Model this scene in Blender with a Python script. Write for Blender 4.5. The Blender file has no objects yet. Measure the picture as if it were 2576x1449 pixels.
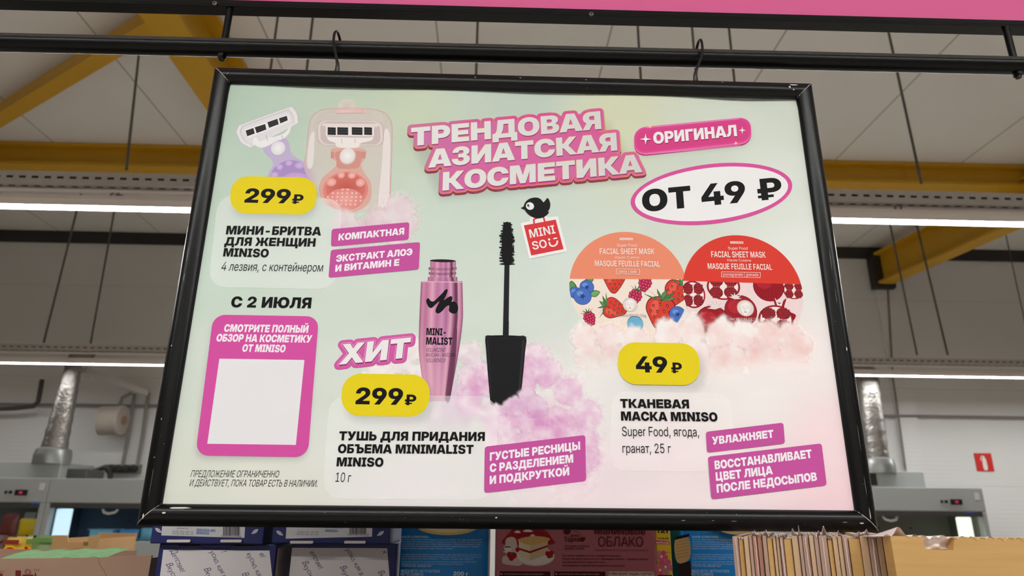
import bpy, bmesh, math, random
import numpy as np
from mathutils import Vector, Matrix
from mathutils.geometry import tessellate_polygon, delaunay_2d_cdt

# ------------------------------------------------------------------ camera, world, exposure
scene = bpy.context.scene
C = scene.collection
W_PX, H_PX, F_PX = 2576, 1449, 1720.0
CAM = Vector((-0.02864648, -0.85168205, 1.59992845))
RIGHT = Vector((0.9994487087995518, -0.031965541464027324, 0.008971211613833414))
UP = Vector((-0.018500883040076226, -0.31185056042229825, 0.9499510225748671))
FWD = Vector((0.027568021431471093, 0.9495932982720602, 0.31227003069642134))
cam_data = bpy.data.cameras.new('camera')
cam_data.sensor_width = 36.0
cam_data.lens = 36.0 * F_PX / W_PX
cam_data.clip_start, cam_data.clip_end = 0.05, 60.0
cam_data.dof.use_dof = True
cam_data.dof.focus_distance = 0.93
cam_data.dof.aperture_fstop = 6.8
cam = bpy.data.objects.new('camera', cam_data)
cam.matrix_world = Matrix(((RIGHT.x, UP.x, -FWD.x, CAM.x), (RIGHT.y, UP.y, -FWD.y, CAM.y),
                           (RIGHT.z, UP.z, -FWD.z, CAM.z), (0, 0, 0, 1)))
C.objects.link(cam)
scene.camera = cam
world = bpy.data.worlds.new('world')
scene.world = world
world.use_nodes = True
world.node_tree.nodes['Background'].inputs[0].default_value = (0.9, 0.93, 1.0, 1)
world.node_tree.nodes['Background'].inputs[1].default_value = 0.02      # the shop is closed in: next to nothing comes from outside
scene.view_settings.view_transform = 'Standard'
scene.view_settings.look = 'None'
scene.view_settings.gamma = 1.0
scene.view_settings.exposure = 0.0
scene.cycles.transparent_max_bounces = 24
scene.cycles.max_bounces = 8
scene.cycles.diffuse_bounces = 5
scene.cycles.sample_clamp_indirect = 6.0
LAMP_GLOW = 98.0                # radiance of the ceiling strip lamps
LAMP_TINT = (0.985, 1.0, 0.985)

# ------------------------------------------------------------------ helpers
R = math.radians
rng = random.Random(7)

def lin(c):
    c = c / 255.0
    return c / 12.92 if c <= 0.04045 else ((c + 0.055) / 1.055) ** 2.4

def rgb(*c):
    if len(c) == 1: c = c[0]
    return (lin(c[0]), lin(c[1]), lin(c[2]), c[3] if len(c) > 3 else 1.0)

def ray(px, py):
    return RIGHT * ((px - W_PX / 2) / F_PX) + UP * ((H_PX / 2 - py) / F_PX) + FWD

def at(px, py, Y):               # the point of the photo that lies on the upright plane y = Y
    d = ray(px, py)
    return CAM + d * ((Y - CAM.y) / d.y)

def at_z(px, py, Z):             # the point of the photo that lies at height Z
    d = ray(px, py)
    return CAM + d * ((Z - CAM.z) / d.z)

def material(name, color, rough=0.5, metal=0.0, spec=0.5, noise=None, bump=None, emit=None, clear=0.0, trans=0.0):
    m = bpy.data.materials.new(name)
    m.use_nodes = True
    nt = m.node_tree
    b = nt.nodes['Principled BSDF']
    col = tuple(color[:3]) + (1,)
    b.inputs['Base Color'].default_value = col
    b.inputs['Roughness'].default_value = rough
    b.inputs['Metallic'].default_value = metal
    b.inputs['Specular IOR Level'].default_value = spec
    if clear: b.inputs['Coat Weight'].default_value = clear
    if trans: b.inputs['Transmission Weight'].default_value = trans
    if noise or bump:
        tc = nt.nodes.new('ShaderNodeTexCoord')
        mp = nt.nodes.new('ShaderNodeMapping')
        nt.links.new(tc.outputs['Object'], mp.inputs['Vector'])
    if noise:                    # (scale, second colour, stretch xyz)
        mp.inputs['Scale'].default_value = noise[2] if len(noise) > 2 else (1, 1, 1)
        n = nt.nodes.new('ShaderNodeTexNoise')
        n.inputs['Scale'].default_value = noise[0]
        n.inputs['Detail'].default_value = 6
        nt.links.new(mp.outputs['Vector'], n.inputs['Vector'])
        mx = nt.nodes.new('ShaderNodeMix'); mx.data_type = 'RGBA'
        mx.inputs['A'].default_value = col
        mx.inputs['B'].default_value = tuple(noise[1][:3]) + (1,)
        nt.links.new(n.outputs['Fac'], mx.inputs['Factor'])
        nt.links.new(mx.outputs['Result'], b.inputs['Base Color'])
    if bump:                     # (scale, strength, distance)
        n2 = nt.nodes.new('ShaderNodeTexNoise')
        n2.inputs['Scale'].default_value = bump[0]
        n2.inputs['Detail'].default_value = 4
        nt.links.new(mp.outputs['Vector'], n2.inputs['Vector'])
        bp = nt.nodes.new('ShaderNodeBump')
        bp.inputs['Strength'].default_value = bump[1]
        bp.inputs['Distance'].default_value = bump[2] if len(bump) > 2 else 0.002
        nt.links.new(n2.outputs['Fac'], bp.inputs['Height'])
        nt.links.new(bp.outputs['Normal'], b.inputs['Normal'])
    if emit:
        b.inputs['Emission Color'].default_value = tuple(emit[:3]) + (1,)
        b.inputs['Emission Strength'].default_value = emit[3]
    return m

class MB:
    """collects boxes, tubes, prisms; build() links them as ONE mesh object"""
    def __init__(s): s.v, s.f, s.mi = [], [], []
    def add(s, vs, fs, mi=0):
        o = len(s.v)
        s.v += [tuple(v) for v in vs]
        s.f += [tuple(i + o for i in f) for f in fs]
        s.mi += [mi] * len(fs)
    def box(s, x0, x1, y0, y1, z0, z1, mi=0, M=None):
        vs = [Vector((x, y, z)) for z in (z0, z1) for y in (y0, y1) for x in (x0, x1)]
        if M: vs = [M @ v for v in vs]
        s.add(vs, [(0, 2, 3, 1), (4, 5, 7, 6), (0, 1, 5, 4), (2, 6, 7, 3), (0, 4, 6, 2), (1, 3, 7, 5)], mi)
    def prism(s, pts, a, b, mi=0):          # polygon pts (3-D, planar) swept from offset a to offset b
        n = len(pts)
        vs = [Vector(p) + Vector(a) for p in pts] + [Vector(p) + Vector(b) for p in pts]
        fs = [tuple(range(n - 1, -1, -1)), tuple(range(n, 2 * n))]
        fs += [(i, (i + 1) % n, n + (i + 1) % n, n + i) for i in range(n)]
        s.add(vs, fs, mi)
    def tube(s, path, r, n=12, mi=0, cap=True, flat=1.0):
        path = [Vector(p) for p in path]
        rs = r if isinstance(r, (list, tuple)) else [r] * len(path)
        rings = []
        prev = None
        for i, p in enumerate(path):
            t = (path[min(i + 1, len(path) - 1)] - path[max(i - 1, 0)]).normalized()
            if prev is None:
                a = Vector((0, 1, 0)) if abs(t.y) < 0.9 else Vector((1, 0, 0))
                u = t.cross(a).normalized()
            else:
                u = (prev - t * prev.dot(t)).normalized()
            prev = u
            w = t.cross(u)
            rings.append([p + (u * math.cos(2 * math.pi * k / n) + w * math.sin(2 * math.pi * k / n) * flat) * rs[i] for k in range(n)])
        vs = [v for ring in rings for v in ring]
        fs = []
        for i in range(len(rings) - 1):
            for k in range(n):
                fs.append((i * n + k, i * n + (k + 1) % n, (i + 1) * n + (k + 1) % n, (i + 1) * n + k))
        if cap:
            fs.append(tuple(range(n - 1, -1, -1)))
            fs.append(tuple((len(rings) - 1) * n + k for k in range(n)))
        s.add(vs, fs, mi)
    def grid(s, fn, nu, nv, mi=0):
        vs = [fn(i / nu, j / nv) for j in range(nv + 1) for i in range(nu + 1)]
        fs = [(j * (nu + 1) + i, j * (nu + 1) + i + 1, (j + 1) * (nu + 1) + i + 1, (j + 1) * (nu + 1) + i) for j in range(nv) for i in range(nu)]
        s.add(vs, fs, mi)
    def build(s, name, mats, parent=None, smooth=False, bevel=0.0, angle=40, origin=None):
        me = bpy.data.meshes.new(name)
        off = Vector(origin) if origin is not None else Vector((0, 0, 0))
        me.from_pydata([Vector(v) - off for v in s.v], [], s.f)
        for m in (mats if isinstance(mats, (list, tuple)) else [mats]): me.materials.append(m)
        me.polygons.foreach_set('material_index', s.mi)
        bm = bmesh.new(); bm.from_mesh(me)
        bmesh.ops.recalc_face_normals(bm, faces=bm.faces[:])
        bm.to_mesh(me); bm.free()
        if smooth:
            me.polygons.foreach_set('use_smooth', [True] * len(me.polygons))
            me.set_sharp_from_angle(angle=R(angle))
        me.update()
        o = bpy.data.objects.new(name, me)
        C.objects.link(o)
        if bevel:
            b = o.modifiers.new('bevel', 'BEVEL'); b.width = bevel; b.segments = 2; b.limit_method = 'ANGLE'
        if parent is not None:
            o.parent = parent
            p = Vector((0, 0, 0)); q = parent
            while q is not None: p += q.location; q = q.parent
            o.location = off - p
        else:
            o.location = off
        return o

def tag(o, label, cat, group=None):
    o['label'] = label; o['category'] = cat
    if group: o['group'] = group
    return o

def thing(name, label, cat, loc=(0, 0, 0), group=None):
    o = bpy.data.objects.new(name, None)
    o.empty_display_size = 0.05
    C.objects.link(o); o.location = loc
    return tag(o, label, cat, group)

def struct(o):
    o['kind'] = 'structure'
    return o

# ------------------------------------------------------------------ lettering: outlines of an open sans-serif, three weights
GLYPHS_BLACK = """
-645;493 352 493 204 152 204 152 352
0645;322 -12 q222 -12 q85 79 q17 247 17 363 q17 480 q85 648 q222 739 322 739 q423 739 q559 648 q628 480 628 363 q628 247 q559 79 q423 -12;322 145 q363 145 q413 197 q437 295 437 363 q437 432 q413 530 q363 583 322 583 q282 583 q231 530 q208 432 208 363 q208 295 q231 197 q282 145
2645;46 0 46 142 320 362 q340 379 q384 417 q415 465 415 496 q415 522 q392 561 q352 583 324 583 q295 583 q250 556 q225 503 225 465 39 465 q39 550 q108 673 q236 739 325 739 q405 739 q531 684 q603 580 603 507 q603 453 q562 368 q488 293 439 254 322 158 322 157 605 157 605 0
4645;9 141 9 294 305 728 502 728 208 291 208 290 636 290 636 141;364 0 364 188 364 255 364 453 551 453 551 0
9645;316 737 q403 737 q536 673 q612 559 612 484 q612 423 q566 312 527 255 355 0 141 0 354 317 405 317 q396 304 q363 273 q313 251 275 251 q201 251 q92 308 q33 413 33 484 q33 559 q105 673 q233 737;323 587 q293 587 q248 561 q221 514 221 484 q221 455 q248 408 q293 382 323 382 q352 382 q397 408 q423 455 423 484 q423 514 q397 561 q352 587
A764;0 0 244 728 518 728 764 0 536 0 454 282 q428 374 q378 553 354 650 409 650 q385 553 q334 374 307 282 222 0;182 120 182 276 583 276 583 120
I437;24 0 24 159 117 159 117 568 24 568 24 728 412 728 412 568 320 568 320 159 412 159 412 0
L575;39 0 39 728 242 728 242 172 556 172 556 0
M925;39 0 39 728 343 728 408 500 q417 471 q439 386 q463 293 q483 209 489 180 437 180 q443 209 q463 293 q487 386 q509 471 517 500 582 728 886 728 886 0 687 0 687 281 q687 306 q689 385 q692 479 q694 575 694 617 717 617 q707 575 q683 480 q659 387 q637 308 629 281 545 0 381 0 295 281 q287 308 q265 387 q240 480 q215 575 205 617 230 617 q230 575 q233 479 q236 385 q238 306 238 281 238 0
N738;39 0 39 728 246 728 423 442 q435 423 q471 359 q510 286 527 254 503 197 q500 237 q498 338 q496 432 496 461 496 728 699 728 699 0 492 0 327 266 q312 290 q269 364 q219 456 194 504 234 516 q238 464 q242 366 q242 288 242 266 242 0
O746;373 -12 q274 -12 q113 75 q20 243 20 363 q20 485 q113 653 q274 739 373 739 q472 739 q632 653 q727 485 727 363 q727 242 q632 75 q472 -12;373 164 q421 164 q487 211 q521 301 521 363 q521 426 q487 516 q421 563 373 563 q326 563 q259 516 q225 426 225 363 q225 301 q259 211 q326 164
S685;344 -12 q243 -12 q104 47 q31 161 31 242 223 242 q225 213 q255 171 q310 148 346 148 q378 148 q426 165 q453 193 453 212 q453 230 q428 256 q375 276 334 284 262 297 q156 317 q45 426 45 507 q45 576 q120 681 q254 739 342 739 q433 739 q564 682 q636 573 639 497 452 497 q449 535 q392 579 346 579 q318 579 q274 563 q249 535 249 517 q249 499 q271 475 q320 457 357 450 416 439 q479 427 q569 391 q626 339 q654 271 654 228 q654 151 q581 44 q442 -12
T656;20 556 20 728 637 728 637 556 430 556 430 0 227 0 227 556
А764;0 0 244 728 518 728 764 0 536 0 454 282 q428 374 q378 553 354 650 409 650 q385 553 q334 374 307 282 222 0;182 120 182 276 583 276 583 120
Б633;39 0 39 728 555 728 555 565 236 565 236 440 382 440 q454 440 q559 392 q616 299 616 230 q616 159 q559 56 q454 0 382 0;236 152 344 152 q381 152 q425 191 425 224 q425 257 q381 296 344 296 236 296
В650;39 0 39 728 354 728 q438 728 q551 681 q608 599 608 546 q608 504 q573 436 q510 392 468 383 468 382 q515 381 q589 335 q633 257 633 206 q633 146 q573 53 q461 0 382 0;236 152 344 152 q381 152 q425 191 425 224 q425 246 q405 278 q369 296 344 296 236 296;236 439 332 439 q354 439 q387 456 q405 487 405 507 q405 538 q365 575 332 575 236 575
Г570;551 728 551 556 242 556 242 0 39 0 39 728
Д847;20 -156 20 172 72 172 q90 184 q124 214 q150 267 q169 353 175 419 199 728 750 728 750 172 828 172 828 -156 632 -156 632 0 215 0 215 -156;297 172 547 172 547 556 386 556 374 419 q368 353 q343 262 q312 199
Е632;39 0 39 728 603 728 603 556 242 556 242 446 575 446 575 280 242 280 242 172 603 172 603 0
Ж1077;640 728 640 0 437 0 437 728;0 0 195 375 2 728 228 728 373 432 709 432 848 728 1071 728 889 378 1077 0 857 0 729 272 352 272 217 0
З638;319 -12 q215 -12 q85 62 q24 182 24 250 215 250 q215 216 q240 166 q286 140 318 140 q348 140 q392 160 q417 197 417 220 q417 245 q390 281 q340 301 306 301 235 301 235 438 306 438 q338 438 q385 456 q410 489 410 513 q410 536 q387 572 q347 593 321 593 q294 593 q252 570 q228 530 228 504 38 504 q38 571 q105 677 q232 739 321 739 q402 739 q526 688 q596 597 596 537 q596 471 q512 389 450 382 450 380 q505 375 q580 324 q618 249 618 205 q618 143 q543 45 q409 -12
И738;699 0 496 0 496 266 q496 288 q497 366 q500 464 504 516 544 504 q520 456 q470 364 q427 290 412 266 246 0 39 0 39 728 242 728 242 461 q242 432 q241 338 q238 237 235 197 211 254 q228 286 q268 359 q304 423 315 442 492 728 699 728
Й738;699 0 496 0 496 266 q496 288 q497 366 q500 464 504 516 544 504 q520 456 q470 364 q427 290 412 266 246 0 39 0 39 728 242 728 242 461 q242 432 q241 338 q238 237 235 197 211 254 q228 286 q268 359 q304 423 315 442 492 728 699 728;369 781 q314 781 q228 824 q178 898 178 944 285 944 q285 913 q332 874 369 874 q406 874 q452 913 452 944 561 944 q561 899 q510 824 q424 781
К729;39 0 39 728 242 728 242 458 285 458 485 728 716 728 445 375 729 0 498 0 285 286 242 286 242 0
Л738;20 0 20 172 39 172 q75 172 q113 204 q131 294 139 381 167 728 699 728 699 0 496 0 496 556 355 556 334 333 q325 232 q274 102 q197 29 q98 0 39 0
М925;39 0 39 728 343 728 408 500 q417 471 q439 386 q463 293 q483 209 489 180 437 180 q443 209 q463 293 q487 386 q509 471 517 500 582 728 886 728 886 0 687 0 687 281 q687 306 q689 385 q692 479 q694 575 694 617 717 617 q707 575 q683 480 q659 387 q637 308 629 281 545 0 381 0 295 281 q287 308 q265 387 q240 480 q215 575 205 617 230 617 q230 575 q233 479 q236 385 q238 306 238 281 238 0
Н727;39 0 39 728 242 728 242 456 484 456 484 728 688 728 688 0 484 0 484 284 242 284 242 0
О746;373 -12 q274 -12 q113 75 q20 243 20 363 q20 485 q113 653 q274 739 373 739 q472 739 q632 653 q727 485 727 363 q727 242 q632 75 q472 -12;373 164 q421 164 q487 211 q521 301 521 363 q521 426 q487 516 q421 563 373 563 q326 563 q259 516 q225 426 225 363 q225 301 q259 211 q326 164
П727;688 728 688 0 484 0 484 556 242 556 242 0 39 0 39 728
Р648;39 0 39 728 348 728 q435 728 q562 666 q631 552 631 474 q631 396 q562 282 q435 220 348 220 156 220 156 387 333 387 q364 387 q408 408 q433 447 433 474 q433 500 q408 539 q364 561 333 561 242 561 242 0
С729;373 -12 q274 -12 q113 75 q20 243 20 363 q20 485 q113 653 q274 739 373 739 q443 739 q560 698 q648 623 q704 518 711 453 506 453 q502 479 q480 520 q447 548 q403 563 377 563 q328 563 q260 517 q225 427 225 363 q225 300 q259 211 q328 164 377 164 q403 164 q446 179 q479 208 q501 248 506 273 711 273 q703 209 q648 104 q560 29 q443 -12
Т656;20 556 20 728 637 728 637 556 430 556 430 0 227 0 227 556
У706;113 0 113 172 177 172 q216 172 q243 191 250 210 258 231 0 728 234 728 303 578 q320 541 q354 465 q387 390 403 352 330 352 q352 408 q395 521 418 578 479 728 706 728 440 159 q414 104 q349 33 q265 0 212 0
Х741;0 0 313 445 313 294 29 728 258 728 316 633 q332 608 q360 559 q389 510 402 486 343 486 q357 510 q386 559 q416 608 431 633 490 728 713 728 438 306 438 447 741 0 505 0 426 125 q415 144 q392 181 q369 217 357 236 383 236 q372 217 q349 181 q326 144 313 125 229 0
Ц805;683 0 39 0 39 728 242 728 242 172 479 172 479 728 683 728;565 -156 565 0 519 0 519 171 766 171 754 -156
Ш1000;39 728 242 728 242 172 400 172 400 728 601 728 601 172 758 172 758 728 961 728 961 0 39 0
Щ1039;39 728 242 728 242 172 400 172 400 728 601 728 601 172 758 172 758 728 961 728 961 0 39 0;844 -156 844 0 797 0 797 171 1044 171 1032 -156
Ъ820;20 556 20 728 312 728 312 556;330 495 512 495 q600 495 q728 435 q798 324 798 248 q798 172 q734 61 q616 0 535 0 207 0 207 728 410 728 410 165 500 165 q547 165 q602 211 602 250 q602 276 q577 314 q531 335 500 335 330 335
Ы922;162 495 344 495 q432 495 q560 435 q630 324 630 248 q630 172 q566 61 q448 0 367 0 39 0 39 728 242 728 242 165 332 165 q379 165 q434 211 434 250 q434 276 q409 314 q363 335 332 335 162 335;883 728 883 0 680 0 680 728
Ь652;162 495 344 495 q432 495 q560 435 q630 324 630 248 q630 172 q566 61 q448 0 367 0 39 0 39 728 242 728 242 165 332 165 q379 165 q434 211 434 250 q434 276 q409 314 q363 335 332 335 162 335
Э729;356 -12 q287 -12 q170 29 q81 104 q26 209 19 273 223 273 q229 246 q250 205 q282 178 q325 164 353 164 q404 164 q471 208 q505 297 505 363 q505 430 q471 519 q404 563 353 563 q325 563 q281 550 q249 522 q228 481 223 453 19 453 q26 518 q81 623 q169 698 q287 739 356 739 q456 739 q616 653 q710 485 710 363 q710 243 q616 75 q456 -12;278 289 278 447 534 447 534 289
Ю1037;391 442 391 295 152 295 152 442;242 728 242 0 39 0 39 728;664 -12 q565 -12 q404 75 q311 243 311 363 q311 485 q404 653 q565 739 664 739 q763 739 q923 653 q1018 485 1018 363 q1018 242 q923 75 q763 -12;664 164 q712 164 q778 211 q812 301 812 363 q812 426 q778 516 q712 563 664 563 q617 563 q550 516 q516 426 516 363 q516 301 q550 211 q617 164
Я666;626 0 423 0 423 562 333 562 q302 562 q257 540 q233 500 233 474 q233 447 q257 407 q302 385 333 385 501 385 501 228 328 228 q238 228 q106 288 q35 398 35 474 q35 552 q104 666 q230 728 317 728 626 728;224 0 12 0 174 330 382 330
г463;443 516 443 359 237 359 237 0 42 0 42 516
₽760;444 241 45 241 45 395 437 395 q475 395 q523 414 q545 451 545 478 q545 503 q522 545 q478 571 444 571 336 571 336 0 140 0 140 728 444 728 q534 728 q669 664 q744 553 743 480 q744 402 q667 296 q531 242;493 170 493 80 45 80 45 170
"""
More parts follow.
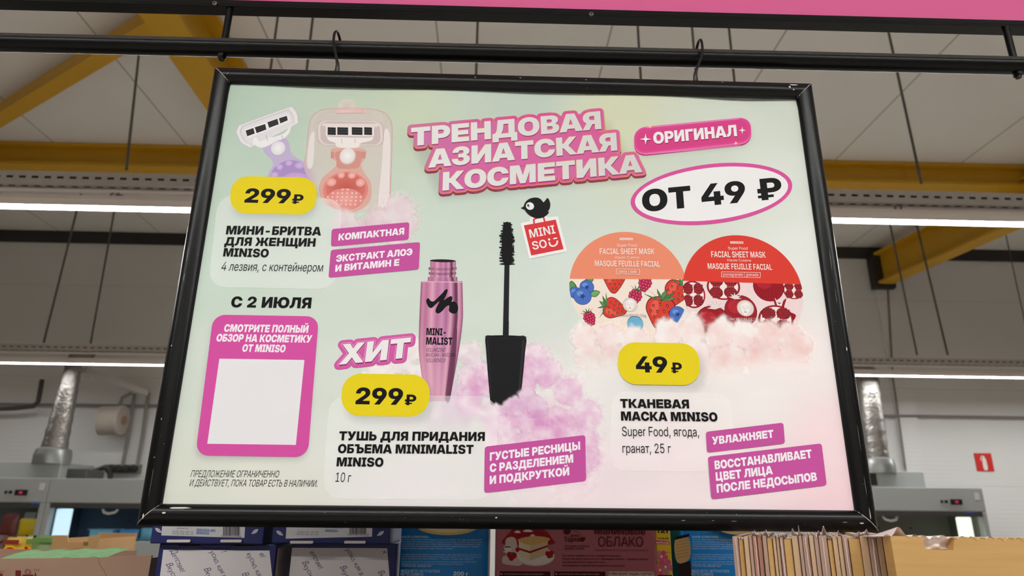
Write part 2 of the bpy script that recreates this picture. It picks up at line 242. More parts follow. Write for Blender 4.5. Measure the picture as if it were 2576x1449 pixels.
GLYPHS_MEDIUM = """
!299;88 224 77 728 222 728 211 224;150 -9 q115 -9 q68 36 68 70 q68 104 q115 149 150 149 q185 149 q231 104 231 70 q231 36 q185 -9
,269;37 -176 78 111 212 111 129 -176
-646;487 352 487 243 158 243 158 352
.269;135 -9 q102 -9 q55 38 55 71 q55 105 q102 151 135 151 q169 151 q216 105 216 71 q216 38 q169 -9
/374;363 762 128 -109 11 -109 246 762
0646;323 -10 q233 -10 q110 79 q47 246 47 363 q47 481 q111 648 q234 738 323 738 q412 738 q536 648 q599 481 599 363 q599 246 q536 79 q413 -10;323 104 q370 104 q433 163 q465 279 465 363 q465 448 q433 564 q370 624 323 624 q276 624 q213 564 q181 448 181 363 q181 279 q213 163 q276 104
1646;93 0 93 112 573 112 573 0;417 728 417 0 282 0 282 603 278 603 108 486 108 613 275 728
2646;72 0 72 100 330 341 q365 375 q414 429 q439 482 439 514 q439 549 q409 599 q355 626 320 626 q283 626 q228 595 q198 538 198 499 68 499 q68 571 q132 679 q245 738 321 738 q395 738 q508 683 q571 585 571 521 q571 478 q538 398 q461 306 396 246 261 118 261 114 579 114 579 0
3646;317 -10 q238 -10 q117 46 q48 147 46 213 183 213 q185 179 q220 129 q279 103 317 103 q355 103 q414 131 q448 185 448 222 q448 257 q414 312 q347 344 298 344 215 344 215 436 388 610 388 614 85 614 85 728 556 728 556 624 319 392 319 421 q403 430 q523 379 q587 280 587 216 q587 149 q518 47 q396 -10
4646;33 142 33 251 326 728 461 728 174 258 174 254 612 254 612 142;387 0 387 175 389 224 389 454 516 454 516 0
6646;325 -10 q251 -10 q134 50 q65 161 65 236 q65 293 q113 408 163 483 331 728 474 728 240 390 210 390 q220 408 q259 442 q316 464 353 464 q421 464 q523 408 q581 306 581 236 q581 163 q515 52 q400 -10;323 99 q361 99 q418 135 q451 195 451 234 q451 273 q418 333 q361 367 323 367 q287 367 q229 333 q196 273 196 234 q196 196 q229 135 q287 99
7646;123 0 431 609 431 613 73 613 73 728 573 728 573 611 265 0
8646;323 -10 q243 -10 q120 43 q50 135 50 195 q50 242 q92 319 q164 370 210 377 210 380 q150 392 q76 481 76 542 q76 599 q140 687 q251 738 323 738 q394 738 q506 688 q569 599 569 542 q569 481 q495 392 436 380 436 377 q481 370 q554 319 q596 242 596 195 q596 135 q526 43 q403 -10;323 94 q362 94 q421 122 q454 172 454 205 q454 239 q420 291 q361 321 323 321 q284 321 q225 291 q191 239 191 205 q191 172 q224 122 q283 94;323 425 q356 425 q406 451 q436 498 436 529 q436 560 q407 606 q356 632 323 632 q289 632 q238 606 q210 560 210 529 q210 498 q238 451 q289 425
9646;321 738 q394 738 q512 677 q581 566 581 491 q581 435 q533 319 482 245 315 0 172 0 405 337 436 337 q426 319 q387 285 q330 264 292 264 q225 264 q122 320 q65 422 65 492 q65 565 q131 675 q247 738;322 628 q286 628 q228 593 q195 532 195 494 q195 455 q228 395 q286 360 322 360 q359 360 q417 394 q450 455 450 493 q450 532 q417 593 q359 628
?553;195 219 195 240 q195 299 q218 366 q264 408 297 428 q331 450 q372 503 372 537 q372 565 q346 605 q301 628 272 628 q243 628 q196 604 q168 557 166 523 36 523 q37 592 q100 688 q206 738 273 738 q342 738 q447 690 q507 602 507 543 q507 483 q452 398 403 368 q373 349 q335 315 q316 271 316 237 316 219;256 -9 q222 -9 q175 36 175 70 q175 104 q222 149 256 149 q291 149 q337 104 337 70 q337 36 q291 -9
A724;18 0 272 728 448 728 706 0 554 0 431 368 q411 431 q368 581 343 675 375 675 q351 580 q309 430 290 368 168 0;171 173 171 283 553 283 553 173
C734;381 -10 q284 -10 q131 79 q44 247 44 363 q44 481 q132 648 q285 738 381 738 q443 738 q549 703 q631 636 q684 541 693 480 554 480 q548 512 q517 562 q473 597 q416 615 384 615 q323 615 q232 555 q182 443 182 363 q182 284 q233 171 q323 112 383 112 q416 112 q472 130 q517 165 q548 215 554 247 693 247 q686 193 q635 99 q554 29 q446 -10
E605;66 0 66 728 556 728 556 611 204 611 204 425 529 425 529 311 204 311 204 116 557 116 557 0
F584;66 0 66 728 545 728 545 611 204 611 204 406 515 406 515 292 204 292 204 0
H736;66 0 66 728 204 728 204 430 532 430 532 728 670 728 670 0 532 0 532 313 204 313 204 0
I440;36 0 36 115 151 115 151 613 36 613 36 728 404 728 404 613 289 613 289 115 404 115 404 0
K698;166 170 166 313 q190 349 q236 413 q287 477 317 513 504 728 673 728 365 377 354 379;66 0 66 728 204 728 204 518 202 339 204 272 204 0;517 0 291 337 377 441 679 0
L561;66 0 66 728 204 728 204 116 528 116 528 0
M913;66 0 66 728 272 728 403 367 q410 345 q429 278 q449 202 q466 130 472 104 442 104 q448 130 q465 201 q485 277 q504 345 511 367 640 728 847 728 847 0 710 0 710 359 q710 382 q711 450 q713 526 q715 604 715 639 727 639 q717 601 q694 520 q671 443 q651 380 644 359 514 0 399 0 267 359 q260 380 q240 443 q217 518 q193 600 182 639 196 639 q197 606 q199 528 q201 451 q202 383 202 359 202 0
N748;66 0 66 728 218 728 463 338 q477 315 q512 254 q549 179 567 137 552 125 q549 163 q544 250 q542 329 542 354 542 728 682 728 682 0 529 0 308 351 q289 382 q250 450 q205 535 176 591 196 597 q199 544 q203 449 q206 374 206 352 206 0
O762;381 -10 q285 -10 q132 79 q44 247 44 363 q44 480 q132 648 q285 738 381 738 q478 738 q630 648 q719 480 719 363 q719 247 q630 79 q478 -10;381 112 q439 112 q529 170 q580 283 580 363 q580 445 q529 557 q439 615 381 615 q323 615 q233 557 q182 444 182 363 q182 283 q233 171 q323 112
Q765;335 246 456 246 526 155 578 93 700 -62 570 -62 488 42 450 94;381 -10 q285 -10 q132 79 q44 247 44 363 q44 480 q132 648 q285 738 381 738 q478 738 q630 648 q719 480 719 363 q719 247 q630 79 q478 -10;381 112 q439 112 q529 170 q580 283 580 363 q580 445 q529 557 q439 615 381 615 q323 615 q233 557 q182 444 182 363 q182 283 q233 171 q323 112
R652;66 0 66 728 346 728 q429 728 q545 669 q606 564 606 493 q606 422 q543 319 q425 263 342 263 147 263 147 376 329 376 q375 376 q436 403 q466 456 466 493 q466 531 q436 584 q374 613 328 613 204 613 204 0;476 0 302 330 451 330 628 0
S650;329 -11 q241 -11 q114 44 q43 150 41 225 176 225 q178 186 q218 132 q285 105 328 105 q371 105 q435 130 q471 175 471 205 q471 232 q441 268 q383 294 340 304 260 323 q163 347 q59 443 59 521 q59 586 q129 684 q250 738 329 738 q409 738 q528 683 q594 584 596 519 464 519 q459 567 q387 622 328 622 q288 622 q230 598 q199 556 199 529 q199 502 q231 465 q287 441 322 433 391 416 q439 405 q518 371 q576 321 q608 252 608 208 q608 141 q542 43 q416 -11
T652;33 611 33 728 619 728 619 611 395 611 395 0 257 0 257 611
U724;362 -11 q273 -11 q139 56 q65 175 65 253 65 728 202 728 202 264 q202 220 q242 151 q314 111 362 111 q411 111 q483 151 q522 220 522 264 522 728 659 728 659 253 q659 175 q585 56 q452 -11
Z648;47 0 47 92 359 517 q386 553 q447 625 478 660 490 615 q443 612 q349 611 302 611 50 611 50 728 600 728 600 635 293 217 q266 179 q203 104 170 67 157 113 q206 115 q302 116 350 116 602 116 602 0
«629;230 70 40 296 230 521 375 521 188 296 375 70;453 70 262 296 453 521 598 521 411 296 598 70
»629;31 70 218 296 31 521 176 521 367 296 176 70;254 70 441 296 254 521 399 521 590 296 399 70
Ё605;66 0 66 728 556 728 556 611 204 611 204 425 529 425 529 311 204 311 204 116 557 116 557 0;419 804 q389 804 q347 845 347 874 q347 903 q389 943 419 943 q449 943 q490 903 490 874 q490 845 q449 804;205 804 q175 804 q133 845 133 874 q133 903 q175 943 205 943 q235 943 q276 903 276 874 q276 845 q235 804
А724;18 0 272 728 448 728 706 0 554 0 431 368 q411 431 q368 581 343 675 375 675 q351 580 q309 430 290 368 168 0;171 173 171 283 553 283 553 173
Б638;66 0 66 728 535 728 535 614 203 614 203 429 361 429 q435 429 q542 380 q600 287 600 222 q600 154 q542 54 q435 0 361 0;203 110 344 110 q402 110 q467 169 467 220 q467 269 q402 325 344 325 203 325
В655;66 0 66 728 350 728 q428 728 q535 679 q588 594 588 539 q588 496 q555 433 q498 392 460 383 460 377 q501 375 q572 332 q616 255 616 201 q616 143 q560 52 q449 0 365 0;203 113 344 113 q411 113 q476 166 476 211 q476 243 q445 292 q387 320 347 320 203 320;203 420 335 420 q369 420 q421 444 q451 489 451 520 q451 562 q392 615 336 615 203 615
Г571;538 728 538 611 204 611 204 0 66 0 66 728
Д839;33 -156 33 116 96 116 q115 131 q147 174 q174 243 q193 347 199 420 224 728 720 728 720 116 806 116 806 -156 672 -156 672 0 167 0 167 -156;253 116 583 116 583 611 351 611 335 420 q329 347 q306 230 q274 144
Е605;66 0 66 728 556 728 556 611 204 611 204 425 529 425 529 311 204 311 204 116 557 116 557 0
З632;316 -10 q235 -10 q115 47 q47 148 46 213 183 213 q184 179 q218 129 q278 103 316 103 q355 103 q414 130 q448 179 448 211 q448 243 q413 292 q348 319 303 319 238 319 238 423 303 423 q341 423 q399 449 q431 495 431 525 q431 556 q402 602 q351 628 316 628 q282 628 q226 602 q193 556 193 523 61 523 q62 586 q128 683 q243 738 317 738 q390 738 q501 684 q563 592 563 535 q563 474 q489 391 429 378 429 374 q480 367 q551 320 q588 248 588 203 q588 142 q518 45 q396 -10
И748;682 0 542 0 542 352 q542 374 q544 449 q549 544 552 597 572 591 q543 535 q497 450 q459 382 440 351 219 0 66 0 66 728 206 728 206 354 q206 329 q203 250 q199 163 196 125 181 137 q199 179 q236 254 q271 315 285 338 529 728 682 728
Й748;682 0 542 0 542 352 q542 374 q544 449 q549 544 552 597 572 591 q543 535 q497 450 q459 382 440 351 219 0 66 0 66 728 206 728 206 354 q206 329 q203 250 q199 163 196 125 181 137 q199 179 q236 254 q271 315 285 338 529 728 682 728;368 796 q322 796 q249 835 q205 903 205 944 287 944 q287 913 q333 872 368 872 q403 872 q449 913 449 944 531 944 q531 903 q488 835 q414 796
К698;66 0 66 728 204 728 204 429 288 429 504 728 667 728 402 374 679 0 516 0 289 313 204 313 204 0
Л740;33 0 33 116 53 116 q89 116 q129 150 q150 239 157 319 190 728 673 728 673 0 536 0 536 611 316 611 288 286 q281 205 q248 95 q192 29 q112 0 57 0
М913;66 0 66 728 272 728 403 367 q410 345 q429 278 q449 202 q466 130 472 104 442 104 q448 130 q465 201 q485 277 q504 345 511 367 640 728 847 728 847 0 710 0 710 359 q710 382 q711 450 q713 526 q715 604 715 639 727 639 q717 601 q694 520 q671 443 q651 380 644 359 514 0 399 0 267 359 q260 380 q240 443 q217 518 q193 600 182 639 196 639 q197 606 q199 528 q201 451 q202 383 202 359 202 0
Н736;66 0 66 728 204 728 204 430 532 430 532 728 670 728 670 0 532 0 532 313 204 313 204 0
О762;381 -10 q285 -10 q132 79 q44 247 44 363 q44 480 q132 648 q285 738 381 738 q478 738 q630 648 q719 480 719 363 q719 247 q630 79 q478 -10;381 112 q439 112 q529 170 q580 283 580 363 q580 445 q529 557 q439 615 381 615 q323 615 q233 557 q182 444 182 363 q182 283 q233 171 q323 112
П736;670 728 670 0 532 0 532 611 204 611 204 0 66 0 66 728
Р640;66 0 66 728 345 728 q427 728 q543 667 q604 558 604 487 q604 416 q542 308 q425 248 342 248 153 248 153 361 327 361 q373 361 q434 393 q465 450 465 487 q465 525 q434 581 q373 612 326 612 204 612 204 0
С734;381 -10 q284 -10 q131 79 q44 247 44 363 q44 481 q132 648 q285 738 381 738 q443 738 q549 703 q631 636 q684 541 693 480 554 480 q548 512 q517 562 q473 597 q416 615 384 615 q323 615 q232 555 q182 443 182 363 q182 284 q233 171 q323 112 383 112 q416 112 q472 130 q517 165 q548 215 554 247 693 247 q686 193 q635 99 q554 29 q446 -10
Т652;33 611 33 728 619 728 619 611 395 611 395 0 257 0 257 611
У668;124 0 124 120 181 120 q218 120 q257 142 265 165 275 194 18 728 175 728 260 539 q284 485 q320 385 q348 294 361 251 320 251 q340 311 q387 456 420 539 496 728 650 728 392 137 q373 93 q323 32 q249 0 194 0
Ф829;377 50 q273 50 q124 126 q44 267 44 364 q44 460 q124 601 q273 678 377 678 452 678 q556 678 q706 601 q786 460 786 364 q786 267 q706 126 q556 50 452 50;381 166 448 166 q516 166 q605 211 q651 299 651 364 q651 429 q605 517 q516 561 448 561 381 561 q314 561 q224 517 q179 429 179 364 q179 299 q224 211 q314 166;347 -39 347 767 483 767 483 -39
Х714;19 0 316 423 316 319 41 728 200 728 285 598 q305 568 q335 516 q361 467 375 440 341 440 q356 466 q382 515 q412 568 433 598 520 728 674 728 403 326 403 426 694 0 533 0 426 159 q408 187 q382 229 q359 269 346 293 368 293 q355 270 q332 230 q305 187 287 159 177 0
Ч697;318 260 q240 260 q125 310 q61 417 61 502 61 728 199 728 199 510 q199 442 q272 374 342 374 q398 374 q490 407 526 433 526 328 q480 294 q380 260;493 0 493 728 631 728 631 0
Ш973;66 728 204 728 204 116 419 116 419 728 554 728 554 116 769 116 769 728 907 728 907 0 66 0
Ы895;157 465 345 465 q428 465 q548 409 q613 306 613 235 q613 163 q549 57 q430 0 349 0 66 0 66 728 204 728 204 114 343 114 q405 114 q477 180 477 237 q477 273 q445 324 q385 352 343 352 157 352;829 728 829 0 691 0 691 728
Ю1030;358 422 358 314 140 314 140 422;204 728 204 0 66 0 66 728;649 -10 q553 -10 q400 79 q311 247 311 363 q311 480 q400 648 q553 738 649 738 q745 738 q898 648 q986 480 986 363 q986 247 q898 79 q745 -10;649 112 q707 112 q797 170 q847 283 847 363 q847 445 q797 557 q707 615 649 615 q591 615 q501 557 q450 444 450 363 q450 283 q501 171 q591 112
а566;216 -10 q164 -10 q82 26 q35 98 35 151 q35 196 q68 256 q126 292 q200 310 240 314 q288 320 q345 328 q372 345 372 363 372 366 q372 390 q351 424 q310 442 281 442 q251 442 q207 424 q180 393 175 374 50 390 q61 439 q124 508 q221 544 282 544 q326 544 q407 523 q469 479 q505 410 505 361 505 0 377 0 377 75 373 75 q360 51 q318 12 q257 -10;251 87 q289 87 q343 116 q373 164 373 194 373 253 q367 249 q341 241 q307 235 q274 230 259 228 q232 224 q189 207 q164 177 164 153 q164 132 q186 102 q225 87
б595;299 -12 q223 -12 q105 56 q38 183 38 274 38 291 q38 359 q56 473 q97 564 q167 630 q272 669 344 674 q378 676 q412 688 q424 710 424 728 532 728 q531 676 q497 611 q419 578 354 573 q285 568 q199 532 q155 451 147 380 149 380 q164 413 q221 469 q299 503 345 503 q406 503 q502 441 q557 330 557 258 q557 180 q492 58 q375 -12;300 94 q339 94 q395 132 q426 203 426 252 q426 302 q396 372 q340 409 301 409 q262 409 q203 371 q170 300 170 251 q170 203 q202 133 q260 94
в562;61 0 61 536 289 536 q387 536 q501 462 501 392 q501 348 q442 290 387 280 q430 277 q492 241 q526 184 526 148 q526 102 q480 36 q390 0 325 0;186 104 323 104 q358 104 q397 136 397 164 q397 196 q358 231 323 231 186 231;186 315 293 315 q331 315 q373 346 373 374 q373 401 q329 431 289 431 186 431
г446;427 536 427 426 195 426 195 0 61 0 61 536
д645;17 -159 17 110 59 110 q77 123 q100 168 q115 229 q125 305 129 348 144 536 544 536 544 110 628 110 628 -159 499 -159 499 0 148 0 148 -159;196 110 417 110 417 427 258 427 252 348 q246 265 q221 147
е581;300 -11 q219 -11 q102 58 q38 182 38 266 q38 348 q102 474 q217 544 294 544 q347 544 q438 509 q507 440 q545 338 545 271 545 232 94 232 94 321 479 321 417 296 q417 340 q389 405 q334 441 295 441 q255 441 q199 405 q170 342 170 302 170 241 q170 194 q202 127 q262 92 303 92 q331 92 q376 108 q407 139 415 161 537 145 q526 98 q460 28 q362 -11
ж842;18 0 217 276 19 536 173 536 327 321 354 321 354 536 488 536 488 321 515 321 668 536 822 536 626 276 824 0 666 0 514 213 488 213 488 0 354 0 354 213 328 213 175 0
з506;252 -7 q185 -7 q88 37 q35 113 35 161 166 161 q167 133 q215 98 251 98 q289 98 q335 135 335 164 q335 195 q285 231 241 231 200 231 200 314 241 314 q279 314 q326 349 326 379 q326 407 q286 442 253 442 q219 442 q173 410 172 382 46 382 q46 429 q100 502 q194 544 254 544 q314 544 q403 504 q453 435 453 392 q453 345 q392 286 344 280 344 277 q408 270 q473 201 473 152 q473 106 q417 34 q317 -7
и607;546 0 413 0 413 332 409 332 177 0 61 0 61 536 194 536 194 204 198 204 428 536 546 536
й607;546 0 413 0 413 332 409 332 177 0 61 0 61 536 194 536 194 204 198 204 428 536 546 536;303 604 q258 604 q184 643 q141 711 141 753 222 753 q222 721 q268 680 304 680 q338 680 q384 721 384 753 466 753 q466 711 q423 644 q350 604
к566;61 0 61 536 195 536 195 317 239 317 402 536 562 536 362 272 564 0 403 0 255 207 195 207 195 0
л593;9 0 9 109 29 109 q49 109 q78 126 q96 166 q107 237 109 291 118 536 532 536 532 0 398 0 398 427 246 427 239 265 q234 171 q192 54 q115 0 57 0
м791;61 0 61 536 264 536 352 301 q361 275 q376 215 q390 154 q402 96 406 71 386 71 q391 95 q402 153 q416 215 q432 275 440 301 527 536 730 536 730 0 599 0 599 221 q599 249 q600 313 q602 380 q603 447 603 479 616 479 q605 433 q580 345 q552 261 538 222 452 0 340 0 252 222 q238 262 q210 346 q184 434 173 479 187 479 q188 449 q189 382 q191 314 q192 250 192 221 192 0
н606;447 331 447 220 158 220 158 331;195 536 195 0 61 0 61 536;544 536 544 0 411 0 411 536
о598;299 -11 q220 -11 q102 58 q38 183 38 266 q38 349 q102 475 q220 544 299 544 q379 544 q496 475 q561 349 561 266 q561 183 q496 58 q379 -11;299 97 q340 97 q396 141 q425 217 425 266 q425 316 q396 392 q340 436 299 436 q259 436 q202 393 q174 316 174 266 q174 217 q202 141 q258 97
п599;538 536 538 0 404 0 404 426 195 426 195 0 61 0 61 536
р615;61 -204 61 536 193 536 193 451 198 451 q210 474 q250 517 q311 544 354 544 q418 544 q518 479 q577 355 577 267 q577 181 q519 56 q419 -10 353 -10 q311 -10 q251 17 q211 60 199 84 195 84 195 -204;317 99 q356 99 q412 142 q441 217 441 268 q441 318 q412 393 q357 435 317 435 q277 435 q221 393 q191 319 191 268 q191 217 q221 141 q277 99
с573;298 -11 q219 -11 q102 59 q38 184 38 266 q38 349 q102 474 q219 544 298 544 q346 544 q427 518 q489 470 q529 403 536 361 410 344 q405 365 q387 399 q359 423 q322 436 300 436 q259 436 q202 393 q174 316 174 266 q174 217 q202 140 q259 97 300 97 q322 97 q359 110 q387 135 q406 170 410 192 537 175 q531 133 q491 64 q428 15 q346 -11
т500;183 0 183 427 9 427 9 536 490 536 490 427 317 427 317 0
у578;62 -197 83 -93 114 -96 q139 -101 q177 -93 q202 -63 208 -37 218 0 14 536 156 536 251 254 q267 204 q291 104 304 52 270 52 q283 104 q309 204 326 254 423 536 564 536 332 -73 q315 -116 q267 -176 q197 -207 150 -207 q124 -207 q78 -201
ч587;301 156 q186 156 q61 257 61 359 61 536 195 536 195 360 q195 309 q249 266 301 266 q342 266 q418 283 460 297 460 187 q440 179 q388 164 q330 156;392 0 392 536 526 536 526 0
ш843;61 536 195 536 195 110 357 110 357 536 486 536 486 110 648 110 648 536 782 536 782 0 61 0
ь568;152 363 312 363 q380 363 q478 318 q530 236 530 182 q530 128 q477 46 q380 0 312 0 61 0 61 536 195 536 195 109 310 109 q351 109 q399 148 399 181 q399 215 q351 255 310 255 152 255
я565;504 0 376 0 376 430 273 430 q219 430 q169 392 169 355 q169 318 q220 281 275 281 430 281 430 184 261 184 q153 184 q37 277 37 356 q37 439 q151 536 257 536 504 536;161 0 14 0 168 242 311 242
"""
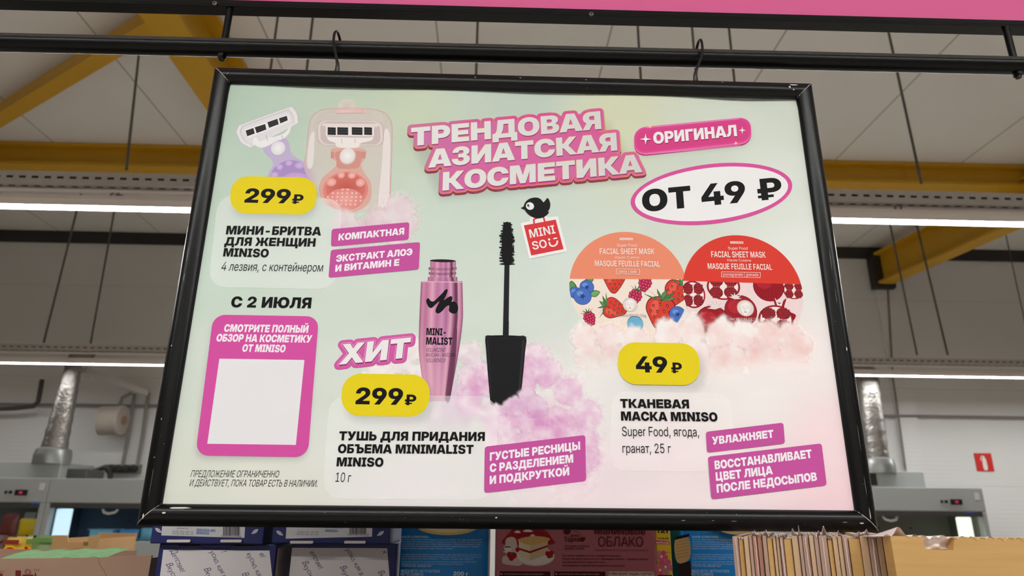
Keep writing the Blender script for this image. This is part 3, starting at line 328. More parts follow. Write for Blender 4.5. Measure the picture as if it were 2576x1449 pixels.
GLYPHS_LIGHT = """
!257;87 217 81 728 176 728 170 217;129 -7 q102 -7 q65 30 65 56 q65 83 q102 120 129 120 q156 120 q192 83 192 56 q192 30 q156 -7
%921;238 400 q192 400 q126 442 q91 513 91 556 91 584 q91 627 q126 697 q192 739 238 739 q284 739 q349 697 q384 627 384 584 384 556 q384 513 q349 442 q284 400;238 464 q274 464 q309 516 309 556 309 584 q309 623 q275 676 238 676 q202 676 q166 623 166 584 166 556 q166 516 q201 464;684 -13 q638 -13 q572 29 q537 100 537 143 537 171 q537 214 q572 284 q638 326 684 326 q730 326 q795 284 q829 214 829 171 829 143 q829 100 q795 29 q730 -13;684 51 q720 51 q755 103 755 143 755 171 q755 210 q720 263 684 263 q648 263 q611 210 611 171 611 143 q611 103 q647 51;166 0 666 728 750 728 250 0
(391;137 293 q137 374 q169 549 q224 710 260 769 343 769 q306 694 q253 530 q224 366 224 293 q224 227 q250 92 q302 -55 343 -139 260 -139 q200 -37 q137 183
)391;48 -139 q89 -54 q142 94 q167 228 167 293 q167 366 q138 530 q85 694 48 769 131 769 q167 710 q222 549 q254 374 254 293 q254 182 q191 -38 131 -139
,269;57 -158 100 102 196 102 122 -158
-647;482 344 482 265 163 265 163 344
.269;136 -7 q110 -7 q73 30 73 57 q73 83 q110 120 136 120 q163 120 q200 83 200 57 q200 30 q163 -7
/345;329 762 95 -109 16 -109 250 762
0647;323 -11 q243 -11 q127 79 q65 247 65 363 q65 480 q127 648 q243 738 323 738 q404 738 q520 648 q582 480 582 363 q582 247 q520 79 q404 -11;323 69 q378 69 q455 139 q495 271 495 363 q495 456 q455 588 q378 659 323 659 q269 659 q192 588 q151 456 151 363 q151 271 q192 139 q269 69
1647;109 0 109 78 558 78 558 0;390 728 390 0 301 0 301 639 299 639 120 514 120 609 289 728
2647;88 0 88 70 337 321 q381 364 q436 429 q464 490 464 525 q464 567 q427 627 q364 659 321 659 q276 659 q211 622 q176 554 176 508 91 508 q91 576 q150 680 q255 738 323 738 q389 738 q491 683 q549 588 549 527 q549 485 q518 406 q448 317 388 257 212 84 212 80 558 80 558 0
3647;317 -11 q248 -11 q135 42 q68 139 66 204 157 204 q160 161 q201 101 q272 69 317 69 q363 69 q435 103 q477 167 477 212 q477 255 q436 322 q354 361 292 361 218 361 218 433 415 644 415 648 107 648 107 728 534 728 534 655 299 404 299 421 q384 428 q503 375 q566 276 566 212 q566 147 q502 46 q390 -11
4647;50 160 50 234 366 728 458 728 149 244 149 240 596 240 596 160;406 0 406 182 406 217 406 454 492 454 492 0
5647;320 -10 q253 -10 q147 44 q84 137 81 196 170 196 q174 160 q214 103 q279 70 320 70 q365 70 q435 113 q474 187 474 234 q474 282 q435 357 q365 400 319 400 q274 400 q197 367 177 337 92 343 126 728 526 728 526 648 205 648 183 425 186 425 q214 451 q290 481 333 481 q383 481 q467 444 q529 378 q562 289 562 235 q562 164 q500 53 q391 -10
6647;323 -11 q254 -11 q147 52 q87 162 87 233 q87 286 q137 405 197 492 361 728 461 728 211 376 205 376 q215 397 q250 434 q302 457 336 457 q403 457 q503 399 q560 296 560 228 q560 158 q499 51 q392 -11;323 68 q366 68 q434 110 q473 182 473 228 q473 273 q434 344 q366 385 323 385 q280 385 q212 345 q174 274 174 229 q174 183 q212 110 q280 68
7647;139 0 464 644 464 648 89 648 89 728 558 728 558 643 234 0
8647;323 -11 q250 -11 q138 42 q75 134 75 193 q75 241 q114 320 q181 373 223 379 223 381 q168 393 q101 483 101 544 q101 600 q159 688 q259 738 323 738 q387 738 q487 688 q544 600 544 544 q544 484 q477 393 423 381 423 379 q465 373 q532 320 q572 240 572 193 q572 134 q508 42 q396 -11;323 69 q372 69 q443 101 q482 159 482 198 q482 239 q441 301 q369 337 323 337 q277 337 q205 301 q164 239 164 198 q164 159 q203 101 q274 69;323 414 q362 414 q422 445 q457 501 457 538 q457 574 q423 629 q363 659 323 659 q283 659 q222 629 q189 574 189 538 q189 501 q223 445 q284 414
9647;323 738 q392 738 q499 676 q560 566 560 494 q560 441 q510 323 449 236 285 0 186 0 435 351 441 351 q431 331 q396 294 q345 271 310 271 q244 271 q144 328 q87 432 87 500 q87 570 q148 677 q255 738;323 659 q280 659 q213 617 q174 545 174 500 q174 455 q213 383 q280 342 323 342 q366 342 q434 383 q473 454 473 499 q473 545 q434 617 q367 659
:269;136 -7 q110 -7 q73 30 73 57 q73 83 q110 120 136 120 q163 120 q200 83 200 57 q200 30 q163 -7;136 382 q110 382 q73 420 73 446 q73 473 q110 510 136 510 q163 510 q200 473 200 446 q200 420 q163 382
A674;18 0 285 728 389 728 655 0 559 0 406 435 q391 476 q353 592 326 684 347 684 q319 592 q281 475 267 435 114 0;154 204 154 283 520 283 520 204
C727;381 -11 q285 -11 q137 82 q53 251 53 363 q53 477 q136 645 q285 738 381 738 q438 738 q537 705 q615 642 q668 552 678 496 586 496 q578 534 q540 593 q486 634 q419 654 381 654 q311 654 q203 584 q142 454 142 363 q142 273 q203 143 q311 74 381 74 q419 74 q486 94 q540 134 q578 193 586 231 678 231 q668 175 q616 86 q537 23 q438 -11
E592;81 0 81 728 538 728 538 647 172 647 172 410 512 410 512 329 172 329 172 80 540 80 540 0
F574;81 0 81 728 529 728 529 647 172 647 172 403 497 403 497 323 172 323 172 0
G739;381 -11 q284 -11 q136 83 q53 251 53 363 q53 477 q136 645 q283 738 378 738 q436 738 q537 703 q616 639 q669 550 679 496 586 496 q576 532 q538 590 q485 632 q418 654 378 654 q310 654 q203 584 q142 454 142 363 q142 273 q204 144 q312 74 381 74 q443 74 q539 127 q595 224 595 289 623 285 405 285 405 365 684 365 684 286 q684 198 q604 64 q468 -11
H728;81 0 81 728 172 728 172 412 556 412 556 728 647 728 647 0 556 0 556 332 172 332 172 0
I396;42 0 42 80 153 80 153 647 42 647 42 728 353 728 353 647 243 647 243 80 353 80 353 0
L552;81 0 81 728 172 728 172 80 515 80 515 0
M883;81 0 81 728 207 728 389 264 q395 248 q412 201 q430 147 q447 96 453 76 432 76 q438 95 q455 146 q473 200 q490 248 496 264 675 728 802 728 802 0 713 0 713 418 q713 441 q713 497 q715 558 q716 620 717 649 727 649 q715 615 q692 547 q671 486 q652 436 645 418 480 0 403 0 236 418 q229 435 q211 485 q189 546 q165 614 152 649 164 649 q165 621 q167 561 q168 499 q169 442 169 418 169 0
N734;81 0 81 728 187 728 484 259 q495 242 q527 188 q563 123 581 88 570 80 q567 115 q564 188 q563 252 563 271 563 728 653 728 653 0 546 0 282 417 q267 441 q230 501 q182 583 150 639 164 650 q167 594 q170 504 q172 437 172 418 172 0
O758;379 -11 q285 -11 q137 83 q53 251 53 363 q53 476 q137 645 q285 738 379 738 q474 738 q621 645 q705 476 705 363 q705 251 q621 83 q474 -11;379 74 q444 74 q552 140 q616 270 616 363 q616 457 q552 587 q444 654 379 654 q313 654 q206 587 q142 457 142 363 q142 270 q206 141 q313 74
R639;81 0 81 728 339 728 q420 728 q531 671 q587 571 587 505 q587 438 q529 339 q417 284 337 284 131 284 131 364 336 364 q391 364 q462 398 q497 462 497 505 q497 549 q462 612 q390 648 335 648 172 648 172 0;501 0 326 327 428 327 607 0
S629;317 -12 q236 -12 q117 43 q51 142 48 210 141 210 q143 164 q189 101 q268 69 317 69 q368 69 q447 101 q492 159 492 198 q492 231 q457 276 q393 306 348 318 263 341 q164 367 q66 459 66 532 q66 594 q131 687 q244 738 317 738 q390 738 q501 685 q565 592 567 530 477 530 q472 590 q383 657 314 657 q267 657 q195 626 q155 572 155 536 q155 503 q194 458 q259 430 297 420 374 399 q414 389 q488 358 q547 311 q581 244 581 199 q581 138 q517 42 q399 -12
U726;363 -12 q278 -12 q150 56 q79 173 79 247 79 728 170 728 170 254 q170 202 q216 120 q303 72 363 72 q423 72 q510 120 q556 202 556 254 556 728 647 728 647 247 q647 173 q576 56 q449 -12
V674;286 0 18 728 114 728 269 293 q282 256 q322 134 350 44 329 44 q356 136 q396 256 408 293 560 728 655 728 390 0
W969;217 0 18 728 111 728 227 278 q236 242 q253 170 q268 97 275 59 264 59 q272 97 q287 170 q305 242 314 278 433 728 537 728 654 278 q664 242 q681 170 q698 97 705 59 693 59 q700 97 q716 170 q733 242 742 278 858 728 951 728 752 0 646 0 520 464 q507 511 q485 613 475 674 494 674 q483 616 q462 515 449 464 323 0
X666;21 0 305 406 305 339 37 728 142 728 248 572 q268 543 q298 496 q326 450 341 422 326 422 q342 450 q370 495 q401 543 421 572 529 728 632 728 364 342 364 409 645 0 541 0 412 186 q394 213 q365 256 q338 300 324 327 343 327 q329 301 q301 257 q272 213 253 186 124 0
Z622;48 0 48 69 398 555 q420 587 q469 649 494 680 504 650 q461 648 q374 647 331 647 53 647 53 728 572 728 572 658 229 181 q205 147 q153 80 127 47 116 78 q159 79 q244 80 286 80 576 80 576 0
a542;225 -11 q173 -11 q90 27 q42 100 42 152 q42 198 q78 255 q138 288 q213 305 251 310 q300 316 q359 323 q387 339 387 359 387 363 q387 394 q360 440 q309 465 272 465 q235 465 q179 441 q145 402 140 380 55 396 q68 444 q131 508 q220 541 271 541 q306 541 q377 522 q436 481 q472 410 472 358 472 0 387 0 387 74 383 74 q374 55 q335 16 q272 -11;239 66 q288 66 q354 103 q387 163 387 196 387 267 q381 262 q350 252 q307 245 q264 239 247 237 q216 233 q162 214 q129 178 129 148 q129 121 q156 85 q206 66
b591;320 -11 q276 -11 q214 17 q173 60 159 82 153 82 153 0 70 0 70 728 156 728 156 450 160 450 q173 471 q213 513 q275 541 320 541 q388 541 q490 473 q548 349 548 265 q548 182 q490 58 q388 -11;307 66 q355 66 q424 116 q461 206 461 266 q461 326 q424 415 q356 464 307 464 q258 464 q189 414 q152 326 152 266 q152 206 q189 116 q258 66
d591;272 -11 q204 -11 q101 58 q44 182 44 265 q44 349 q101 473 q204 541 272 541 q316 541 q378 513 q419 471 431 450 436 450 436 728 521 728 521 0 438 0 438 82 432 82 q419 60 q377 17 q316 -11;285 66 q333 66 q403 116 q439 206 439 266 q439 326 q403 414 q334 464 285 464 q236 464 q167 415 q131 326 131 266 q131 206 q167 116 q237 66
e562;292 -12 q215 -12 q103 58 q44 182 44 263 q44 345 q104 470 q212 541 284 541 q332 541 q417 508 q483 440 q520 338 520 270 520 239 96 239 96 312 473 312 435 286 q435 339 q399 420 q332 465 284 465 q236 465 q167 419 q130 342 130 294 130 251 q130 193 q169 110 q243 65 293 65 q327 65 q381 86 q418 125 427 152 512 139 q500 94 q439 26 q348 -12
g592;289 -214 q230 -214 q139 -181 q80 -121 68 -82 145 -57 q155 -78 q191 -115 q248 -139 289 -139 q355 -139 q437 -72 437 -5 437 90 432 90 q418 68 q377 27 q316 1 271 1 q205 1 q102 65 q44 185 44 268 q44 350 q102 473 q205 541 272 541 q317 541 q379 513 q421 470 433 448 438 448 438 532 522 532 522 -8 q522 -81 q459 -172 q353 -214;285 77 q334 77 q403 124 q440 210 440 269 q440 327 q403 415 q334 464 285 464 q237 464 q167 415 q131 327 131 269 q131 209 q168 124 q237 77
i226;70 0 70 532 156 532 156 0;113 627 q89 627 q54 661 54 684 q54 708 q89 742 113 742 q138 742 q173 708 173 684 q173 661 q138 627
m859;70 0 70 532 154 532 154 418 146 418 q159 459 q207 514 q272 542 307 542 q367 542 q445 471 456 417 442 417 q452 454 q502 510 q574 542 618 542 q665 542 q743 501 q789 418 789 355 789 0 704 0 704 353 q704 413 q637 464 593 464 q556 464 q502 433 q473 379 473 344 473 0 387 0 387 362 q387 408 q326 464 279 464 q247 464 q191 434 q156 375 156 331 156 0
n571;156 316 156 0 70 0 70 532 153 532 153 403 136 403 q161 476 q253 541 314 541 q368 541 q453 495 q501 404 501 335 501 0 415 0 415 328 q415 393 q350 463 293 463 q254 463 q192 430 q156 365
o577;288 -12 q215 -12 q105 58 q44 182 44 264 q44 347 q105 472 q215 541 288 541 q362 541 q472 472 q533 347 533 264 q533 182 q472 58 q362 -12;288 65 q341 65 q411 118 q447 208 447 264 q447 320 q411 411 q341 464 288 464 q236 464 q166 411 q131 321 131 264 q131 208 q166 118 q236 65
p591;70 -204 70 532 153 532 153 450 159 450 q172 471 q213 513 q275 541 320 541 q388 541 q490 473 q548 349 548 265 q548 182 q490 58 q388 -11 320 -11 q276 -11 q215 17 q174 60 160 82 156 82 156 -204;307 66 q355 66 q424 116 q461 206 461 266 q461 326 q424 415 q356 464 307 464 q258 464 q189 414 q152 326 152 266 q152 206 q189 116 q258 66
r352;70 0 70 532 153 532 153 450 157 450 q171 491 q242 540 290 540 q301 540 q324 539 331 538 331 452 q326 453 q297 457 279 457 q245 457 q188 428 q156 371 156 331 156 0
s504;253 -12 q197 -12 q109 23 q53 91 46 142 129 153 q137 108 q201 63 252 63 q307 63 q373 110 373 144 q373 173 q332 209 294 218 206 238 q133 256 q60 329 60 386 q60 432 q111 502 q199 541 256 541 q311 541 q392 505 q442 439 450 395 369 383 q363 418 q307 468 256 468 q208 468 q146 423 146 389 q146 359 q190 323 233 313 316 293 q390 276 q460 204 460 148 q460 100 q407 28 q314 -12
t320;290 532 290 459 9 459 9 532;95 667 181 667 181 134 q181 101 q208 71 242 71 q251 71 q277 73 288 75 298 2 q285 -1 q252 -4 237 -4 q168 -4 q95 64 95 127
u572;257 -8 q204 -8 q119 37 q70 129 70 197 70 532 156 532 156 204 q156 139 q221 70 279 70 q317 70 q379 102 q415 168 415 217 415 532 501 532 501 0 418 0 418 129 435 129 q410 56 q318 -8
y540;67 -201 80 -126 107 -127 q129 -131 q165 -121 q193 -89 204 -57 226 0 21 532 115 532 229 221 q245 176 q271 88 284 45 257 45 q270 88 q296 176 312 221 426 532 519 532 280 -88 q264 -127 q220 -180 q161 -206 125 -206 q107 -206 q76 -202
|316;195 962 195 -234 121 -234 121 962
«556;229 70 40 294 229 517 327 517 142 294 327 70;427 70 238 294 427 517 526 517 340 294 526 70
»556;30 70 216 294 30 517 129 517 318 294 129 70;229 70 414 294 229 517 327 517 516 294 327 70
І396;42 0 42 80 153 80 153 647 42 647 42 728 353 728 353 647 243 647 243 80 353 80 353 0
А674;18 0 285 728 389 728 655 0 559 0 406 435 q391 476 q353 592 326 684 347 684 q319 592 q281 475 267 435 114 0;154 204 154 283 520 283 520 204
Б630;81 0 81 728 514 728 514 648 172 648 172 422 339 422 q414 422 q522 372 q581 279 581 215 q581 149 q523 53 q414 0 339 0;172 80 338 80 q412 80 q492 150 492 216 q492 277 q412 343 338 343 172 343
В647;81 0 81 728 341 728 q416 728 q518 677 q569 590 569 534 q569 490 q538 429 q485 390 451 380 451 375 q488 371 q556 329 q598 253 598 198 q598 140 q545 51 q434 0 347 0;172 80 346 80 q430 80 q509 144 509 197 q509 236 q471 296 q400 331 351 331 172 331;172 408 340 408 q382 408 q446 438 q481 494 481 531 q481 582 q411 647 341 647 172 647
Г560;522 728 522 648 172 648 172 0 81 0 81 728
Д796;37 -156 37 80 97 80 q115 96 q146 148 q173 228 q193 342 199 421 224 728 678 728 678 80 758 80 758 -156 671 -156 671 0 124 0 124 -156;201 80 587 80 587 648 307 648 288 421 q282 343 q259 208 q225 108
Е592;81 0 81 728 538 728 538 647 172 647 172 410 512 410 512 329 172 329 172 80 540 80 540 0
Ж941;516 728 516 0 426 0 426 728;21 0 256 376 43 728 150 728 336 404 607 404 793 728 899 728 686 375 920 0 817 0 620 323 322 323 123 0
З609;307 -11 q234 -11 q121 44 q56 140 55 204 146 204 q148 162 q188 101 q259 69 305 69 q353 69 q426 102 q467 162 467 202 q467 241 q425 300 q348 333 294 333 235 333 235 413 294 413 q338 413 q406 443 q443 497 443 534 q443 572 q409 628 q347 659 305 659 q264 659 q198 629 q159 572 158 532 70 532 q71 593 q134 686 q240 738 306 738 q373 738 q475 684 q532 594 532 539 q532 480 q465 395 407 377 407 373 q453 366 q520 318 q557 246 557 201 q557 140 q491 44 q379 -11
И734;653 0 562 0 562 418 q562 437 q564 504 q568 594 570 650 584 639 q552 583 q504 501 q468 441 453 417 188 0 81 0 81 728 172 728 172 271 q172 252 q171 188 q168 115 164 80 153 88 q171 123 q207 188 q239 242 250 259 547 728 653 728
Й734;653 0 562 0 562 418 q562 437 q564 504 q568 594 570 650 584 639 q552 583 q504 501 q468 441 453 417 188 0 81 0 81 728 172 728 172 271 q172 252 q171 188 q168 115 164 80 153 88 q171 123 q207 188 q239 242 250 259 547 728 653 728;369 804 q330 804 q266 840 q229 903 229 941 292 941 q292 908 q336 865 369 865 q403 865 q446 908 446 941 510 941 q510 903 q472 840 q409 804
К655;81 0 81 728 172 728 172 411 274 411 513 728 623 728 351 375 634 0 525 0 278 330 172 330 172 0
Л729;37 0 37 80 57 80 q91 80 q133 107 q156 183 162 256 201 728 648 728 648 0 558 0 558 648 283 648 251 250 q246 186 q223 92 q182 30 q115 0 65 0
М883;81 0 81 728 207 728 389 264 q395 248 q412 201 q430 147 q447 96 453 76 432 76 q438 95 q455 146 q473 200 q490 248 496 264 675 728 802 728 802 0 713 0 713 418 q713 441 q713 497 q715 558 q716 620 717 649 727 649 q715 615 q692 547 q671 486 q652 436 645 418 480 0 403 0 236 418 q229 435 q211 485 q189 546 q165 614 152 649 164 649 q165 621 q167 561 q168 499 q169 442 169 418 169 0
Н728;81 0 81 728 172 728 172 412 556 412 556 728 647 728 647 0 556 0 556 332 172 332 172 0
О758;379 -11 q285 -11 q137 83 q53 251 53 363 q53 476 q137 645 q285 738 379 738 q474 738 q621 645 q705 476 705 363 q705 251 q621 83 q474 -11;379 74 q444 74 q552 140 q616 270 616 363 q616 457 q552 587 q444 654 379 654 q313 654 q206 587 q142 457 142 363 q142 270 q206 141 q313 74
П728;647 728 647 0 556 0 556 647 172 647 172 0 81 0 81 728
Р627;81 0 81 728 335 728 q416 728 q527 669 q583 567 583 501 q583 435 q526 332 q415 273 334 273 141 273 141 353 332 353 q386 353 q458 391 q493 457 493 501 q493 544 q458 610 q386 648 331 648 172 648 172 0
С727;381 -11 q285 -11 q137 82 q53 251 53 363 q53 477 q136 645 q285 738 381 738 q438 738 q537 705 q615 642 q668 552 678 496 586 496 q578 534 q540 593 q486 634 q419 654 381 654 q311 654 q203 584 q142 454 142 363 q142 273 q203 143 q311 74 381 74 q419 74 q486 94 q540 134 q578 193 586 231 678 231 q668 175 q616 86 q537 23 q438 -11
Т630;37 647 37 728 592 728 592 647 361 647 361 0 270 0 270 647
У612;119 0 119 81 169 81 q205 81 q248 104 258 131 273 166 18 728 117 728 214 509 q238 455 q275 359 q309 268 326 221 301 221 q325 287 q376 426 409 509 496 728 593 728 342 119 q328 85 q289 31 q223 0 167 0
Ч685;313 272 q238 272 q129 321 q70 424 70 504 70 728 161 728 161 504 q161 424 q253 353 324 353 q385 353 q493 393 541 428 541 337 q494 309 q382 272;513 0 513 728 604 728 604 0
Ы854;148 439 348 439 q424 439 q533 387 q592 290 592 223 q592 155 q533 54 q424 0 348 0 81 0 81 728 172 728 172 79 346 79 q418 79 q502 158 502 224 q502 266 q464 326 q394 359 346 359 148 359;773 728 773 0 682 0 682 728
Ь636;148 439 348 439 q424 439 q533 387 q592 290 592 223 q592 155 q533 54 q424 0 348 0 81 0 81 728 172 728 172 79 346 79 q418 79 q502 158 502 224 q502 266 q464 326 q394 359 346 359 148 359
а542;225 -11 q173 -11 q90 27 q42 100 42 152 q42 198 q78 255 q138 288 q213 305 251 310 q300 316 q359 323 q387 339 387 359 387 363 q387 394 q360 440 q309 465 272 465 q235 465 q179 441 q145 402 140 380 55 396 q68 444 q131 508 q220 541 271 541 q306 541 q377 522 q436 481 q472 410 472 358 472 0 387 0 387 74 383 74 q374 55 q335 16 q272 -11;239 66 q288 66 q354 103 q387 163 387 196 387 267 q381 262 q350 252 q307 245 q264 239 247 237 q216 233 q162 214 q129 178 129 148 q129 121 q156 85 q206 66
б573;289 -12 q219 -12 q108 55 q44 179 44 265 44 283 q44 368 q64 493 q107 582 q176 638 q273 668 338 672 q370 674 q403 686 q415 709 415 728 494 728 q494 687 q464 632 q396 602 338 597 q265 592 q174 554 q127 468 118 389 119 389 q135 425 q192 483 q270 517 314 517 q377 517 q473 449 q529 332 529 258 q529 181 q468 59 q359 -12;290 65 q338 65 q406 111 q443 196 443 254 q443 311 q408 395 q340 441 293 441 q244 441 q171 393 q130 307 130 251 q130 196 q169 112 q241 65
в547;70 0 70 532 290 532 q378 532 q482 457 482 391 q482 344 q428 289 382 280 q412 276 q468 243 q503 187 503 146 q503 104 q460 37 q380 0 324 0;152 79 324 79 q367 79 q415 118 415 152 q415 192 q367 237 324 237 152 237;152 310 292 310 q341 310 q396 349 396 384 q396 417 q340 454 290 454 152 454
г430;408 532 408 453 156 453 156 0 70 0 70 532
д604;16 -157 16 80 61 80 q77 97 q102 137 q120 191 q132 269 137 324 156 532 505 532 505 80 588 80 588 -157 503 -157 503 0 102 0 102 -157;159 80 420 80 420 453 234 453 222 324 q214 241 q187 117
е562;292 -12 q215 -12 q103 58 q44 182 44 263 q44 345 q104 470 q212 541 284 541 q332 541 q417 508 q483 440 q520 338 520 270 520 239 96 239 96 312 473 312 435 286 q435 339 q399 420 q332 465 284 465 q236 465 q167 419 q130 342 130 294 130 251 q130 193 q169 110 q243 65 293 65 q327 65 q381 86 q418 125 427 152 512 139 q500 94 q439 26 q348 -12
ж792;24 0 244 271 27 532 129 532 310 306 354 306 354 532 440 532 440 306 483 306 663 532 765 532 549 271 768 0 664 0 482 227 440 227 440 0 354 0 354 227 312 227 128 0
з482;241 -7 q184 -7 q94 31 q42 98 41 141 128 141 q129 108 q194 66 240 66 q291 66 q354 114 354 151 q354 191 q287 240 230 240 192 240 192 306 230 306 q277 306 q338 351 338 389 q338 425 q285 470 242 470 q199 470 q137 428 136 392 53 392 q54 436 q105 503 q190 541 243 541 q297 541 q377 501 q421 434 421 394 q421 348 q364 286 319 277 319 274 q379 265 q442 197 442 147 q442 103 q390 33 q299 -7
и575;505 0 419 0 419 389 415 389 153 0 70 0 70 532 156 532 156 142 160 142 422 532 505 532
й575;505 0 419 0 419 389 415 389 153 0 70 0 70 532 156 532 156 142 160 142 422 532 505 532;287 608 q248 608 q185 645 q147 708 147 746 210 746 q210 713 q254 670 287 670 q321 670 q364 713 364 746 428 746 q428 708 q391 645 q327 608
к525;70 0 70 532 156 532 156 302 211 302 407 532 516 532 297 275 519 0 410 0 232 222 156 222 156 0
л565;9 0 9 80 28 80 q53 80 q85 97 q105 143 q117 228 119 297 129 532 495 532 495 0 409 0 409 453 211 453 202 266 q198 176 q167 58 q98 0 38 0
м752;70 0 70 532 199 532 327 229 q338 205 q353 163 q367 123 q379 85 384 66 368 66 q374 85 q385 122 q398 162 q414 205 424 229 552 532 681 532 681 0 595 0 595 274 q595 305 q596 360 q597 411 q597 463 598 490 610 490 q598 452 q575 385 q549 316 531 275 413 0 338 0 219 275 q201 316 q174 385 q151 452 138 490 153 490 q153 465 q154 414 q155 362 q156 306 156 274 156 0
н572;436 314 436 234 136 234 136 314;156 532 156 0 70 0 70 532;502 532 502 0 416 0 416 532
о577;288 -12 q215 -12 q105 58 q44 182 44 264 q44 347 q105 472 q215 541 288 541 q362 541 q472 472 q533 347 533 264 q533 182 q472 58 q362 -12;288 65 q341 65 q411 118 q447 208 447 264 q447 320 q411 411 q341 464 288 464 q236 464 q166 411 q131 321 131 264 q131 208 q166 118 q236 65
п572;502 532 502 0 416 0 416 453 156 453 156 0 70 0 70 532
р591;70 -204 70 532 153 532 153 450 159 450 q172 471 q213 513 q275 541 320 541 q388 541 q490 473 q548 349 548 265 q548 182 q490 58 q388 -11 320 -11 q276 -11 q215 17 q174 60 160 82 156 82 156 -204;307 66 q355 66 q424 116 q461 206 461 266 q461 326 q424 415 q356 464 307 464 q258 464 q189 414 q152 326 152 266 q152 206 q189 116 q258 66
с550;288 -12 q215 -12 q105 58 q44 182 44 264 q44 347 q105 472 q215 541 288 541 q330 541 q402 518 q460 475 q499 415 508 378 423 364 q418 386 q395 423 q361 450 q316 464 288 464 q236 464 q166 411 q131 321 131 264 q131 208 q166 118 q236 65 288 65 q316 65 q361 80 q395 107 q418 145 424 168 509 154 q500 117 q461 56 q403 12 q330 -12
т462;189 0 189 455 9 455 9 532 453 532 453 455 274 455 274 0
у540;67 -201 80 -126 107 -127 q129 -131 q165 -121 q193 -89 204 -57 226 0 21 532 115 532 229 221 q245 176 q271 88 284 45 257 45 q270 88 q296 176 312 221 426 532 519 532 280 -88 q264 -127 q220 -180 q161 -206 125 -206 q107 -206 q76 -202
х529;24 0 240 306 239 240 35 532 136 532 204 428 q228 392 q268 326 288 294 244 294 q265 326 q303 392 327 428 397 532 496 532 291 237 291 302 504 0 405 0 324 120 q300 155 q262 219 242 250 286 250 q266 219 q229 155 205 120 124 0
ц583;70 0 70 532 156 532 156 80 416 80 416 532 502 532 502 0;485 -156 485 0 448 0 448 80 571 80 571 -156
ч562;276 164 q182 164 q70 264 70 365 70 532 156 532 156 365 q156 303 q225 244 276 244 q329 244 q415 264 458 279 458 199 q430 189 q374 173 q312 164;406 0 406 532 492 532 492 0
ш806;70 532 156 532 156 80 360 80 360 532 446 532 446 80 650 80 650 532 736 532 736 0 70 0
щ818;70 532 156 532 156 80 360 80 360 532 446 532 446 80 650 80 650 532 736 532 736 0 70 0;719 -156 719 0 682 0 682 80 805 80 804 -156
ы712;144 346 302 346 q363 346 q451 301 q499 224 499 175 q499 125 q451 46 q363 0 302 0 70 0 70 532 156 532 156 80 301 80 q351 80 q412 131 412 172 q412 214 q351 266 301 266 144 266;556 0 556 532 642 532 642 0
ь543;144 346 302 346 q363 346 q451 301 q499 224 499 175 q499 125 q451 46 q363 0 302 0 70 0 70 532 156 532 156 80 301 80 q351 80 q412 131 412 172 q412 214 q351 266 301 266 144 266
э550;262 -12 q220 -12 q147 12 q89 56 q50 117 41 154 126 168 q132 145 q155 107 q189 80 q234 65 262 65 q314 65 q384 118 q419 208 419 264 q419 321 q384 411 q314 464 262 464 q234 464 q189 450 q155 423 q132 386 126 364 42 378 q51 415 q90 475 q148 518 q220 541 262 541 q335 541 q445 472 q506 347 506 264 q506 182 q445 58 q335 -12;436 228 181 228 181 307 436 307
я540;470 0 384 0 384 457 255 457 q187 457 q127 410 127 364 q127 319 q188 272 256 272 421 272 421 200 249 200 q147 200 q42 288 42 364 q42 441 q146 532 248 532 470 532;116 0 18 0 170 241 266 241
ё562;292 -12 q215 -12 q103 58 q44 182 44 263 q44 345 q104 470 q212 541 284 541 q332 541 q417 508 q483 440 q520 338 520 270 520 239 96 239 96 312 473 312 435 286 q435 339 q399 420 q332 465 284 465 q236 465 q167 419 q130 342 130 294 130 251 q130 193 q169 110 q243 65 293 65 q327 65 q381 86 q418 125 427 152 512 139 q500 94 q439 26 q348 -12;386 627 q362 627 q328 661 328 684 q328 708 q362 741 386 741 q409 741 q443 708 443 684 q443 661 q409 627;181 627 q157 627 q123 661 123 684 q123 708 q157 741 181 741 q204 741 q238 708 238 684 q238 661 q204 627
"""

def parse_font(table):
    font = {}
    for line in table.strip('\n').split('\n'):
        ch, parts = line[0], line[1:].split(';')
        cs = []
        for ct in parts[1:]:
            tk = ct.split(' ')
            pts = []
            for i in range(0, len(tk) - 1, 2):
                on = not tk[i].startswith('q')
                pts.append((float(tk[i].lstrip('q')), float(tk[i + 1]), on))
            full = []
            for i, p in enumerate(pts):     # implied on-curve points
                q = pts[(i + 1) % len(pts)]
                full.append(p)
                if not p[2] and not q[2]: full.append(((p[0] + q[0]) / 2, (p[1] + q[1]) / 2, True))
            while not full[0][2]: full = full[1:] + full[:1]
            out = []
            for i, p in enumerate(full):
                if p[2]:
                    out.append((p[0], p[1]))
                else:
                    a, b = full[i - 1], full[(i + 1) % len(full)]
                    for t in (0.25, 0.5, 0.75):
                        out.append(((1 - t) ** 2 * a[0] + 2 * t * (1 - t) * p[0] + t * t * b[0],
                                    (1 - t) ** 2 * a[1] + 2 * t * (1 - t) * p[1] + t * t * b[1]))
            cs.append(out)
        font[ch] = [float(parts[0]), cs, None]
    return font

FONTS = {'black': parse_font(GLYPHS_BLACK), 'medium': parse_font(GLYPHS_MEDIUM), 'light': parse_font(GLYPHS_LIGHT)}
CAP = 727.0

def area(p):
    return sum(p[i - 1][0] * p[i][1] - p[i][0] * p[i - 1][1] for i in range(len(p))) / 2

def inside(pt, poly):
    x, y = pt; c = False
    for i in range(len(poly)):
        (x0, y0), (x1, y1) = poly[i - 1], poly[i]
        if (y0 > y) != (y1 > y) and x < (x1 - x0) * (y - y0) / (y1 - y0) + x0: c = not c
    return c

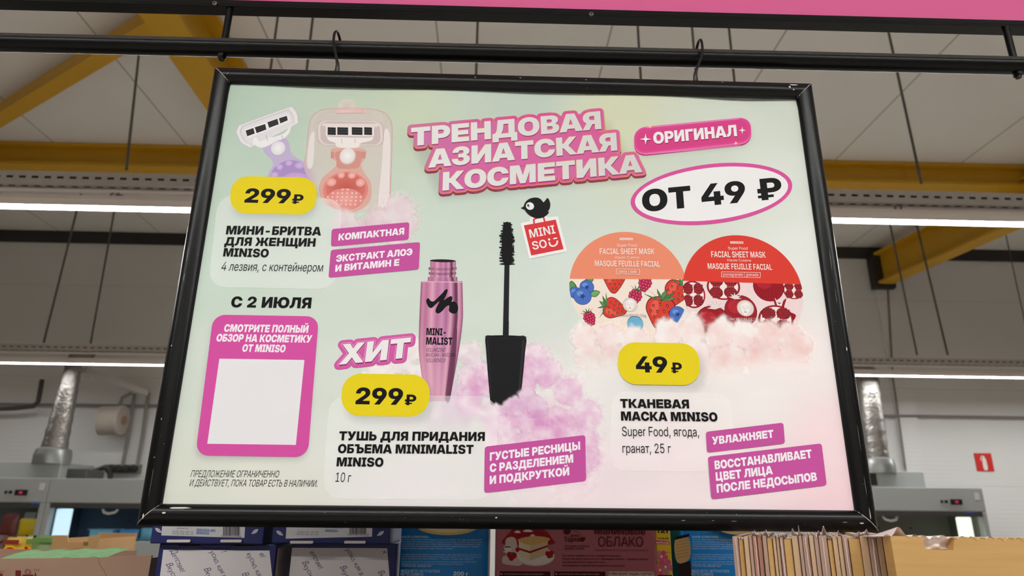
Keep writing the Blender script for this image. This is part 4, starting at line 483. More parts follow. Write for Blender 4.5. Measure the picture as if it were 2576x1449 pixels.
def glyph_tris(font, ch):
    g = font.get(ch)
    if g is None: return None
    if g[2] is None:
        cs = g[1]
        vs, ed = [], []
        for c in cs:
            o = len(vs); n = len(c)
            vs += [Vector((x / 1000, y / 1000)) for x, y in c]
            ed += [(o + i, o + (i + 1) % n) for i in range(n)]
        r = delaunay_2d_cdt(vs, ed, [], 0, 1e-6)
        verts = [(v.x * 1000, v.y * 1000) for v in r[0]]
        tris = []
        for t in r[2]:
            gx, gy = sum(verts[i][0] for i in t) / 3, sum(verts[i][1] for i in t) / 3
            w = 0
            for c in cs:                     # winding number
                for i in range(len(c)):
                    (ax, ay), (bx, by) = c[i - 1], c[i]
                    if (ay <= gy) != (by <= gy) and (gx - ax) * (by - ay) * (1 if by > ay else -1) < (gy - ay) * (bx - ax) * (1 if by > ay else -1):
                        w += 1 if by > ay else -1
            if w: tris.append(tuple(t))
        used = sorted({i for t in tris for i in t}); mp = {k: i for i, k in enumerate(used)}
        g[2] = ([verts[i] for i in used], [tuple(mp[i] for i in t) for t in tris])
    return g[2]

class Plane:
    """a flat printed face: origin, across, up, outward normal"""
    def __init__(s, O, U, V):
        s.O, s.U, s.V = Vector(O), Vector(U).normalized(), Vector(V).normalized()
        s.N = s.U.cross(s.V).normalized()
        if s.N.dot(CAM - s.O) < 0: s.N = -s.N
    def px(s, x, y):
        d = ray(x, y)
        t = (s.O - CAM).dot(s.N) / d.dot(s.N)
        p = CAM + d * t - s.O
        return (p.dot(s.U), p.dot(s.V))
    def pxs(s, pts): return [s.px(*p) for p in pts]
    def world(s, u, v, h): return s.O + s.U * u + s.V * v + s.N * h

def lerp(a, b, t): return tuple(x + (y - x) * t for x, y in zip(a, b))

def spline(pts, n=6, closed=True):
    out = []; m = len(pts)
    rngi = range(m) if closed else range(m - 1)
    for i in rngi:
        g = lambda k: pts[k % m] if closed else pts[max(0, min(m - 1, k))]
        p0, p1, p2, p3 = g(i - 1), g(i), g(i + 1), g(i + 2)
        for k in range(n):
            t = k / n
            out.append(tuple(0.5 * (2 * b + (c - a) * t + (2 * a - 5 * b + 4 * c - d) * t * t + (3 * b - a - 3 * c + d) * t ** 3)
                             for a, b, c, d in zip(p0, p1, p2, p3)))
    if not closed: out.append(tuple(pts[-1]))
    return out

def rounded(q, r, n=7):
    """quad (TL, TR, BR, BL) with rounded corners, r in the quad's own units"""
    out = []
    for i in range(4):
        p, a, b = Vector(q[i]), Vector(q[i - 1]), Vector(q[(i + 1) % 4])
        da, db = (a - p).normalized(), (b - p).normalized()
        p0, p1 = p + da * r, p + db * r
        for k in range(n + 1):
            t = k / n
            w = 0.42                        # close to a circular arc
            c = p
            x = (1 - t) ** 3 * p0 + 3 * t * (1 - t) ** 2 * (p0 + (c - p0) * 0.56) + 3 * t * t * (1 - t) * (p1 + (c - p1) * 0.56) + t ** 3 * p1
            out.append(tuple(x))
    return out

def ellipse(c, rx, ry, rot=0.0, n=28):
    ca, sa = math.cos(rot), math.sin(rot)
    return [(c[0] + rx * math.cos(a) * ca - ry * math.sin(a) * sa, c[1] + rx * math.cos(a) * sa + ry * math.sin(a) * ca)
            for a in (2 * math.pi * k / n for k in range(n))]

def clip_convex(poly, clip):
    if area(clip) < 0: clip = clip[::-1]
    out = list(poly)
    for i in range(len(clip)):
        a, b = clip[i - 1], clip[i]
        inp, out = out, []
        side = lambda p: (b[0] - a[0]) * (p[1] - a[1]) - (b[1] - a[1]) * (p[0] - a[0])
        for k in range(len(inp)):
            p, q = inp[k - 1], inp[k]
            sp, sq = side(p), side(q)
            if sp >= 0: 
                if sq >= 0: out.append(q)
                else: out.append(lerp(p, q, sp / (sp - sq)))
            elif sq >= 0:
                out.append(lerp(p, q, sp / (sp - sq))); out.append(q)
        if not out: return []
    return out

def union(polys):
    """one non-overlapping set of triangles covering all (convex) polygons"""
    polys = [p if area(p) > 0 else p[::-1] for p in polys if abs(area(p)) > 1e-14]
    if not polys: return [], []
    al = np.array([q for p in polys for q in p])
    c = al.mean(0); sc = np.abs(al - c).max()
    vs, fs, ed = [], [], []
    for p in polys:
        o = len(vs); n = len(p)
        vs += [Vector(((x - c[0]) / sc, (y - c[1]) / sc)) for x, y in p]
        ed += [(o + i, o + (i + 1) % n) for i in range(n)]
    r = delaunay_2d_cdt(vs, ed, [], 0, 1e-6)
    V = np.array([(v.x, v.y) for v in r[0]]); T = np.array([tuple(f) for f in r[2]])
    G = V[T].mean(1)
    keep = np.zeros(len(T), bool)
    for p in polys:
        q = (np.array(p) - c) / sc
        lo, hi = q.min(0), q.max(0)
        idx = np.where(~keep & (G[:, 0] >= lo[0]) & (G[:, 0] <= hi[0]) & (G[:, 1] >= lo[1]) & (G[:, 1] <= hi[1]))[0]
        if not len(idx): continue
        ok = np.ones(len(idx), bool)
        for i in range(len(q)):
            e = q[i] - q[i - 1]
            ok &= e[0] * (G[idx, 1] - q[i - 1][1]) - e[1] * (G[idx, 0] - q[i - 1][0]) >= -1e-9
        keep[idx[ok]] = True
    T = T[keep]
    used = np.unique(T); mp = np.zeros(len(V), int); mp[used] = np.arange(len(used))
    return [tuple(p) for p in V[used] * sc + c], [tuple(t) for t in mp[T]]

class Ink:
    """flat printed shapes on a Plane, colours in a vertex attribute; the coordinates are the plane's own unless px=True"""
    STEP = 1e-6
    def __init__(s, plane, base):
        s.P, s.h, s.v, s.f, s.c = plane, base, [], [], []
        s.clip = None
    def raw(s, pts, faces, cols):
        k = len(s.v)
        s.v += [tuple(s.P.world(p[0], p[1], s.h)) for p in pts]
        s.f += [tuple(i + k for i in f) for f in faces]
        s.c += list(cols)
    def poly(s, pts, col, holes=None):
        s.h += s.STEP
        if s.clip is not None:
            pts = clip_convex(pts, s.clip)
        if len(pts) < 3: return
        loops = [list(pts)] + [list(h) for h in (holes or [])]
        flat = [p for l in loops for p in l]
        t = tessellate_polygon([[Vector((p[0], p[1], 0)) for p in l] for l in loops])
        s.raw(flat, t, [col(p) for p in flat] if callable(col) else [col] * len(flat))
    def disc(s, c, rx, ry, col, rim=None, rot=0.0, n=28):
        if s.clip is not None and rim is None:
            return s.poly(ellipse(c, rx, ry, rot, n), col)
        s.h += s.STEP
        e = ellipse(c, rx, ry, rot, n)
        s.raw([c] + e, [(0, k + 1, (k + 1) % n + 1) for k in range(n)], [col] + [rim or col] * n)
    def stroke_polys(s, pts, w, closed=False, n=8):
        m = len(pts); out = []
        if s.clip is not None:
            cl = s.clip if area(s.clip) > 0 else s.clip[::-1]
            ok = lambda p: inside(p, cl)
        else:
            ok = lambda p: True
        for i in range(m if closed else m - 1):
            a, b = Vector(pts[i]), Vector(pts[(i + 1) % m])
            d = b - a
            if d.length < 1e-9 or not ok(a) or not ok(b): continue
            q = Vector((-d.y, d.x)).normalized() * (w / 2)
            out.append([tuple(a + q), tuple(a - q), tuple(b - q), tuple(b + q)])
        for i in range(m):
            if not ok(pts[i]): continue
            if closed or 0 < i < m - 1:
                d0, d1 = Vector(pts[i]) - Vector(pts[i - 1]), Vector(pts[(i + 1) % m]) - Vector(pts[i])
                if d0.length < 1e-9 or d1.length < 1e-9 or d0.angle(d1) < 0.12: continue
            out.append(ellipse(pts[i], w / 2, w / 2, 0.2, n))
        return out
    def stroke(s, pts, w, col, closed=False, n=8):
        s.h += s.STEP
        vt, tr = union(s.stroke_polys(pts, w, closed, n))
        s.raw(vt, tr, [col] * len(vt))
    def text_frame(s, p0, p1, h=None, top=None, slant=0.0):
        a, b = s.P.px(*p0), s.P.px(*p1)
        if top is not None:
            c = s.P.px(*top)
            e2 = (c[0] - a[0], c[1] - a[1])
        else:
            hh = s.P.px(p0[0], p0[1] - h)[1] - a[1]
            e2 = (slant * hh, hh)
        return a, (b[0] - a[0], b[1] - a[1]), e2
    def layout(s, txt, font, track=0.0):
        F = FONTS[font]; x = 0.0; items = []
        for ch in txt:
            if ch == ' ' or ch not in F: x += 260 + track; continue
            items.append((ch, x)); x += F[ch][0] + track
        allx = [px + ox for ch, ox in items for ct in F[ch][1] for px, _ in ct]
        return F, items, min(allx), max(allx)
    def text(s, txt, p0, p1, col, font='black', h=None, top=None, slant=0.0, off=(0, 0), outline=0.0, track=0.0):
        """p0, p1: left and right end of the ink on the base line in the photo; h: cap height there"""
        s.h += s.STEP
        a, e1, e2 = s.text_frame(p0, p1, h, top, slant)
        F, items, x0, x1 = s.layout(txt, font, track)
        L = x1 - x0
        def mp(x, y):
            u, v = (x - x0) / L, y / CAP
            return (a[0] + e1[0] * u + e2[0] * v + off[0], a[1] + e1[1] * u + e2[1] * v + off[1])
        for ch, ox in items:
            vt, tr = glyph_tris(F, ch)
            pts = [mp(x + ox, y) for x, y in vt]
            if outline:
                pl = [[pts[i] for i in t] for t in tr]
                for ct in F[ch][1]:
                    if area(ct) < 0: pl += s.stroke_polys([mp(x + ox, y) for x, y in ct], outline * 2, True, 12)
                s.h += s.STEP * .4
                pts, tr = union(pl)
            s.raw(pts, tr, [col(p) for p in pts] if callable(col) else [col] * len(pts))
    def build(s, name, mat, parent=None, origin=None):
        me = bpy.data.meshes.new(name)
        off = Vector(origin) if origin is not None else s.P.O
        me.from_pydata([Vector(v) - off for v in s.v], [], s.f)
        me.materials.append(mat)
        ca = me.color_attributes.new('ink', 'FLOAT_COLOR', 'POINT')
        c = np.array(s.c, dtype=np.float32)
        if mat is INK_SOFT:      # a film lets light through on the way in and out again: weigh its ink so that it covers as printed
            a = np.clip(c[:, 3:], 0.0005, 1); a2 = 1 - np.sqrt(1 - a); B = 0.75
            T = a * c[:, :3] + (1 - a) * B; q = 1 + T * B
            x = (q - np.sqrt(np.maximum(0, q * q - 4 * B * a * c[:, :3]))) / (2 * B)
            c = np.concatenate([x / a2, a2], 1).astype(np.float32)
        ca.data.foreach_set('color', c.ravel())
        me.update()
        o = bpy.data.objects.new(name, me)
        C.objects.link(o)
        if parent is not None:
            o.parent = parent
            p = Vector((0, 0, 0)); q = parent
            while q is not None: p += q.location; q = q.parent
            o.location = off - p
        else: o.location = off
        return o

# value noise for the printed airbrush clouds
_lat = np.random.RandomState(3).rand(256, 256)
def vnoise(x, y):
    xi, yi = np.floor(x).astype(int), np.floor(y).astype(int)
    fx, fy = x - xi, y - yi
    fx, fy = fx * fx * (3 - 2 * fx), fy * fy * (3 - 2 * fy)
    g = lambda a, b: _lat[a % 256, b % 256]
    return (g(xi, yi) * (1 - fx) + g(xi + 1, yi) * fx) * (1 - fy) + (g(xi, yi + 1) * (1 - fx) + g(xi + 1, yi + 1) * fx) * fy
def fbm(x, y, o=4):
    s = 0; a = 0.5; t = 0
    for k in range(o):
        s = s + a * vnoise(x * 2 ** k + 17 * k, y * 2 ** k + 31 * k); t += a; a *= 0.5
    return s / t
def sstep(a, b, x):
    t = np.clip((x - a) / (b - a), 0, 1)
    return t * t * (3 - 2 * t)
def linv(c):
    c = np.asarray(c, dtype=float) / 255.0
    return np.where(c <= 0.04045, c / 12.92, ((c + 0.055) / 1.055) ** 2.4)

def patch(ink, x0, y0, x1, y1, step, field):
    """a fine grid of printed colour; field(X, Y) gets photo coordinates and returns rgb (0..255) and alpha"""
    nx, ny = max(2, int((x1 - x0) / step)), max(2, int((y1 - y0) / step))
    X, Y = np.meshgrid(np.linspace(x0, x1, nx + 1), np.linspace(y0, y1, ny + 1))
    col, al = field(X, Y)
    c = np.concatenate([linv(col), al[..., None]], -1).reshape(-1, 4)
    A = al.ravel()
    ink.h += ink.STEP
    pts = [ink.P.px(x, y) for x, y in zip(X.ravel(), Y.ravel())]
    fs = []
    for j in range(ny):
        for i in range(nx):
            q = (j * (nx + 1) + i, j * (nx + 1) + i + 1, (j + 1) * (nx + 1) + i + 1, (j + 1) * (nx + 1) + i)
            if max(A[k] for k in q) > 0.004: fs.append(q)
    used = sorted({k for f in fs for k in f}); mp = {k: i for i, k in enumerate(used)}
    ink.raw([pts[k] for k in used], [tuple(mp[k] for k in f) for f in fs], [tuple(c[k]) for k in used])

def quad_shadow(q, r, blur, alpha, dx=0, dy=0, col=(60, 60, 70)):
    """field of a soft printed drop shadow below a rounded quad (photo px)"""
    P = np.array(rounded(q, r)) + np.array([dx, dy])
    def field(X, Y):
        d = np.full(X.shape, 1e9); ins = np.zeros(X.shape, bool)
        for k in range(len(P)):
            a, b = P[k - 1], P[k]
            ab = b - a; L = max(1e-9, (ab ** 2).sum())
            t = np.clip(((X - a[0]) * ab[0] + (Y - a[1]) * ab[1]) / L, 0, 1)
            d = np.minimum(d, np.hypot(X - a[0] - t * ab[0], Y - a[1] - t * ab[1]))
            if abs(b[1] - a[1]) > 1e-9:
                ins ^= ((a[1] > Y) != (b[1] > Y)) & (X < (b[0] - a[0]) * (Y - a[1]) / (b[1] - a[1]) + a[0])
        sd = np.where(ins, -d, d)
        al = alpha * (1 - sstep(-blur, blur, sd))
        return np.broadcast_to(np.array(col, float), X.shape + (3,)), al
    xs, ys = P[:, 0], P[:, 1]
    return (xs.min() - blur, ys.min() - blur, xs.max() + blur, ys.max() + blur), field

def clouds(puffs, tint, deep, light, sharp=0.22, fade=None, scale=26.0, amax=1.0, wild=0.55):
    """cotton-candy cloud print: puffs (x, y, r, weight of the deep colour)"""
    def field(X, Y):
        n1 = fbm(X / scale, Y / scale, 5); n2 = fbm(X / (scale * 0.32) + 50, Y / (scale * 0.32), 3)
        best = np.full(X.shape, -9.0); hgt = np.zeros(X.shape); deepw = np.zeros(X.shape); ws = np.zeros(X.shape) + 1e-6
        for (cx, cy, r, w) in puffs:
            dx, dy = (X - cx) / r, (Y - cy) / r
            d = np.hypot(dx, dy)
            best = np.maximum(best, 1 - d)
            k = np.exp(-(d * 1.5) ** 2)
            deepw += k * w; ws += k
            hgt += k * (-dy * 0.55 - dx * 0.25)
        deepw /= ws; hgt /= ws
        m = best + (1.5 * wild * (n1 - 0.5) + 0.22 * (n2 - 0.5)) * (1 - sstep(0.22, 0.6, best))
        al = amax * sstep(0.0, sharp, m)
        if fade is not None: al = al * fade(X, Y)
        t = np.clip(0.5 + hgt * 0.45 + (n1 - 0.5) * 1.9 + (n2 - 0.5) * 0.6, 0, 1)[..., None]
        base = np.array(tint, float) * (1 - deepw[..., None]) + np.array(deep, float) * deepw[..., None]
        t = np.maximum(t, (1 - sstep(0.2, 0.9, al / max(amax, .01)))[..., None])
        return base * (1 - t) + (np.array(light, float) * (0.65 + 0.35 * (1 - deepw[..., None])) + base * 0.35 * deepw[..., None]) * t, al
    return field

def ink_material(name, alpha, rough=0.55, spec=0.12):
    m = bpy.data.materials.new(name); m.use_nodes = True
    nt = m.node_tree; b = nt.nodes['Principled BSDF']
    a = nt.nodes.new('ShaderNodeAttribute'); a.attribute_name = 'ink'
    nt.links.new(a.outputs['Color'], b.inputs['Base Color'])
    b.inputs['Roughness'].default_value = rough
    b.inputs['Specular IOR Level'].default_value = spec
    if alpha: nt.links.new(a.outputs['Alpha'], b.inputs['Alpha'])
    return m
INK = ink_material('printed_ink', False)
INK_SOFT = ink_material('translucent_printed_ink', True)
INK_GLOSS = ink_material('glossy_printed_film', False, 0.3, 0.4)

# ------------------------------------------------------------------ the shop hall
HALL_X0, HALL_X1, HALL_Y0, WALL_Y, CEIL_Z = -9.0, 9.0, -7.5, 7.5, 5.0

def seam_material(name, colr, axis, period, offset, width, dark, rough=0.7, rib=None):
    """painted metal panels: dark joints every `period` metres along an axis, optional fine ribs across"""
    m = bpy.data.materials.new(name); m.use_nodes = True
    nt = m.node_tree; b = nt.nodes['Principled BSDF']; L = nt.links.new
    tc = nt.nodes.new('ShaderNodeTexCoord'); sp = nt.nodes.new('ShaderNodeSeparateXYZ')
    L(tc.outputs['Object'], sp.inputs[0])
    def math_(op, a, bv):
        n = nt.nodes.new('ShaderNodeMath'); n.operation = op
        if isinstance(a, float): n.inputs[0].default_value = a
        else: L(a, n.inputs[0])
        n.inputs[1].default_value = bv
        return n.outputs[0]
    v = math_('FRACT', math_('DIVIDE', math_('SUBTRACT', sp.outputs[axis], offset), period), 0)
    f = math_('LESS_THAN', v, width / period)
    n = nt.nodes.new('ShaderNodeTexNoise'); n.inputs['Scale'].default_value = 0.6; n.inputs['Detail'].default_value = 3
    L(tc.outputs['Object'], n.inputs['Vector'])
    mx0 = nt.nodes.new('ShaderNodeMix'); mx0.data_type = 'RGBA'
    mx0.inputs['A'].default_value = tuple(c * 0.93 for c in colr[:3]) + (1,); mx0.inputs['B'].default_value = tuple(min(1, c * 1.05) for c in colr[:3]) + (1,)
    L(n.outputs['Fac'], mx0.inputs['Factor'])
    mx = nt.nodes.new('ShaderNodeMix'); mx.data_type = 'RGBA'
    L(mx0.outputs['Result'], mx.inputs['A']); mx.inputs['B'].default_value = tuple(dark[:3]) + (1,)
    L(f, mx.inputs['Factor']); L(mx.outputs['Result'], b.inputs['Base Color'])
    b.inputs['Roughness'].default_value = rough; b.inputs['Specular IOR Level'].default_value = 0.25
    if rib:
        w = math_('FRACT', math_('DIVIDE', sp.outputs[rib[0]], rib[1]), 0)
        ab = math_('ABSOLUTE', math_('SUBTRACT', w, 0.5), 0)
        st = math_('MULTIPLY', ab, 1.0)
        bp = nt.nodes.new('ShaderNodeBump'); bp.inputs['Strength'].default_value = rib[2]; bp.inputs['Distance'].default_value = 0.004
        L(st, bp.inputs['Height']); L(bp.outputs['Normal'], b.inputs['Normal'])
    return m

ceil_mat = seam_material('ceiling_sandwich_panels', (0.79, 0.765, 0.735), 0, 1.29, -3.068, 0.013, (0.36, 0.35, 0.32))
wall_mat = seam_material('wall_sandwich_panels', (0.70, 0.69, 0.68), 2, 1.16, 0.79, 0.008, (0.58, 0.57, 0.56), rib=(2, 0.05, 0.25))
side_mat = seam_material('side_wall_panels', (0.50, 0.46, 0.42), 2, 1.16, 0.79, 0.010, (0.44, 0.43, 0.42))
floor_mat = material('floor_porcelain_tiles', (0.55, 0.50, 0.44), 0.3, noise=(2.5, (0.48, 0.44, 0.385)))
def slab(name, *b, mat):
    m = MB(); m.box(*b); return struct(m.build(name, mat))
slab('floor', HALL_X0, HALL_X1, HALL_Y0, WALL_Y, -0.1, 0.0, mat=floor_mat)
slab('ceiling', HALL_X0, HALL_X1, HALL_Y0, WALL_Y, CEIL_Z, CEIL_Z + 0.12, mat=ceil_mat)
slab('wall_back', HALL_X0, HALL_X1, WALL_Y, WALL_Y + 0.15, 0.0, CEIL_Z, mat=wall_mat)
slab('wall_front', HALL_X0, HALL_X1, HALL_Y0 - 0.15, HALL_Y0, 0.0, CEIL_Z, mat=side_mat)
slab('wall_left', HALL_X0 - 0.15, HALL_X0, HALL_Y0, WALL_Y, 0.0, CEIL_Z, mat=side_mat)
slab('wall_right', HALL_X1, HALL_X1 + 0.15, HALL_Y0, WALL_Y, 0.0, CEIL_Z, mat=side_mat)
dark_steel = material('dark_painted_steel', rgb(44, 41, 39), 0.6)
slab('trim_1', HALL_X0, HALL_X1, WALL_Y - 0.03, WALL_Y, 4.842, CEIL_Z, mat=dark_steel)

slab('trim_2', 4.96, 5.20, WALL_Y - .05, WALL_Y, 0.0, 4.4, mat=wall_mat)

# ---- yellow roof steel
yellow_steel = material('yellow_painted_steel', (0.62, 0.345, 0.010), 0.5, noise=(3, (0.55, 0.30, 0.012)))
def i_beam(name, a, b, depth, width, label, web=0.012, fl=0.03, stop=True):
    """I-section from a to b (points on the middle of the underside)"""
    a, b = Vector(a), Vector(b)
    d = (b - a); L = d.length; d.normalize()
    n = Vector((0, 0, 1)).cross(d).normalized()
    M = Matrix(((d.x, n.x, 0, a.x), (d.y, n.y, 0, a.y), (d.z, n.z, 1, a.z), (0, 0, 0, 1)))
    m = MB()
    m.box(0, L, -width / 2, width / 2, 0, fl, M=M)
    m.box(0, L, -web / 2, web / 2, fl, depth - fl, M=M)
    m.box(0, L, -width / 2, width / 2, depth - fl, depth, M=M)
    root = thing(name, label, 'roof beam', a)
    m.build('beam_profile', yellow_steel, root, origin=a)
    return root, M, L
i_beam('roof_beam', (-2.21, -7.3, 4.56), (-2.155, 5.15, 4.56), 0.42, 0.25, 'big yellow roof girder running toward the back wall, upper left of the poster')
br, M, L = i_beam('roof_beam', (5.03, 7.36, 4.45), (5.72, 3.2, 4.45), 0.42, 0.20, 'yellow roof girder ending on a dark plate at the back wall, right side')
m = MB(); m.box(4.90, 5.17, 7.36, 7.47, 4.40, 4.88)
for z in (4.5, 4.62, 4.74):
    for x in (4.96, 5.11): m.tube([(x, 7.335, z), (x, 7.365, z)], 0.016, 8)
m.build('end_plate', dark_steel, br, origin=(5.03, 7.36, 4.45))
i_beam('roof_beam', (-8.9, 5.27, 4.755), (8.9, 5.24, 4.755), 0.24, 0.16, 'long yellow cross beam under the ceiling, left to right behind the poster')
d = Vector((0.832, -0.555, 0))
p0_, p1_ = Vector((-5.29, 5.12, 4.80)), Vector((-2.42, 3.19, 4.80))
nrm = Vector((0.555, 0.832, 0))
m = MB(); m.prism([p0_ + nrm * .06, p1_ + nrm * .06, p1_ - nrm * .05, p0_ - nrm * .05], (0, 0, 0), (0, 0, 0.012))
m.prism([p0_ - nrm * .05, p1_ - nrm * .05, p1_ - nrm * .062, p0_ - nrm * .062], (0, 0, 0), (0, 0, 0.12))
m.prism([p0_ + nrm * .06, p1_ + nrm * .06, p1_ - nrm * .05, p0_ - nrm * .05], (0, 0, 0.108), (0, 0, 0.12))
o = m.build('diagonal_brace', yellow_steel, origin=p1_); tag(o, 'slim yellow diagonal brace meeting the big girder at upper left', 'brace')

# ---- ceiling strip lamps, cable trays and their hangers
galv = material('galvanised_steel', rgb(200, 195, 190), 0.5, 0.25, noise=(30, rgb(176, 172, 168)))
slot_dark = material('slot_shadow', rgb(40, 38, 37), 0.9)
lamp_white = material('lamp_housing_white', rgb(238, 230, 227), 0.5)
glow = material('lamp_diffuser_glow', (0.9, 0.9, 0.9), 0.5, emit=LAMP_TINT + (LAMP_GLOW,))
glow_soft = material('lamp_diffuser_dimmer', (0.9, 0.9, 0.9), 0.5, emit=LAMP_TINT + (LAMP_GLOW * .35,))
glow_mid = material('lamp_diffuser_medium', (0.9, 0.9, 0.9), 0.5, emit=LAMP_TINT + (LAMP_GLOW * .7,))
clip_mat = material('lamp_clip_steel', rgb(120, 118, 116), 0.4, 0.6)
def strip_lamp(x0, x1, y, z, label, clips=(), power=1.0):
    t = thing('strip_lamp', label, 'ceiling lamp', ((x0 + x1) / 2, y, z), 'strip lamps hung below the cable trays')
    w = 0.030
    m = MB()          # housing: trapezoid trough, open towards the glow
    for sg in (-1, 1): m.box(x0, x1, y + sg * w - .002, y + sg * w + .002, z - .011, z + .0255)
    m.prism([(x0, a, b) for a, b in ((y - w * .98, z + .002), (y - w * .98, z + .026), (y - w * .6, z + .052), (y + w * .6, z + .052), (y + w * .98, z + .026), (y + w * .98, z + .002))], (0, 0, 0), (x1 - x0, 0, 0))
    m.build('lamp_housing', lamp_white, t, origin=t.location)
    m = MB(); m.box(x0 + .004, x1 - .004, y - w * .92, y + w * .92, z - .009, z)
    m.build('diffuser', {1.0: glow, .7: glow_mid, .35: glow_soft}[power], t, origin=t.location)
    for cx in clips:
        m = MB(); m.tube([(cx, y - .012, z + .05), (cx - .004, y - .02, z + .058), (cx + .004, y - .016, z + .064), (cx, y - .01, z + .067)], .005, 6)
        m.tube([(cx + .03, y - .012, z + .05), (cx + .026, y - .02, z + .058), (cx + .034, y - .016, z + .064), (cx + .03, y - .01, z + .067)], .005, 6)
        m.build('hanging_clip', clip_mat, t, origin=t.location)
    return t
def cable_tray(x0, x1, y, z, h, w, label, slots=None):
    """perforated trough: front and back lip, slotted floor, a white conduit clipped below"""
    t = thing('cable_tray', label, 'cable tray', ((x0 + x1) / 2, y, z), 'perforated cable trays above the strip lamps')
    m = MB()
    m.box(x0, x1, y - w / 2, y - w / 2 + .002, z + .002, z + h); m.box(x0, x1, y + w / 2 - .002, y + w / 2, z + .002, z + h); m.box(x0, x1, y - w / 2, y + w / 2, z, z + .002)
    if slots:
        a, b, pitch = slots
        n = int((b - a) / pitch)
        for i in range(n):
            for lo in (a + i * pitch,):
                m.box(lo, lo + pitch * .52, y - w / 2 - .0006, y - w / 2, z + h * .42, z + h * .60, 1)
                for r_, sh in ((.22, .0), (.62, .45)):
                    yy = y - w / 2 + w * r_
                    m.box(lo + pitch * sh, lo + pitch * (sh + .5), yy, yy + w * .10, z - .0008, z, 1)
    m.build('tray_trough', [galv, slot_dark], t, origin=t.location)
    m = MB(); m.tube([(x0, y - w * .1, z - .016), (x1, y - w * .1, z - .016)], .013, 10)
    m.build('white_conduit', lamp_white, t, smooth=True, origin=t.location)
    return t
Y1, Y2 = 2.34, 6.24
cable_tray(-8.6, 8.6, Y1 + .01, 3.138, .068, .11, 'perforated steel cable tray above the nearer row of lamps', (-2.9, 3.1, .062))
cable_tray(-8.6, 8.6, Y2 + .05, 3.160, .060, .12, 'perforated steel cable tray above the far row of lamps', (-5.4, 6.1, .075))
strip_lamp(-4.48, -1.475, Y1, 3.040, 'glowing strip lamp left of the poster, upper row', (-1.95,))
strip_lamp(1.52, 4.52, Y1 - .03, 3.046, 'glowing strip lamp right of the poster, upper row', (2.03,))
strip_lamp(-6.2, -3.2, Y2, 3.028, 'glowing strip lamp left of the poster, lower row near the silver duct', (), .35)
strip_lamp(2.2, 5.2465, Y2, 3.034, 'glowing strip lamp right of the poster, lower row above the fridge', (), .7)
strip_lamp(5.2485, 8.26, Y2, 3.034, 'glowing strip lamp at the right photo edge, end to end with its neighbour', (), .7)
strip_lamp(-1.46, 1.50, Y1 - .015, 3.043, 'glowing strip lamp hidden behind the poster, upper row')
strip_lamp(-3.18, 2.18, Y2, 3.031, 'glowing strip lamp hidden behind the poster, lower row', (), .35)
for i, (x0, x1) in enumerate(((-4.6, -1.55), (-1.53, 1.52), (1.54, 4.6))):
    w = ('left', 'middle', 'right')[i]
    strip_lamp(x0, x1, -1.60, 3.04, f'glowing strip lamp over the aisle behind the viewer, {w} one')
    strip_lamp(x0, x1, -5.50, 3.04, f'glowing strip lamp far behind the viewer, {w} one')
wire = material('steel_hanger_wire', rgb(96, 93, 88), 0.5, 0.3)
def hanger(a, b, label, r=.008, foot=False):
    m = MB(); m.tube([a, b], r, 8)
    if foot: m.tube([Vector(a), Vector(a) - Vector((0, 0, .012))], .06, 12)
    o = m.build('hanger_rod', wire, origin=b); tag(o, label, 'hanger rod', 'rods that hang the trays from the ceiling')
def hang_px(q0, q1, Y, label, r=.007, foot=False):
    a, b = at(*q0, Y), at(*q1, Y)
    k = (CEIL_Z - b.z) / (a.z - b.z)
    hanger(b + (a - b) * k, b, label, r, foot)
hanger(at_z(352, 112, 4.56), at(318, 426, 2.35), 'rod holding the nearer tray, left of the poster under the yellow brace', .0075)
hang_px((2259, 190), (2318, 462), 2.33, 'rod holding the nearer tray, right of the poster')
hang_px((193, 530), (110, 862), 6.3, 'left rod of the two dropping to the far tray, left of the poster', .011)
hang_px((285, 545), (228, 864), 6.3, 'right rod of the two dropping to the far tray, left of the poster', .010, True)
hang_px((2265, 690), (2307, 893), 6.3, 'short rod below the yellow girder end, dropping to the far tray', .010)
hang_px((2305, 560), (2384, 893), 6.3, 'long rod crossing the yellow girder down to the far tray', .011)
hang_px((2541, 640), (2596, 893), 6.3, 'thin rod at the right photo edge, dropping to the far tray', .006)
for (q0, q1, lb) in (((683, 147), (682, 172), 'rod seen through the gap just left of the left hook'), ((773, 146), (773, 176), 'rod seen in the gap, nearest the left hook'),
                     ((1198, 158), (1198, 190), 'rod seen in the gap above the middle of the poster'), ((1741, 64), (1752, 205), 'rod seen right beside the right hook'),
                     ((1611, 174), (1612, 202), 'rod with a ceiling bracket seen left of the right hook'), ((1846, 174), (1847, 208), 'rod seen in the gap right of the right hook')):
    a, b = at(*q0, 2.35), at(*q1, 2.35)
    b2 = Vector((b.x, 2.35, 3.2)); a2 = Vector((a.x * .98 + b.x * .02, 2.35, CEIL_Z))
    hanger(a2, b2, lb, .007)

